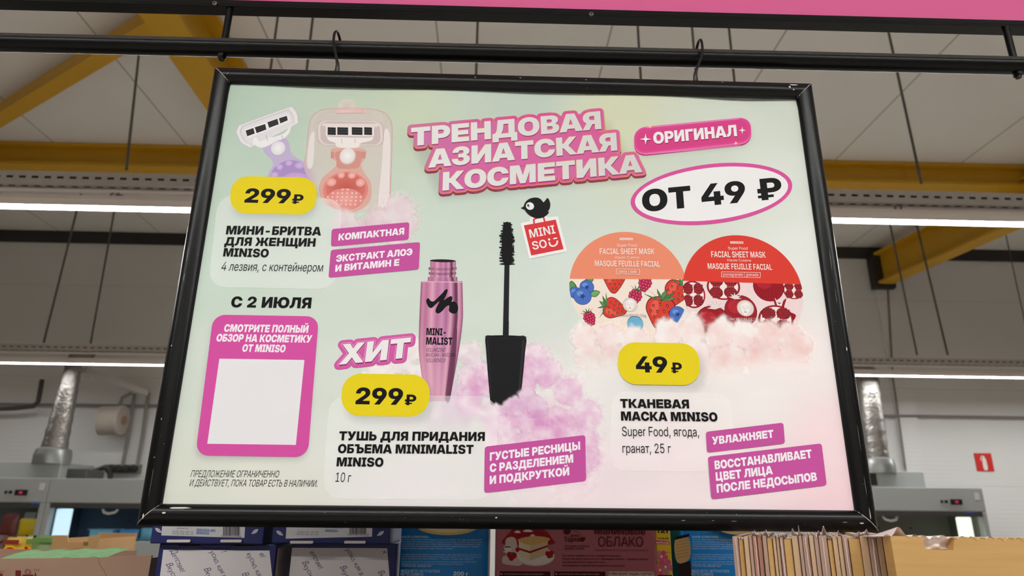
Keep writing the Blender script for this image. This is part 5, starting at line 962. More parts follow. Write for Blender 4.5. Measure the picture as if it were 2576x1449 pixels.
# ---- back wall: dark column, conduits, ducts
grey_plastic = material('grey_conduit_plastic', rgb(128, 122, 116), 0.6)
foil = material('wrinkled_duct_foil', rgb(150, 146, 142), 0.3, 0.9, bump=(34, 0.8, 0.012))
zinc = material('zinc_sheet', rgb(150, 152, 150), 0.35, 0.75)
def duct(x0, x1, y, z0, z1, rtop, rbot, label, lean=0.0):
    t = thing('foil_duct', label, 'air duct', (x0, y, z0), 'foil wrapped ducts on the fridges')
    m = MB(); path, rs = [], []
    for i in range(25):
        f = i / 24
        path.append((x0 + (x1 - x0) * f, y, z0 + .15 + (z1 - z0 - .15) * f))
        rs.append((rbot + (rtop - rbot) * f) * (1 + .022 * math.sin(i * 1.7) + .015 * math.sin(i * 4.1)))
    for i in range(1, 9):
        a = i / 8 * math.pi / 2
        path.append((x1, y + .16 * (1 - math.cos(a)) * 1.4, z1 + .16 * math.sin(a))); rs.append(rtop)
    m.tube(path, rs, 20); m.build('foil_sleeve', foil, t, smooth=True, angle=80, origin=t.location)
    m = MB(); R_ = rbot * 1.42
    m.tube([(x0, y, z0), (x0, y, z0 + .095), (x0, y, z0 + .10), (x0, y, z0 + .145), (x0, y, z0 + .17)], [R_, R_, R_ * .99, R_ * .93, rbot * .9], 28)
    m.build('duct_collar', zinc, t, smooth=True, angle=35, origin=t.location)
duct(-4.575, -4.555, 6.60, 2.035, 3.10, .078, .122, 'silver foil wrapped duct on the fridges left of the poster')
duct(4.145, 4.165, 6.60, 2.035, 3.05, .125, .118, 'silver foil wrapped duct half hidden by the poster at right')
def pipe_thing(name, path, r, label, cat, mat=grey_plastic, n=8, group=None):
    m = MB(); m.tube(path, r, n); o = m.build(name, mat, smooth=True, origin=path[0]); tag(o, label, cat, group); return o
A = lambda x, y, Y=7.44: at(x, y, Y)
pipe_thing('wall_conduit', [A(2225, 1046), A(2350, 1047), A(2620, 1051)], .016, 'grey conduit running level along the back wall above the fire sign', 'conduit')
pipe_thing('wall_conduit', [A(-40, 1017), A(120, 1018), A(300, 1020), A(420, 1021)], .018, 'grey conduit running level on the back wall left of the poster', 'conduit')
pipe_thing('wall_conduit', [A(2232, 690), A(2246, 950), A(2262, 1060), A(2278, 1180)], .012, 'thin conduit climbing the back wall beside the right duct', 'conduit')
pipe_thing('wall_conduit', [A(339, 990), A(326, 1080), A(308, 1172)], .020, 'left one of two upright conduits above the sockets', 'conduit')
pipe_thing('wall_conduit', [A(362, 985), A(374, 990), A(370, 1010), A(358, 1100), A(345, 1172)], .020, 'right one of two upright conduits above the sockets, bent at its top', 'conduit')
pipe_thing('bent_pipe', [A(-30, 1030, 7.3), A(40, 1027, 7.3), A(84, 1022, 7.3), (A(96, 1010, 7.3)), A(100, 990, 7.3), A(106, 955, 7.3)], .026, 'dark bent pipe at the left photo edge on the back wall', 'pipe', material('dark_pipe_insulation', rgb(70, 66, 62), .8))
m = MB()
a, b = at(205, 930, 6.9), at(362, 988, 7.3)
m.prism([a + Vector((-.05, 0, -.03)), a + Vector((.05, 0, -.03)), a + Vector((.05, 0, .03)), a + Vector((-.05, 0, .03))], (0, 0, 0), b - a)
o = m.build('slanting_cable_channel', galv, origin=a); tag(o, 'slanting metal cable channel from the silver duct to the wall sockets', 'cable channel')
t = thing('hose_reel', 'pale round drum hanging on the wall left of the poster', 'drum', at(282, 1060, 7.3))
cream = material('cream_plastic', rgb(172, 160, 150), 0.6)
c = at(288, 1060, 7.3)
m = MB(); m.tube([c + Vector((-.13, -.05, .0)), c + Vector((.07, -.02, .01)), c + Vector((.09, -.02, .01)), c + Vector((.11, -.02, .01))], [.165, .165, .175, .16], 28); m.build('drum_body', cream, t, smooth=True, angle=35, origin=t.location)
m = MB(); m.tube([c + Vector((.108, -.02, .01)), c + Vector((.125, -.02, .01))], .05, 16); m.build('drum_hub', material('drum_hub_tan', rgb(150, 120, 92), .6), t, origin=t.location)
m = MB(); m.tube([c + Vector((.02, .0, .15)), c + Vector((.03, .02, .28)), c + Vector((.14, .06, .36)), c + Vector((.2, .1, .35))], .022, 8); m.build('feed_hose', grey_plastic, t, smooth=True, origin=t.location)
t = thing('socket_row', 'row of four dark sockets on the wall left of the poster', 'wall sockets', at(312, 1180, 7.46))
m = MB(); q0, q1 = at(268, 1168, 7.47), at(352, 1190, 7.47); m.box(q0.x, q1.x, 7.45, 7.5, q1.z, q0.z); m.build('socket_plate', grey_plastic, t, origin=t.location)
dark_rubber = material('dark_rubber', rgb(38, 36, 35), .6)
for x in (281, 300, 317, 337):
    m = MB(); c = at(x, 1179, 7.44); m.tube([c + Vector((0, .02, 0)), c + Vector((0, -.03, 0)), c + Vector((0, -.035, -.0))], [.045, .042, .03], 16); m.build('socket', dark_rubber, t, smooth=True, angle=40, origin=t.location)

# fire extinguisher sign
t = thing('fire_sign', 'square red fire extinguisher sign on the pale back wall at right', 'safety sign', (5.95, 7.48, 2.24))
red_plate = material('red_sign_plate', rgb(204, 34, 28), .45)
m = MB(); m.box(5.852, 6.062, 7.488, 7.4995, 2.128, 2.340); m.build('sign_plate', red_plate, t, bevel=.002, origin=t.location)
PS = Plane((5.957, 7.4875, 2.234), (1, 0, 0), (0, 0, 1))
k = Ink(PS, .0004)
k.poly(spline([(-.022, -.085), (.026, -.085), (.026, .02), (.02, .045), (.004, .058), (-.016, .05), (-.022, .02)], 3), rgb(232, 226, 220))
k.poly([(-.01, .05), (.012, .05), (.012, .07), (-.01, .07)], rgb(232, 226, 220)); k.stroke([(-.004, .072), (-.026, .066), (-.036, .044), (-.038, .02)], .009, rgb(232, 226, 220))
k.build('extinguisher_symbol', INK, t)

# ---- wall fridges
fr_grey = material('fridge_grey_enamel', rgb(166, 169, 167), .42, 0.0, .4)
fr_dark = material('fridge_dark_trim', rgb(62, 60, 58), .5)
fr_in = material('fridge_inner_liner', rgb(120, 118, 108), .6)
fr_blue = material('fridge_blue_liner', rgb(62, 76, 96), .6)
tube_green = material('fridge_lamp_warm_green', (.9, .9, .9), .5, emit=(.88, 1.0, .80, .9))
tube_cyan = material('fridge_lamp_cyan', (.9, .9, .9), .5, emit=(.5, .84, 1.0, .75))
black_plastic = material('black_plastic', rgb(20, 19, 20), .4)
red_led = material('red_display_digits', rgb(60, 8, 16), .4, emit=(.8, .02, .12, .7))
sticker_white = material('white_sticker', rgb(206, 204, 200), .6)
sticker_blue = material('blue_sticker', rgb(64, 96, 190), .5)
def fridge(x0, x1, label, liner, lamp, lamp_x, disp=None, hood=None, blue=None, stick=None, Y=6.40):
    t = thing('wall_fridge', label, 'fridge', ((x0 + x1) / 2, Y, 0), 'grey open wall fridges along the back wall')
    lo, hi, top, D = 1.30, 1.618, 1.888, .85
    O = t.location
    m = MB()
    m.box(x0, x1, Y + D - .05, Y + D, 0, top); m.box(x0, x0 + .055, Y, Y + D - .05, lo, hi + .035); m.box(x1 - .055, x1, Y, Y + D - .05, lo, hi + .035)
    m.box(x0, x1, Y, Y + D - .05, hi + .035, top); m.box(x0, x1, Y, Y + D - .05, 0, lo)
    m.build('cabinet', fr_grey, t, bevel=.006, origin=O)
    m = MB(); m.box(x0 + .05, x1 - .05, Y - .006, Y + .05, hi - .012, hi + .034); m.build('dark_trim', fr_dark, t, origin=O)
    m = MB()
    m.box(x0 + .056, x1 - .056, Y + .55, Y + .56, lo, hi); m.box(x0 + .056, x0 + .062, Y + .08, Y + .55, lo, hi); m.box(x1 - .062, x1 - .056, Y + .08, Y + .55, lo, hi)
    for i in range(int((x1 - x0) / .36)):
        for dz in (.09, .17):
            xx = x0 + .2 + i * .36; m.box(xx, xx + .03, Y + .546, Y + .55, lo + dz, lo + dz + .02, 1)
    m.build('inner_liner', [liner, fr_dark], t, origin=O)
    m = MB(); m.box(lamp_x, lamp_x + .16, Y + .10, Y + .12, lo + .005, hi - .02); m.build('side_light', lamp, t, bevel=.01, origin=O)
    m = MB(); m.box(x0 + .10, x1 - .10, Y + .07, Y + .11, hi - .004, hi + .004); m.build('added_fill_strip', lamp, t, origin=O)  # unseen glowing strip behind the trim, added to brighten the interior
    m = MB(); xm = (x0 + x1) / 2 - .1
    m.tube([(xm - .07, Y + .05, hi - .02), (xm - .05, Y + .04, hi - .05), (xm, Y + .035, hi - .062), (xm + .06, Y + .04, hi - .05), (xm + .08, Y + .05, hi - .02)], .012, 8)
    m.build('curtain_pull', sticker_white, t, smooth=True, origin=O)
    if disp:
        m = MB(); m.box(disp, disp + .125, Y - .012, Y, 1.72, 1.775); m.build('controller', black_plastic, t, bevel=.01, origin=O)
        m = MB(); m.box(disp + .048, disp + .078, Y - .0135, Y - .012, 1.737, 1.758); m.build('digits', red_led, bpy.data.objects[t.children[-1].name], origin=O)
        m = MB(); m.box(disp - .10, disp - .075, Y - .008, Y, 1.735, 1.765); m.box(disp - .06, disp - .025, Y - .008, Y, 1.735, 1.765); m.build('button', black_plastic, t, bevel=.004, origin=O)
    if hood:
        m = MB(); m.box(hood[0], hood[1], Y + .12, Y + .75, top, hood[2]); m.build('motor_hood', fr_grey, t, bevel=.006, origin=O)
        if hood[3]:
            m = MB(); m.box(hood[0] - .001, hood[0] + .16, Y + .115, Y + .121, top + .02, hood[2] - .02)
            for i in range(5):
                for j in range(4): m.box(hood[0] + .012 + i * .03, hood[0] + .03 + i * .03, Y + .110, Y + .116, top + .03 + j * .03, top + .048 + j * .03, 1)
            m.build('vent_grille', [fr_dark, black_plastic], t, origin=O)
    if stick:
        m = MB(); m.box(stick, stick + .05, Y - .002, Y, 1.77, 1.84); m.build('sticker', sticker_white, t, origin=O)
    if blue:
        m = MB(); m.box(blue, blue + .085, Y - .008, Y - .006, hi + .022, hi + .036); m.build('blue_sticker', sticker_blue, t, origin=O)
    return t
fridge(-5.60, -4.428, 'grey wall fridge at the left photo edge with red display and yellow packs', fr_in, tube_cyan, -5.52, -4.745, (-5.3, -4.425, 2.052, False), -4.56, -4.52)
fridge(-4.424, -3.0, 'grey wall fridge just left of the poster with blue lit interior', fr_blue, tube_cyan, -4.365, None, None)
fridge(3.3, 5.095, 'grey wall fridge right of the poster with red display and fire sign above', fr_in, tube_green, 4.83, 4.73, (3.9, 4.58, 2.052, True), 4.87, 5.0)
pipe_thing('black_hose', [at(225, 1190, 7.12), at(245, 1182, 7.12), at(262, 1176, 7.12), at(274, 1181, 7.12), at(278, 1196, 7.12), at(276, 1215, 7.12)], .028, 'black bent hose on top of the left fridges', 'hose', black_plastic)
m = MB(); q0, q1 = at(140, 1168, 6.8), at(236, 1200, 6.8); m.box(q0.x, q1.x, 6.65, 7.0, q1.z - .02, q0.z - .05)
o = m.build('fan_box', material('fan_box_grey', rgb(92, 90, 86), .6, noise=(40, rgb(60, 58, 56))), bevel=.008, origin=((q0.x + q1.x) / 2, 6.8, q1.z)); tag(o, 'low dark grey fan box on the fridges beside the duct', 'fan box')

# goods inside the fridges
def film_pack(name, x, Y, z, w, h, d, mats, label, cat, group=None, lean=0.0):
    """a pillow bag: bulging middle, flat crimped top and bottom seams"""
    m = MB(); n, q = 10, 12
    def fn(sgn):
        def f(u, v):
            bul = (math.sin(math.pi * u) ** .5) * (math.sin(math.pi * min(1, max(0, (v - .06) / .88))) ** .6 if .06 < v < .94 else 0)
            ww = w * (1 - .05 * math.sin(math.pi * v))
            return Vector((x + (u - .5) * ww, Y + sgn * d / 2 * bul + lean * v * h, z + v * h))
        return f
    m.grid(fn(-1), n, q); m.grid(fn(1), n, q, 1 if len(mats) > 1 else 0)
    o = m.build(name, mats, smooth=True, angle=60, origin=(x, Y, z)); tag(o, label, cat, group)
    return o
yl, rd, cy_, pk = material('yellow_film', rgb(226, 190, 20), .35), material('dark_red_film', rgb(150, 60, 56), .4, noise=(60, rgb(70, 40, 40))), material('cyan_film', rgb(120, 190, 222), .35), material('pale_pack_film', rgb(196, 190, 182), .4)
film_pack('food_pack', at(72, 1300, 6.55).x, 6.58, 1.302, .20, .20, .08, [yl], 'yellow food pack in the fridge at the left photo edge', 'food pack')
film_pack('food_pack', at(22, 1300, 6.55).x, 6.58, 1.302, .17, .25, .06, [rd], 'reddish meat pack at the left photo edge beside the yellow pack', 'food pack')
film_pack('food_pack', at(48, 1300, 6.55).x, 6.72, 1.302, .12, .26, .05, [pk], 'pale pack between meat pack and yellow pack', 'food pack')
m = MB(); m.box(-3.98, -3.76, 6.47, 6.66, 1.302, 1.40); m.box(-4.0, -3.74, 6.46, 6.67, 1.40, 1.408)
o = m.build('food_tray', [cy_], bevel=.012, origin=(-3.87, 6.55, 1.302)); tag(o, 'light blue tray pack in the fridge, nearest the blue lamp', 'food pack')
film_pack('food_pack', -3.64, 6.56, 1.302, .20, .105, .08, [material('blue_film', rgb(70, 150, 214), .35)], 'flat blue pack in the fridge beside the light blue tray', 'food pack')
film_pack('food_pack', -3.44, 6.56, 1.302, .17, .12, .08, [cy_], 'light blue bag in the fridge, touching the frame edge in view', 'food pack')
film_pack('food_pack', at(2310, 1335, 6.55).x, 6.56, 1.302, .22, .09, .1, [material('orange_brown_film', rgb(206, 150, 106), .5, noise=(50, rgb(160, 96, 60)))], 'orange brown pack low in the fridge right of the poster', 'food pack')

# ------------------------------------------------------------------ the framed poster hanging from the rail
SIGN = Vector((0, 0, 1.8933))
FW, FH, BZ = 0.871, 0.624, 0.0250
black_frame = material('black_powder_coat', rgb(7, 7, 8), 0.29, 0.0, 0.27, bump=(900, 0.10, 0.0004))
bare_alu = material('bare_aluminium_chips', rgb(205, 200, 194), 0.5)
hardboard = material('dark_hardboard', rgb(60, 52, 45), 0.8)

sign = thing('hanging_poster_frame', 'wide black snap frame with a mint and pink cosmetics price poster hung below the rail', 'poster frame', SIGN)

PROFILE = [(0.0, 0.010), (0.0, -0.0005), (0.0012, -0.0036), (0.0038, -0.0068), (0.0078, -0.0094), (0.0125, -0.0103), (0.0172, -0.0094),
           (0.0212, -0.0068), (0.0238, -0.0036), (0.0250, -0.0012), (0.0250, 0.0018)]
def prof_y(t):
    for (a, ya), (b, yb) in zip(PROFILE[1:], PROFILE[2:]):
        if a <= t <= b and b > a: return ya + (yb - ya) * (t - a) / (b - a)
    return -0.001
def rail_point(side, s, t, lift=0.0):
    """s along the rail in metres from its middle, t across from the outer edge"""
    y = prof_y(t) - lift
    if side == 'top': return Vector((s, y, FH / 2 - t))
    if side == 'bottom': return Vector((s, y, -FH / 2 + t))
    if side == 'left': return Vector((-FW / 2 + t, y, s))
    return Vector((FW / 2 - t, y, s))
def rail_len(side): return (FW if side in ('top', 'bottom') else FH) / 2
def make_rail(side, chips):
    L = rail_len(side)
    m = MB()
    pts = []
    for t, y in PROFILE:
        for sgn in (-1, 1):
            p = rail_point(side, sgn * (L - t), max(0.0001, t)); p.y = y
            pts.append(SIGN + p)
    n = len(PROFILE)
    m.add(pts, [(2 * i, 2 * i + 1, 2 * i + 3, 2 * i + 2) for i in range(n - 1)])
    # light mitre joints and scratches down to the metal
    def chip(poly):                       # poly of (s, t)
        m.add([SIGN + rail_point(side, s, t, 0.00025) for s, t in poly], [tuple(range(len(poly)))], 1)
    for sgn in (-1, 1):
        w = 0.0005 if side in ('left', 'right') else 0.0003
        ts = [0.0006 + k * 0.0240 / 10 for k in range(11)]
        for a, b in zip(ts, ts[1:]):
            ww = w * (0.5 + rng.random())
            chip([(sgn * (L - a), a), (sgn * (L - b), b), (sgn * (L - b - ww), b), (sgn * (L - a - ww), a)])
    for s, t, ls, lt in chips:
        k = rng.randint(5, 7)
        chip([(s + ls * (0.6 + 0.6 * rng.random()) * math.cos(2 * math.pi * i / k), min(0.0245, max(0.0003, t + lt * (0.6 + 0.6 * rng.random()) * math.sin(2 * math.pi * i / k)))) for i in range(k)])
    o = m.build('frame_rail', [black_frame, bare_alu], sign, smooth=True, angle=50)
    return o
def dots(n, lo, hi, tlo=0.004, thi=0.022, sz=0.00038):
    return [(rng.uniform(lo, hi), rng.uniform(tlo, thi), sz * rng.uniform(0.5, 1.6), sz * rng.uniform(0.4, 0.9)) for _ in range(n)]
make_rail('top', dots(10, -0.4, 0.4) + [(0.404, 0.0085, 0.006, 0.0016), (0.398, 0.0125, 0.0018, 0.002), (0.4035, 0.0165, 0.0015, 0.0012), (-0.412, 0.0150, 0.001, 0.0007),
                  (-0.06, 0.0105, 0.0012, 0.0009), (0.005, 0.009, 0.0014, 0.0007), (0.10, 0.0095, 0.0016, 0.0006), (0.30, 0.007, 0.0016, 0.0008)])
make_rail('bottom', dots(14, -0.4, 0.41) + [(-0.388, 0.0205, 0.013, 0.0011), (-0.403, 0.0150, 0.002, 0.0012), (0.412, 0.0105, 0.003, 0.0008), (0.392, 0.0115, 0.003, 0.0003),
                     (0.20, 0.0118, 0.003, 0.0003), (0.26, 0.0115, 0.005, 0.0002), (0.235, 0.0120, 0.002, 0.0002), (-0.02, 0.013, 0.0015, 0.0007)])
make_rail('left', dots(10, -0.28, 0.28) + [(0.02, 0.010, 0.014, 0.00014), (-0.01, 0.0105, 0.006, 0.0002), (-0.19, 0.012, 0.0014, 0.0006), (-0.235, 0.011, 0.0009, 0.0007), (-0.262, 0.0125, 0.022, 0.0001),
                   (-0.301, 0.0095, 0.003, 0.0012), (-0.1, 0.009, 0.0016, 0.0007)])
make_rail('right', dots(10, -0.28, 0.28) + [(0.03, 0.0145, 0.018, 0.00013), (-0.02, 0.0145, 0.012, 0.0001), (-0.09, 0.0105, 0.0026, 0.0009), (-0.2, 0.0115, 0.02, 0.0001), (-0.26, 0.0125, 0.012, 0.00014), (-0.292, 0.0118, 0.008, 0.0007)])
m = MB()
m.box(-FW / 2 + 0.004, FW / 2 - 0.004, 0.0072, 0.0098, SIGN.z - FH / 2 + 0.004, SIGN.z + FH / 2 - 0.004)
m.build('back_panel', hardboard, sign, origin=SIGN)

# ---- the printed sheet: a fine grid, coloured like the print, slightly loose along its top edge
P = Plane(SIGN, (1, 0, 0), (0, 0, 1))
CTRL = [(580, 230, 181, 202, 186), (560, 480, 194, 212, 198), (540, 700, 203, 219, 207), (500, 900, 212, 221, 211), (440, 1240, 219, 222, 211), (900, 250, 197, 211, 194),
        (1020, 260, 203, 214, 189), (1300, 260, 194, 208, 197), (1550, 300, 216, 219, 189), (1990, 270, 210, 217, 206), (1950, 450, 222, 229, 221),
        (1300, 550, 206, 220, 211), (1150, 600, 207, 221, 211), (900, 760, 210, 222, 213), (1450, 700, 216, 225, 219), (2050, 650, 232, 235, 232),
        (2070, 900, 245, 236, 236), (1500, 950, 236, 234, 233), (1900, 980, 243, 238, 237), (1700, 1230, 242, 227, 231), (2120, 1270, 248, 215, 224),
        (2100, 1100, 247, 221, 227), (1500, 1260, 241, 224, 231), (1000, 1260, 234, 228, 229), (700, 1250, 226, 226, 216), (850, 1100, 224, 227, 222),
        (700, 380, 190, 210, 195), (1250, 400, 199, 213, 203), (1750, 400, 210, 219, 208), (1150, 800, 211, 223, 214), (760, 1000, 215, 223, 214)]
NX, NY = 460, 324
SW, SH = 0.827, 0.580
gu, gv = np.meshgrid(np.linspace(-SW / 2, SW / 2, NX + 1), np.linspace(-SH / 2, SH / 2, NY + 1))
wx, wy, wz = gu, np.zeros_like(gu), gv + SIGN.z
dxc, dyc, dzc = wx - CAM.x, wy - CAM.y, wz - CAM.z
zc = dxc * FWD.x + dyc * FWD.y + dzc * FWD.z
GX = W_PX / 2 + F_PX * (dxc * RIGHT.x + dyc * RIGHT.y + dzc * RIGHT.z) / zc
GY = H_PX / 2 - F_PX * (dxc * UP.x + dyc * UP.y + dzc * UP.z) / zc
acc = np.zeros(gu.shape + (3,)); wsum = np.zeros(gu.shape)
for (cx, cy, r, g, b) in CTRL:
    w = 1.0 / (((GX - cx) ** 2 + (GY - cy) ** 2) + 70.0 ** 2) ** 1.6
    acc += w[..., None] * np.array((r, g, b), float); wsum += w
acc /= wsum[..., None]
acc += (fbm(GX / 160, GY / 60, 3)[..., None] - 0.5) * np.array((7, 5, 7))
col = np.concatenate([linv(acc), np.ones(gu.shape + (1,))], -1).reshape(-1, 4)
top = np.clip(1 - (0.287 - gv) / 0.016, 0, 1.4)
sag = top * (0.0030 + 0.0012 * np.sin(gu * 21 + 0.6) + 0.0022 * np.exp(-((gu - 0.325) / 0.055) ** 2)) + 0.0004 * (fbm(gu * 14 + 4, gv * 14, 2) - 0.5)
sag = np.clip(sag, -0.0001, 0.0066)
me = bpy.data.meshes.new('poster_sheet')
vv = np.stack([gu, sag, gv], -1).reshape(-1, 3)
ii = np.arange((NX + 1) * (NY + 1)).reshape(NY + 1, NX + 1)
ff = np.stack([ii[:-1, :-1], ii[:-1, 1:], ii[1:, 1:], ii[1:, :-1]], -1).reshape(-1, 4)
me.from_pydata(vv.tolist(), [], ff.tolist())
me.materials.append(INK)
me.color_attributes.new('ink', 'FLOAT_COLOR', 'POINT').data.foreach_set('color', col.astype(np.float32).ravel())
me.polygons.foreach_set('use_smooth', [True] * len(me.polygons))
sheet = bpy.data.objects.new('poster', me); C.objects.link(sheet); sheet.parent = sign
sheet['label'] = 'mint green to pink printed price poster with Russian text'

LAYER = {}
def ink(zone='left'):              # printed pieces of one zone of the sheet lie on top of each other
    k = Ink(P, LAYER.get(zone, 0.0002) + 0.00001)
    k.zone = zone
    return k
def done(k, name, soft=False, label=None):
    LAYER[k.zone] = k.h
    o = k.build(name, INK_SOFT if soft else INK, sheet)
    if label: o['label'] = label
    return o
def crop(ox, oy, s): return lambda x, y: (ox + x / s, oy + y / s)
c1, c2, c3, c4, c5, c6 = crop(500, 150, 2.415), crop(980, 230, 3.37), crop(1400, 230, 2.3), crop(400, 720, 2.4986), crop(800, 500, 1.812), crop(1400, 780, 2.5875)
MM = 0.001
BLACK, WHITE, MAGENTA = rgb(17, 15, 17), rgb(240, 238, 240), rgb(198, 84, 160)
YELLOW = rgb(232, 210, 30)
def pp(cf, pts): return [P.px(*cf(*p)) for p in pts]
def dist_px(k): return k * 0.00053      # photo px to metres near the sheet's middle

# ---- razors and their case
k = ink()
def sm(cf, pts, n=5, closed=True): return spline(pp(cf, pts), n, closed)
k.poly(sm(c1, [(390, 530), (430, 495), (520, 475), (552, 520), (560, 565), (600, 600), (655, 630), (692, 672), (712, 735), (640, 760), (420, 760), (425, 690), (452, 640), (440, 605), (405, 575)]), rgb(196, 180, 214))
k.poly(sm(c1, [(440, 760), (440, 690), (480, 640), (545, 612), (615, 622), (670, 665), (690, 730), (680, 760)]), rgb(172, 146, 202))
for x, y, rx, ry in ((492, 653, 20, 21), (548, 629, 22, 20), (612, 644, 30, 23), (460, 700, 24, 20)):
    k.disc(P.px(*c1(x, y)), dist_px(rx / 2.415), dist_px(ry / 2.415), rgb(212, 188, 230), rgb(190, 162, 216))
k.disc(P.px(*c1(590, 722)), dist_px(32), dist_px(17), rgb(206, 172, 224), rgb(196, 158, 218))
head1 = [(226, 440), (238, 412), (265, 392), (540, 293), (578, 294), (602, 330), (606, 368), (585, 398), (330, 527), (298, 530), (258, 508), (238, 475)]
k.poly(sm(c1, head1), rgb(196, 192, 198))
def shrink(pts, f, dx=0, dy=0):
    cx = sum(p[0] for p in pts) / len(pts); cy = sum(p[1] for p in pts) / len(pts)
    return [(cx + (x - cx) * f + dx, cy + (y - cy) * f + dy) for x, y in pts]
k.poly(sm(c1, shrink(head1, 0.975)), rgb(232, 229, 232))
k.poly(sm(c1, shrink(head1, 0.86)), rgb(205, 202, 208))
k.poly(sm(c1, shrink(head1, 0.83, 3, 3)), rgb(226, 223, 227))
k.poly(pp(c1, [(278, 425), (545, 330), (560, 378), (300, 478)]), rgb(236, 234, 237))
for q in ([(285, 432), (332, 416), (341, 449), (295, 466)], [(340, 412), (404, 392), (411, 425), (352, 447)], [(417, 381), (478, 360), (486, 393), (428, 415)], [(487, 357), (535, 342), (541, 369), (496, 388)]):
    k.poly(pp(c1, q), rgb(42, 40, 44))
    for t in (0.33, 0.66):
        k.stroke(pp(c1, [lerp(q[0], q[3], t), lerp(q[1], q[2], t)]), 0.0004, rgb(84, 82, 88))
k.poly(sm(c1, [(328, 500), (345, 470), (372, 500), (420, 478), (505, 455), (545, 420), (560, 395), (552, 440), (520, 478), (470, 496), (430, 520), (385, 535), (350, 525)]), rgb(238, 236, 239))
for x in (410, 505):
    k.stroke(pp(c1, [(x, 462), (x + 8, 492)]), 0.0008, rgb(178, 174, 182))
k.disc(P.px(*c1(482, 542)), dist_px(20), dist_px(22), rgb(190, 184, 196), rot=0.2)
k.disc(P.px(*c1(482, 538)), dist_px(18.5), dist_px(20.5), rgb(244, 242, 245), rgb(226, 222, 229), rot=0.2)
done(k, 'purple_razor_picture')

k = ink()
k.disc(P.px(*c1(900, 285)), dist_px(24), dist_px(23), rgb(238, 220, 219, 0.55), rgb(240, 214, 214, 0.75))
case = [(640, 655), (655, 540), (668, 410), (690, 345), (745, 306), (830, 297), (1010, 297), (1105, 312), (1152, 348), (1173, 405), (1172, 560), (1166, 760), (1160, 885), (1125, 928), (1060, 915), (1020, 925), (900, 932), (770, 890), (700, 790)]
k.poly(sm(c1, case), lambda p: rgb(226, 208, 206, 0.72))
k.poly(sm(c1, [(676, 470), (702, 440), (700, 560), (690, 650), (664, 660), (660, 600)]), rgb(240, 234, 234, 0.9))
k.poly(sm(c1, [(1135, 420), (1162, 470), (1160, 700), (1150, 885), (1100, 900), (1090, 870), (1112, 640), (1120, 500)]), rgb(240, 230, 231, 0.95))
k.poly(pp(c1, [(836, 297), (1014, 297), (1010, 324), (838, 326)]), rgb(238, 200, 199, 0.9))
k.stroke(pp(c1, [(836, 326), (1010, 325)]), 0.0007, rgb(214, 160, 160))
for x in (850, 992): k.stroke(pp(c1, [(x, 300), (x, 322)]), 0.0022, rgb(226, 178, 178))
done(k, 'clear_case_picture', True)
k = ink()
edge = sm(c1, [(640, 655), (655, 540), (668, 410), (690, 345), (745, 306), (830, 297), (1010, 297), (1105, 312), (1152, 348), (1173, 405), (1172, 560), (1166, 760), (1160, 885), (1125, 928)], 5, False)
k.stroke(edge, 0.0009, rgb(222, 170, 174))
k.stroke(sm(c1, [(668, 640), (676, 540), (690, 410), (715, 350), (760, 322), (1000, 318), (1090, 330), (1130, 370), (1148, 420)], 5, False), 0.0005, rgb(236, 214, 214))
k.stroke(sm(c1, [(1166, 740), (1150, 880), (1128, 905), (1095, 915)], 5, False), 0.0006, rgb(226, 180, 182))
q = [(717, 368), (1118, 372), (1128, 525), (722, 522)]
k.poly(rounded(pp(c1, q), 0.013), rgb(198, 180, 181))
k.poly(rounded(pp(c1, shrink(q, 0.975)), 0.0125), rgb(228, 214, 214))
k.poly(rounded(pp(c1, shrink(q, 0.90)), 0.011), rgb(206, 189, 190))
k.poly(rounded(pp(c1, [(748, 388), (1092, 390), (1092, 410), (750, 408)]), 0.003), rgb(232, 220, 220))
k.poly(pp(c1, [(772, 404), (1066, 408), (1064, 466), (772, 462)]), rgb(238, 230, 229))
for x0, x1 in ((783, 833), (842, 908), (930, 995), (1005, 1053)):
    k.poly(pp(c1, [(x0, 411), (x1, 413), (x1, 459), (x0, 457)]), rgb(40, 38, 41))
    for y in (426, 441): k.stroke(pp(c1, [(x0 + 2, y), (x1 - 2, y + 1)]), 0.0004, rgb(96, 92, 96))
k.poly(sm(c1, [(776, 455), (800, 470), (1035, 474), (1058, 458), (1052, 490), (985, 508), (962, 536), (850, 534), (828, 506), (788, 490)]), rgb(240, 233, 232))
for x in (868, 950): k.stroke(pp(c1, [(x, 482), (x, 506)]), 0.0008, rgb(196, 178, 178))
for x, y in ((760, 412), (762, 478), (1078, 418), (1076, 486)): k.disc(P.px(*c1(x, y)), 0.0022, 0.0022, rgb(222, 206, 206), rgb(196, 176, 177))
k.poly(sm(c1, [(806, 545), (850, 538), (1006, 545), (1010, 600), (985, 640), (1006, 690), (1046, 750), (1046, 840), (1000, 900), (910, 928), (815, 902), (752, 850), (730, 790), (752, 720), (826, 655), (834, 620), (806, 598)]), rgb(222, 172, 163))
k.poly(sm(c1, [(838, 560), (990, 560), (985, 620), (962, 660), (850, 660), (838, 620)]), rgb(212, 150, 140))
for x in (812, 1003): k.poly(pp(c1, [(x - 10, 560), (x + 10, 560), (x + 10, 600), (x - 10, 600)]), rgb(206, 148, 140))
k.disc(P.px(*c1(892, 792)), dist_px(58), dist_px(52), rgb(196, 92, 82), rgb(226, 140, 130))
k.disc(P.px(*c1(893, 785)), dist_px(50), dist_px(45), rgb(192, 90, 82), rgb(216, 118, 108))
for x, y, rx, ry in ((806, 745, 29, 27), (866, 702, 21, 22), (930, 704, 23, 22), (982, 748, 27, 27)):
    k.disc(P.px(*c1(x, y)), dist_px(rx / 2.3), dist_px(ry / 2.3), rgb(246, 194, 188), rgb(230, 156, 150))
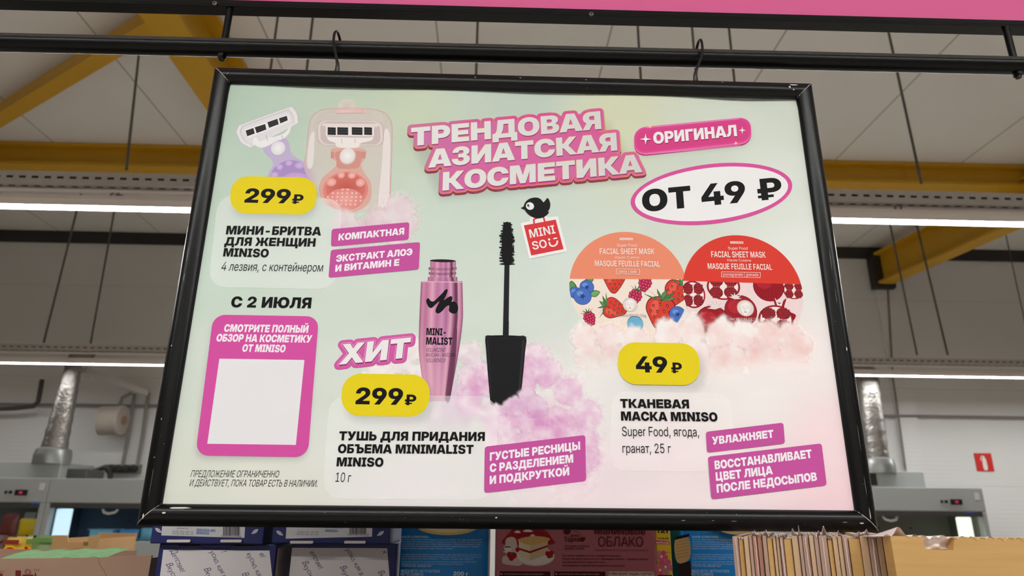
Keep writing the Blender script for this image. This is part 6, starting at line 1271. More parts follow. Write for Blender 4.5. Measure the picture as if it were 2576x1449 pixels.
k.disc(P.px(*c1(888, 848)), dist_px(47), dist_px(31), rgb(238, 170, 164), rgb(224, 138, 132))
for j, (y, xs) in enumerate(((790, (875, 905)), (812, (815, 845, 872, 902, 932, 958)), (835, (785, 812, 842, 872, 902, 930, 956, 984)), (858, (785, 810, 838, 866, 894, 924, 954, 984)), (880, (836, 864, 895, 922, 950)))):
    for x in xs: k.disc(P.px(*c1(x, y)), 0.0016, 0.0016, rgb(250, 214, 208), rgb(236, 176, 170), n=10)
k.disc(P.px(*c1(905, 588)), dist_px(21.5), dist_px(24.5), rgb(214, 190, 188))
k.disc(P.px(*c1(904, 584)), dist_px(19.5), dist_px(22.5), rgb(246, 242, 243), rgb(230, 222, 223))
done(k, 'coral_razor_picture')

# ---- cotton-candy clouds behind and around the products
k = ink()
fade1 = lambda X, Y: 1 - 0.85 * sstep(585, 650, Y)
patch(k, 815, 440, 1080, 660, 3.2, clouds([(1005, 530, 58, .5), (955, 565, 62, .7), (900, 590, 60, .6), (1000, 585, 55, .3), (868, 560, 45, .5), (1030, 560, 35, .2)],
      (237, 216, 225), (230, 186, 208), (241, 230, 234), 0.5, fade1, amax=0.92, wild=0.22))
done(k, 'pink_cloud_picture', True)

k = ink('mid')
patch(k, 880, 800, 1250, 1130, 3.4, clouds([(1000, 905, 52, 0), (960, 960, 55, 0), (1040, 880, 40, .1), (1180, 890, 45, .2), (1200, 950, 70, .6), (1160, 1000, 70, .7), (1080, 960, 70, .3), (1130, 1060, 80, .4), (1010, 1030, 60, .1)],
      (234, 224, 228), (204, 172, 208), (244, 238, 238), 0.36, lambda X, Y: 1 - sstep(1040, 1120, Y)))
done(k, 'pale_cloud_picture', True)

# ---- mascara tube and wand
k = ink('mid')
def band(cf, rows, ramp, xs, mod=None):
    """rows: (y, left, right); ramp over the width (0..1): list of (t, colour)"""
    def rc(t):
        for (a, ca), (b, cb) in zip(ramp, ramp[1:]):
            if a <= t <= b: return lerp(ca, cb, (t - a) / max(1e-6, b - a))
        return ramp[-1][1]
    k.h += k.STEP
    pts, cols, n = [], [], xs
    for y, l, r in rows:
        for i in range(n + 1):
            t = i / n
            pts.append(P.px(*cf(l + (r - l) * t, y + 4 * math.sin(math.pi * t) if mod is None else y)))
            c = rc(t)
            if mod: c = mod(c, y, t)
            cols.append(rgb(*[min(255, max(0, v)) for v in c]))
    fs = [(j * (n + 1) + i, j * (n + 1) + i + 1, (j + 1) * (n + 1) + i + 1, (j + 1) * (n + 1) + i) for j in range(len(rows) - 1) for i in range(n)]
    k.raw(pts, fs, cols)
metal = [(0, (150, 82, 118)), (.06, (206, 142, 172)), (.14, (186, 112, 150)), (.28, (222, 168, 194)), (.40, (188, 116, 158)), (.52, (206, 146, 186)), (.62, (174, 104, 150)), (.72, (222, 166, 194)), (.82, (120, 62, 96)), (.86, (86, 40, 66)), (.90, (214, 158, 186)), (.96, (192, 128, 160)), (1, (140, 78, 110))]
band(c5, [(284, 512, 628), (318, 512, 628)], metal, 26)
band(c5, [(312, 505, 632), (324, 504, 631)], [(a, tuple(v * .84 for v in c)) for a, c in metal], 26)
band(c5, [(324, 514, 626), (336, 514, 626)], metal, 26)
band(c5, [(334, 505, 630), (345, 505, 629)], [(a, tuple(v * .8 for v in c)) for a, c in metal], 26)
band(c5, [(345, 512, 626), (376, 512, 626)], metal, 26)
band(c5, [(356, 502, 634), (374, 500, 636)], [(a, tuple(v * .95 for v in c)) for a, c in metal], 26)
k.disc(P.px(*c5(569, 283)), dist_px(58 / 1.79), dist_px(4), rgb(40, 26, 34))
def bodymod(c, y, t):
    f = max(0.0, (y - 560) / 340.0)
    c = lerp(c, (226, 172, 194), min(0.75, f * 0.8) if t < 0.78 else 0.0)
    if t >= 0.78: c = lerp(c, (128, 70, 100), max(0, min(.45, f * .5)))
    return c
rows = []
for y in range(376, 932, 14):
    f = (y - 376) / 550
    l = 470 - 12 * math.sin(min(1, f * 1.5) * math.pi / 2) + (max(0, f - .55) ** 1.3) * 95
    r = 658 + 3 * math.sin(f * 5) - (max(0, f - .28) ** 1.35) * 86
    rows.append((y, l, r))
band(c5, rows, metal, 40, bodymod)
k.stroke(pp(c5, [(470, 378), (658, 381)]), 0.0012, rgb(226, 176, 198))
k.poly(sm(c5, [(618, 600), (626, 590), (634, 600), (628, 720), (612, 860), (598, 922), (588, 924), (598, 840), (612, 720)]), rgb(108, 60, 88))
squig = [(493, 468), (497, 456), (505, 454), (512, 464), (526, 468), (545, 452), (567, 430), (580, 415), (590, 413), (590, 424), (580, 450), (574, 462), (592, 450), (606, 444), (613, 452), (609, 470), (620, 468), (633, 478), (639, 497), (634, 517), (622, 524), (605, 520), (596, 508), (598, 488), (584, 492), (566, 512), (550, 523), (538, 519), (536, 506), (546, 484), (553, 468), (536, 482), (518, 498), (503, 492)]
k.poly(sm(c5, squig, 4), BLACK)
def tx(cf, s, x0, y0, x1, y1, h, sc, col=BLACK, font='black', **kw):
    k.text(s, cf(x0, y0), cf(x1, y1), col, font, h=h / sc, **kw)
tx(c5, 'MINI-', 493, 622, 582, 624, 33, 1.812)
tx(c5, 'MALIST', 492, 665, 612, 667, 34, 1.812)
tx(c5, 'VOLUMIZING', 491, 697, 578, 698, 17, 1.812, font='light', slant=.18)
tx(c5, 'MASCARA | MASCARA', 491, 720, 624, 721, 17, 1.812, font='light', slant=.18)
tx(c5, 'VOLUMINEUX', 491, 745, 580, 746, 18, 1.812, font='light', slant=.18)
done(k, 'mascara_tube_picture')

k = ink('mid')
patch(k, 1130, 800, 1580, 1270, 3.6, clouds([(1340, 905, 52, .6), (1375, 940, 50, .5), (1320, 955, 45, .9), (1430, 985, 52, .3), (1475, 1040, 52, .3), (1330, 1045, 66, .8), (1400, 1080, 80, .9), (1450, 1120, 76, .8), (1290, 1045, 50, .5), (1320, 1140, 80, .6), (1260, 1100, 60, .2), (1240, 1040, 46, .3), (1340, 1210, 80, .2), (1430, 1190, 80, .4), (1470, 1150, 55, .4), (1200, 960, 50, .7), (1180, 1010, 50, .6)],
      (236, 212, 228), (214, 138, 194), (247, 238, 242), 0.4, lambda X, Y: (1 - 0.85 * sstep(1160, 1262, Y)), wild=.36))
done(k, 'pink_and_lilac_cloud_picture', True)
k = ink('mid')
k.poly(pp(c5, [(850, 296), (873, 296), (868, 640), (842, 640)]), lambda p: rgb(34, 32, 34))
core = [(846, 112), (862, 104), (878, 112), (884, 180), (884, 270), (876, 300), (848, 300), (838, 270), (838, 180)]
k.poly(pp(c5, core), BLACK)
r2 = random.Random(4)
for j in range(46):
    y = 112 + j * 4.15
    hw = 17 + 14 * min(1, max(0, (y - 112) / 70)) + 3 * math.sin(j)
    for s in (-1, 1):
        if s < 0 and j % 3 == 1: continue
        xt = 861 + s * (hw + r2.uniform(-3, 4))
        k.poly(pp(c5, [(861, y - 3), (xt, y - 2 + r2.uniform(-4, 3)), (xt + s * 2, y + 1), (861, y + 5)]), BLACK)
k.poly(sm(c5, [(764, 628), (800, 624), (900, 626), (948, 630), (944, 700), (934, 810), (922, 890), (880, 930), (820, 946), (790, 940), (783, 900), (774, 800), (766, 690)], 3), lambda p: rgb(27, 26, 28))
k.poly(pp(c5, [(930, 645), (944, 640), (922, 880), (912, 885)]), rgb(44, 42, 45))
k.poly(pp(c5, [(770, 640), (776, 640), (792, 900), (788, 910)]), rgb(42, 40, 43))
k.disc(P.px(*c5(856, 629)), dist_px(51), dist_px(3.6), rgb(52, 50, 53))
k.disc(P.px(*c5(856, 629.5)), dist_px(46), dist_px(2.6), rgb(18, 17, 18))
k.poly(pp(c5, [(844, 560), (870, 560), (869, 632), (843, 632)]), rgb(30, 29, 31))
done(k, 'mascara_wand_picture')

k = ink('mid')
patch(k, 1205, 940, 1400, 1090, 3.0, clouds([(1292, 1026, 34, .6), (1250, 1046, 34, .3), (1330, 1002, 30, .8), (1350, 1030, 34, .7), (1225, 1060, 40, .1)], (228, 194, 220), (208, 146, 198), (242, 228, 238), 0.3, lambda X, Y: 1 - sstep(1040, 1085, Y), wild=.4))
done(k, 'cloud_rim_picture', True)

# ---- face-mask packs with fruit prints
k = ink('right')
def strawberry(cf, x, y, s, rot=0.0, half=False):
    ca, sa = math.cos(rot), math.sin(rot)
    T = lambda pts: [cf(x + (a * ca - b * sa) * s, y + (a * sa + b * ca) * s) for a, b in pts]
    body = [(-.62, -.55), (-.2, -.72), (.25, -.72), (.65, -.5), (.72, -.1), (.5, .4), (.2, .85), (0, .95), (-.25, .82), (-.55, .35), (-.75, -.1)]
    k.poly(spline(P.pxs(T(shrink(body, 1.06))), 4), rgb(92, 22, 24))
    k.poly(spline(P.pxs(T(body)), 4), rgb(214, 62, 52))
    k.poly(spline(P.pxs(T([(-.5, -.4), (-.2, -.55), (-.1, -.1), (-.3, .4), (-.5, .1)])), 4), rgb(228, 92, 78))
    for a, b in ((-.4, -.25), (-.05, -.35), (.35, -.3), (-.5, .05), (-.15, .05), (.2, .0), (.5, .05), (-.3, .35), (.05, .38), (.35, .35), (-.08, .68), (.15, .66)):
        q = T([(a, b)])[0]
        k.disc(P.px(*q), dist_px(.055 * s / 2.3 + .5), dist_px(.08 * s / 2.3 + .5), rgb(96, 24, 22), n=8)
        k.disc(P.px(q[0], q[1] + .4), dist_px(.02 * s / 2.3 + .15), dist_px(.035 * s / 2.3 + .15), rgb(236, 176, 96), n=8)
    for i in range(6):
        a = -2.9 + i * 0.52
        lf = [(0, -.55), (math.cos(a) * .45 + .1 * math.sin(a), -.62 + math.sin(a) * .3), (math.cos(a) * .95, -.72 + math.sin(a) * .42), (math.cos(a) * .45 - .12 * math.sin(a), -.52 + math.sin(a) * .28)]
        k.poly(P.pxs(T(shrink(lf, 1.18))), rgb(30, 60, 34))
        k.poly(P.pxs(T(lf)), rgb(92, 142, 84) if i % 2 else rgb(70, 122, 68))
def raspberry(cf, x, y, s, rot=0.0):
    ca, sa = math.cos(rot), math.sin(rot)
    T = lambda a, b: P.px(*cf(x + (a * ca - b * sa) * s, y + (a * sa + b * ca) * s))
    for i in range(5):
        a = -2.6 + i * 0.52
        k.poly([T(-.12, -.45), T(math.cos(a) * .9, -.5 + math.sin(a) * .62), T(.12, -.45)], rgb(52, 98, 58))
    for b, xs in ((-.4, (-.3, 0, .3)), (-.12, (-.45, -.15, .15, .45)), (.16, (-.42, -.14, .14, .42)), (.44, (-.28, 0, .28)), (.68, (-.12, .14))):
        for a in xs:
            k.disc(T(a, b), dist_px(.2 * s / 2.3), dist_px(.2 * s / 2.3), rgb(104, 16, 44), n=12)
            k.disc(T(a, b), dist_px(.165 * s / 2.3), dist_px(.165 * s / 2.3), rgb(196, 44, 88), n=12)
            k.disc(T(a - .05, b - .05), dist_px(.05 * s / 2.3), dist_px(.05 * s / 2.3), rgb(232, 130, 160), n=6)
def blueberry(cf, x, y, s):
    k.disc(P.px(*cf(x, y)), dist_px((s + 2) / 2.3), dist_px((s + 2) / 2.3), rgb(30, 44, 92))
    k.disc(P.px(*cf(x, y)), dist_px(s / 2.3), dist_px(s / 2.3), rgb(74, 112, 194))
    k.disc(P.px(*cf(x - s * .25, y - s * .3)), dist_px(s * .4 / 2.3), dist_px(s * .3 / 2.3), rgb(112, 150, 216))
    for i in range(5):
        a = i * 2 * math.pi / 5
        k.poly(P.pxs([cf(x + s * .42 * math.cos(a), y + s * .42 * math.sin(a)), cf(x + s * .16 * math.cos(a + .6), y + s * .16 * math.sin(a + .6)), cf(x, y), cf(x + s * .16 * math.cos(a - .6), y + s * .16 * math.sin(a - .6))]), rgb(36, 56, 120))
def leaf(cf, x0, y0, x1, y1, w, c=(96, 150, 88)):
    mx, my = (x0 + x1) / 2, (y0 + y1) / 2; L = math.hypot(x1 - x0, y1 - y0); nx, ny = -(y1 - y0) / L * w, (x1 - x0) / L * w
    k.poly(spline(P.pxs([cf(x0, y0), cf(mx + nx, my + ny), cf(x1, y1), cf(mx - nx, my - ny)]), 4), rgb(34, 70, 40))
    k.poly(spline(P.pxs([cf(*lerp((x0, y0), (mx, my), .08)), cf(mx + nx * .8, my + ny * .8), cf(*lerp((x1, y1), (mx, my), .08)), cf(mx - nx * .8, my - ny * .8)]), 4), rgb(*c))
def seeds(cf, x, y, rx, ry, seed):
    rr = random.Random(seed); h0 = k.h
    k.disc(P.px(*cf(x, y)), rx * 1.05 * .00053 / 2.3, ry * 1.05 * .00053 / 2.3, rgb(112, 12, 26))
    g = max(2, int(max(rx, ry) / 8)); top = k.h
    for j in range(-g, g + 1):
        for i in range(-g, g + 1):
            a, b = x + i * 10.5 + (j % 2) * 5, y + j * 9.5
            if ((a - x) / rx) ** 2 + ((b - y) / ry) ** 2 < 1:
                k.h = top + ((i + 2 * j) % 3) * k.STEP; k.disc(P.px(*cf(a, b)), dist_px(2.6), dist_px(2.4), rgb(84, 8, 18), n=9)
                k.h = top + 4 * k.STEP; k.disc(P.px(*cf(a, b)), dist_px(2.05), dist_px(1.9), rgb(166 + rr.randint(-25, 25), 28, 42), n=9)
                k.h = top + 5 * k.STEP; k.disc(P.px(*cf(a - 1.6, b - 1.6)), dist_px(.7), dist_px(.7), rgb(226, 120, 126), n=5)
    k.h = top + 7 * k.STEP
def crown(cf, x, y, s, rot=0):
    for i in range(6):
        a = rot - math.pi + i * math.pi / 5
        t = [(x - s * .22 * math.sin(a), y + s * .22 * math.cos(a)), (x + s * math.cos(a), y + s * .8 * math.sin(a)), (x + s * .22 * math.sin(a), y - s * .22 * math.cos(a))]
        k.poly(P.pxs([cf(*p) for p in t]), rgb(236, 224, 222))
        k.stroke(P.pxs([cf(*t[0]), cf(*t[1])]), .0003, rgb(150, 110, 112))
    k.disc(P.px(*cf(x, y)), dist_px(s * .3 / 2.3), dist_px(s * .22 / 2.3), rgb(232, 216, 212))
def pom_half(cf, x, y, rx, ry, rot=0, seed=1):
    c = P.px(*cf(x, y)); q = .00053 / 2.3
    k.disc(c, rx * q * 1.06, ry * q * 1.06, rgb(78, 10, 20), rot=rot)
    k.disc(c, rx * q * 1.03, ry * q * 1.03, rgb(164, 32, 42), rot=rot)
    k.disc(c, rx * q * .93, ry * q * .93, rgb(244, 228, 224), rot=rot)
    for sx, sy in ((-.45, -.42), (.45, -.42), (-.45, .45), (.45, .45)):
        seeds(cf, x + sx * rx, y + sy * ry, rx * .40, ry * .42, seed + int(sx * 10 + sy * 3))
def pom(cf, x, y, r, c=(152, 20, 34)):
    q = .00053 / 2.3
    k.disc(P.px(*cf(x, y)), r * q * 1.02, r * q * 1.02, rgb(82, 8, 20))
    k.disc(P.px(*cf(x, y)), r * q * .99, r * q * .99, rgb(*c))
    k.disc(P.px(*cf(x - r * .3, y - r * .25)), r * q * .5, r * q * .42, rgb(min(255, c[0] + 26), c[1] + 14, c[2] + 14))
    for i in range(7):
        a = -1.1 + i * .36
        k.stroke(P.pxs([cf(x + r * .2 * math.sin(a), y - r * .75), cf(x + r * .85 * math.sin(a), y), cf(x + r * .5 * math.sin(a), y + r * .75)]), .0003, rgb(110, 12, 26))
def face_icon(cf, x, y, r):
    q = .00053 / 2.3
    k.disc(P.px(*cf(x, y)), r * q, r * q, rgb(198, 178, 176))
    k.disc(P.px(*cf(x, y)), r * q * .93, r * q * .93, rgb(228, 216, 214))
    k.poly(spline(P.pxs([cf(x - r * .5, y - r * .4), cf(x, y - r * .72), cf(x + r * .5, y - r * .4), cf(x + r * .52, y + .1 * r), cf(x + r * .3, y + r * .6), cf(x, y + r * .82), cf(x - r * .3, y + r * .6), cf(x - r * .52, y + .1 * r)]), 4), rgb(244, 238, 236))
    for s in (-1, 1):
        k.stroke(P.pxs([cf(x + s * r * .14, y - r * .02), cf(x + s * r * .27, y + r * .03), cf(x + s * r * .4, y - r * .02)]), .0003, rgb(120, 112, 112))
        k.stroke(P.pxs([cf(x + s * r * .12, y - r * .2), cf(x + s * r * .42, y - r * .2)]), .0003, rgb(150, 142, 140))
    k.stroke(P.pxs([cf(x - r * .05, y), cf(x - r * .1, y + r * .26), cf(x + r * .05, y + r * .28)]), .0003, rgb(150, 142, 140))
    k.disc(P.px(*cf(x, y + r * .46)), r * q * .17, r * q * .07, rgb(198, 140, 140), n=10)
def mask_pack(cx, cy, r, chord_l, chord_r, top, low):
    c = P.px(*c3(cx, cy)); rr = r * 0.00053 / 2.3
    rr = abs(P.px(*c3(cx + r, cy))[0] - c[0])
    circ = ellipse(c, rr, rr, 0, 72)
    a, b = P.px(*c3(*chord_l)), P.px(*c3(*chord_r))
    d = (b[0] - a[0], b[1] - a[1])
    far = lambda s: [(a[0] - d[0], a[1] - d[1]), (b[0] + d[0], b[1] + d[1]), (b[0] + d[0], b[1] + d[1] + s), (a[0] - d[0], a[1] - d[1] + s)]
    up, dn = clip_convex(circ, far(0.4)), clip_convex(circ, far(-0.4))
    k.poly(circ, rgb(*[v * .82 for v in low]))
    k.poly(dn, rgb(*low)); k.poly(up, rgb(*top))
    return dn
low1 = mask_pack(416, 1130, 340, (80, 1085), (742, 1088), (236, 142, 112), (243, 228, 216))
k.clip = low1
leaf(c3, 100, 1180, 85, 1095, 26); leaf(c3, 150, 1110, 215, 1088, 18); leaf(c3, 190, 1180, 252, 1160, 20, (112, 170, 104))
blueberry(c3, 175, 1132, 40); blueberry(c3, 108, 1165, 34); blueberry(c3, 150, 1185, 50)
strawberry(c3, 335, 1085, 85, 0.05); raspberry(c3, 512, 1108, 62, 0.3); raspberry(c3, 455, 1185, 62, 0.35)
strawberry(c3, 690, 1165, 92, 0.45); strawberry(c3, 600, 1270, 108, 0.1); strawberry(c3, 330, 1255, 78, -1.3)
raspberry(c3, 190, 1310, 55, -0.4); blueberry(c3, 700, 1290, 46); blueberry(c3, 455, 1345, 44)
k.disc(P.px(*c3(455, 1345)), dist_px(20), dist_px(18), rgb(110, 178, 214))
k.clip = None
face_icon(c3, 425, 1235, 42)
low2 = mask_pack(1078, 1156, 344, (735, 1097), (1420, 1117), (220, 62, 50), (240, 216, 218))
k.clip = low2
pom_half(c3, 790, 1175, 66, 78, 0, 3); pom_half(c3, 965, 1130, 92, 76, 0.1, 5)
pom(c3, 1225, 1130, 88); crown(c3, 1225, 1060, 40)
pom_half(c3, 1372, 1150, 60, 52, 0.2, 7)
k.poly(sm(c3, [(1250, 1195), (1262, 1250), (1215, 1290), (1300, 1380), (1385, 1300), (1318, 1262), (1328, 1200), (1290, 1225)]), rgb(150, 26, 38))
k.poly(sm(c3, [(1262, 1195), (1275, 1250), (1240, 1290), (1300, 1340), (1350, 1290), (1302, 1258), (1312, 1205), (1288, 1232)]), rgb(238, 222, 220))
pom_half(c3, 1268, 1320, 96, 80, 0.1, 9)
pom(c3, 1065, 1270, 92, (160, 28, 40)); crown(c3, 1032, 1195, 40, 0.2)
pom(c3, 905, 1340, 100, (160, 26, 38)); crown(c3, 915, 1252, 46, -0.1)
k.clip = None
face_icon(c3, 1092, 1255, 49)
WT = rgb(246, 228, 222)
for (rows) in (
    (('MINISO', 366, 862, 442, 862, 14, 'black'), ('Super Food', 350, 899, 463, 899, 16, 'light'), ('FACIAL SHEET MASK', 250, 943, 565, 943, 33, 'medium'),
     ('Haute Cuisine', 340, 968, 478, 969, 14, 'light'), ('MASQUE FEUILLE FACIAL', 222, 1012, 598, 1017, 33, 'medium'), ('berry | baie', 361, 1050, 463, 1051, 17, 'light')),
    (('MINISO', 1005, 882, 1081, 883, 14, 'black'), ('Super Food', 992, 916, 1105, 917, 16, 'light'), ('FACIAL SHEET MASK', 895, 960, 1210, 963, 34, 'medium'),
     ('Haute Cuisine', 988, 984, 1125, 986, 14, 'light'), ('MASQUE FEUILLE FACIAL', 875, 1028, 1247, 1034, 33, 'medium'), ('pomegranate | grenade', 963, 1067, 1167, 1070, 17, 'light'))):
    for s, x0, y0, x1, y1, h, f in rows: tx(c3, s, x0, y0, x1, y1, h, 2.3, WT, f)
for q in ([(347, 1028), (480, 1031), (479, 1060), (346, 1058)], [(954, 1045), (1178, 1049), (1177, 1078), (953, 1074)]):
    k.stroke(pp(c3, q), .0006, WT, closed=True)
tx(c3, 'Net Wt.0.88 OZ./25g', 342, 1303, 518, 1305, 15, 2.3, rgb(150, 132, 126), 'light')
tx(c3, 'Net Wt.0.88 OZ./25g', 1003, 1325, 1178, 1327, 15, 2.3, rgb(226, 206, 204), 'light')
done(k, 'face_mask_picture')

k = ink('right')
fade3 = lambda X, Y: 1 - sstep(865, 975, Y + 16 * np.sin(X / 60))
patch(k, 1425, 780, 2060, 1000, 3.8, clouds([(1470, 850, 44, .2), (1530, 846, 46, .4), (1600, 858, 50, .1), (1680, 842, 48, .1), (1740, 828, 48, .3), (1810, 840, 50, .3), (1870, 845, 46, .1), (1930, 840, 46, .6), (1985, 842, 42, .6), (2015, 870, 40, .7),
      (1480, 895, 45, .5), (1550, 910, 60, .7), (1640, 920, 60, .5), (1740, 910, 70, .5), (1830, 915, 70, .8), (1920, 905, 70, .9), (1990, 905, 55, .9), (1500, 970, 60, .1), (1600, 980, 80, .1), (1720, 980, 80, .1), (1840, 980, 80, .2), (1950, 970, 80, .4)],
      (246, 230, 230), (241, 190, 190), (249, 243, 242), 0.36, fade3, wild=0.36))
done(k, 'white_and_pink_cloud_picture', True)

# ---- soft white text panels and printed drop shadows
def soft_shape(zn, name, q, r, c):
    global k
    k = ink(zn); k.poly(rounded(P.pxs(q), r), lambda p: c); done(k, name, True)
soft_shape('left', 'white_text_panel', [(549, 492), (862, 500), (846, 728), (524, 722)], 0.022, rgb(243, 243, 244, 0.58))
soft_shape('mid', 'white_text_panel', [(829, 993), (1253, 997), (1247, 1258), (810, 1254)], 0.024, rgb(243, 242, 244, 0.52))
soft_shape('right', 'white_text_panel', [(1540, 985), (1838, 990), (1850, 1187), (1532, 1184)], 0.02, rgb(244, 241, 242, 0.35))
for zn, q, r, bl, dx, dy, al, sc in (('left', [(585, 443), (799, 447), (793, 541), (577, 537)], 38, 14, 4, 12, .24, (60, 60, 70)), ('mid', [(862, 940), (1083, 943), (1078, 1049), (857, 1046)], 40, 14, 10, 16, .24, (60, 60, 70)),
        ('right', [(1554, 861), (1758, 864), (1763, 970), (1556, 967)], 40, 14, 14, 16, .24, (60, 60, 70)), ('card', [(538, 792), (801, 796), (774, 1149), (492, 1146)], 30, 14, -3, 9, .35, (60, 60, 70)),
        ('head', [(1025, 335), (1525, 290), (1625, 440), (1105, 490)], 12, 15, 2, 14, .26, (90, 80, 90)), ('head', [(1594, 321), (1889, 295), (1890, 362), (1595, 391)], 33, 12, 2, 8, .20, (120, 70, 100))):
    k = ink(zn)
    (x0, y0, x1, y1), f = quad_shadow(q, r, bl, al, dx, dy, sc); patch(k, x0, y0, x1, y1, 4.0, f)
    done(k, 'printed_drop_shadow', True)

# ---- headline
k = ink('head')
HL = (('ТРЕНДОВАЯ', (183, 464), (1796, 318), (186, 312)), ('АЗИАТСКАЯ', (330, 648), (1930, 500), (335, 496)), ('КОСМЕТИКА', (450, 842), (2142, 684), (456, 688)))
mm = lambda px: px * 0.00053
for off, out, colr in (((0, -mm(6.5)), mm(10.5), rgb(140, 52, 72)), ((0, -mm(3.5)), mm(10.5), rgb(150, 58, 78)), ((0, 0), mm(10.5), rgb(206, 100, 104)), ((mm(.5), mm(.2)), mm(9.3), rgb(226, 166, 92)), ((0, mm(.7)), mm(8.4), None)):
    def cc(p):
        x = (p[0] + 0.14) / 0.3
        return rgb(*lerp((206, 120, 172), (222, 76, 156), min(1, max(0, x * 2)))) if x < .5 else rgb(*lerp((222, 76, 156), (214, 110, 158), min(1, max(0, (x - .5) * 1.6))))
    for s, p0, p1, pt in HL:
        k.text(s, c2(*p0), c2(*p1), colr or cc, top=c2(*pt), off=off, outline=out)
for s, p0, p1, pt in HL:
    t1 = (p1[0] + pt[0] - p0[0], p1[1] + pt[1] - p0[1])
    k.poly(pp(c2, [(p0[0] + 22, p0[1] - 12), (p1[0] - 22, p1[1] - 12), (t1[0] - 34, t1[1] + 12), (pt[0] + 22, pt[1] + 12)]), cc)
k.poly(pp(c2, [(390, 425), (1750, 300), (1790, 372), (390, 500)]), cc)
k.poly(pp(c2, [(490, 595), (1890, 470), (1940, 552), (490, 690)]), cc)
for s, p0, p1, pt in HL:
    for d in (2.6, 1.6, .8): k.text(s, c2(*p0), c2(*p1), rgb(150, 44, 92), top=c2(*pt), off=(mm(.6), -mm(d)), outline=mm(.35))
    k.text(s, c2(*p0), c2(*p1), rgb(236, 176, 92), top=c2(*pt), off=(-mm(.5), mm(.9)), outline=mm(.5))
    k.text(s, c2(*p0), c2(*p1), rgb(236, 232, 234), top=c2(*pt), outline=mm(.25))
    k.text(s, c2(*p0), c2(*p1), lambda p: rgb(*lerp((232, 231, 232), (214, 213, 211), min(1, max(0, (p[0] + .13) / .3)))), top=c2(*pt), off=(0, 0))
done(k, 'headline_lettering')

# ---- "original" pill, price oval
k = ink('head')
pq = [(1594, 322), (1888, 294), (1891, 361), (1596, 392)]
k.poly(rounded(P.pxs([(x, y + 3) for x, y in pq]), 0.0172), rgb(186, 50, 118))
k.poly(rounded(P.pxs(pq), 0.0172), rgb(226, 120, 142))
k.poly(rounded(P.pxs(shrink(pq, .993, 0, -.5)), 0.0168), rgb(232, 110, 170))
cx_, cy_ = 1742, 342
k.poly(rounded(P.pxs([(x + (1.6 if x < cx_ else -1.6), y + (2.2 if y < cy_ else -4.5)) for x, y in pq]), 0.0160), lambda p: rgb(222, 70, 150))
k.poly(rounded(P.pxs([(x + (8 if x < cx_ else -8), y + (8 if y < cy_ else -9)) for x, y in pq]), 0.0130), rgb(216, 68, 136))
k.stroke(P.pxs([(1622, 388.5), (1760, 376), (1862, 366.5)]), .0011, rgb(236, 140, 190))
k.stroke(P.pxs([(1625, 321.5), (1760, 308.5), (1858, 299)]), .0010, rgb(240, 150, 190))
for d in (2.4, 1.2): k.text('ОРИГИНАЛ', (1644.3, 362.6), (1854.3, 342.5), rgb(150, 30, 86), h=29, off=(mm(.4), -mm(d)), outline=mm(.3))
k.text('ОРИГИНАЛ', (1644.3, 362.6), (1854.3, 342.5), rgb(242, 236, 240), h=29)
def star(x, y, r, col):
    pts = []
    for i in range(16):
        a = i * math.pi / 8
        rr = r if i % 4 == 0 else (r * .27 if i % 4 == 2 else r * .36)
        pts.append((x + rr * math.cos(a), y + rr * math.sin(a)))
    k.poly(P.pxs(pts), col)
star(1625.5, 353, 15, rgb(150, 30, 86)); star(1624, 350.5, 14.5, rgb(244, 238, 242)); star(1867, 328, 9.5, rgb(244, 238, 242))
star(1635, 319, 6, rgb(250, 214, 150)); star(1851, 360.5, 6, rgb(252, 226, 160))
def oval(a, b): return [(1789.7 + a * math.cos(t), 488 + b * math.sin(t) - .102 * a * math.cos(t)) for t in (2 * math.pi * i / 90 for i in range(90))]
k.poly(P.pxs(oval(203, 75.5)), rgb(219, 84, 158))
k.poly(P.pxs(oval(192.5, 66)), rgb(240, 239, 241))
k.text('ОТ 49 ₽', (1616.5, 534), (1969.5, 499.5), BLACK, h=55)
done(k, 'price_callout')

# ---- shop emblem: a black bird on a red shopping bag
k = ink('head')
k.poly(pp(c2, [(1108, 1118), (1192, 1100), (1186, 1082), (1205, 1062), (1325, 1040), (1338, 1068), (1427, 1060), (1506, 1357), (1184, 1421)]), rgb(240, 239, 240))
RED = rgb(216, 58, 62)
k.poly(pp(c2, [(1138, 1137), (1408, 1087), (1475, 1338), (1201, 1392)]), RED)
k.stroke(pp(c2, [(1226, 1122), (1222, 1088), (1252, 1072), (1304, 1064), (1314, 1102)]), .0023, RED)
k.text('MINI', c2(1193, 1244), c2(1408, 1203), rgb(242, 236, 236), 'medium', top=c2(1178, 1174))
k.text('SO', c2(1216, 1344), c2(1338, 1322), rgb(242, 236, 236), 'medium', top=c2(1202, 1276))
k.stroke(pp(c2, [(1354, 1282), (1362, 1305), (1380, 1313), (1402, 1308), (1419, 1292), (1422, 1270)]), .0022, rgb(242, 236, 236))
k.disc(P.px(*c2(1352, 1256)), .0016, .0016, rgb(242, 236, 236)); k.stroke(pp(c2, [(1392, 1249), (1416, 1244)]), .0018, rgb(242, 236, 236))
bird = [(1113, 991), (1136, 976), (1144, 952), (1168, 922), (1206, 904), (1250, 901), (1282, 915), (1304, 940), (1322, 922), (1340, 904), (1356, 930), (1363, 962), (1355, 1000), (1338, 1021), (1352, 1019), (1340, 1042), (1306, 1068), (1255, 1079), (1206, 1064), (1166, 1034), (1144, 1004)]
k.poly(sm(c2, bird, 4), rgb(22, 22, 24))
k.disc(P.px(*c2(1190, 973)), dist_px(36 / 3.5), dist_px(38 / 3.5), rgb(240, 239, 240), rot=.5)
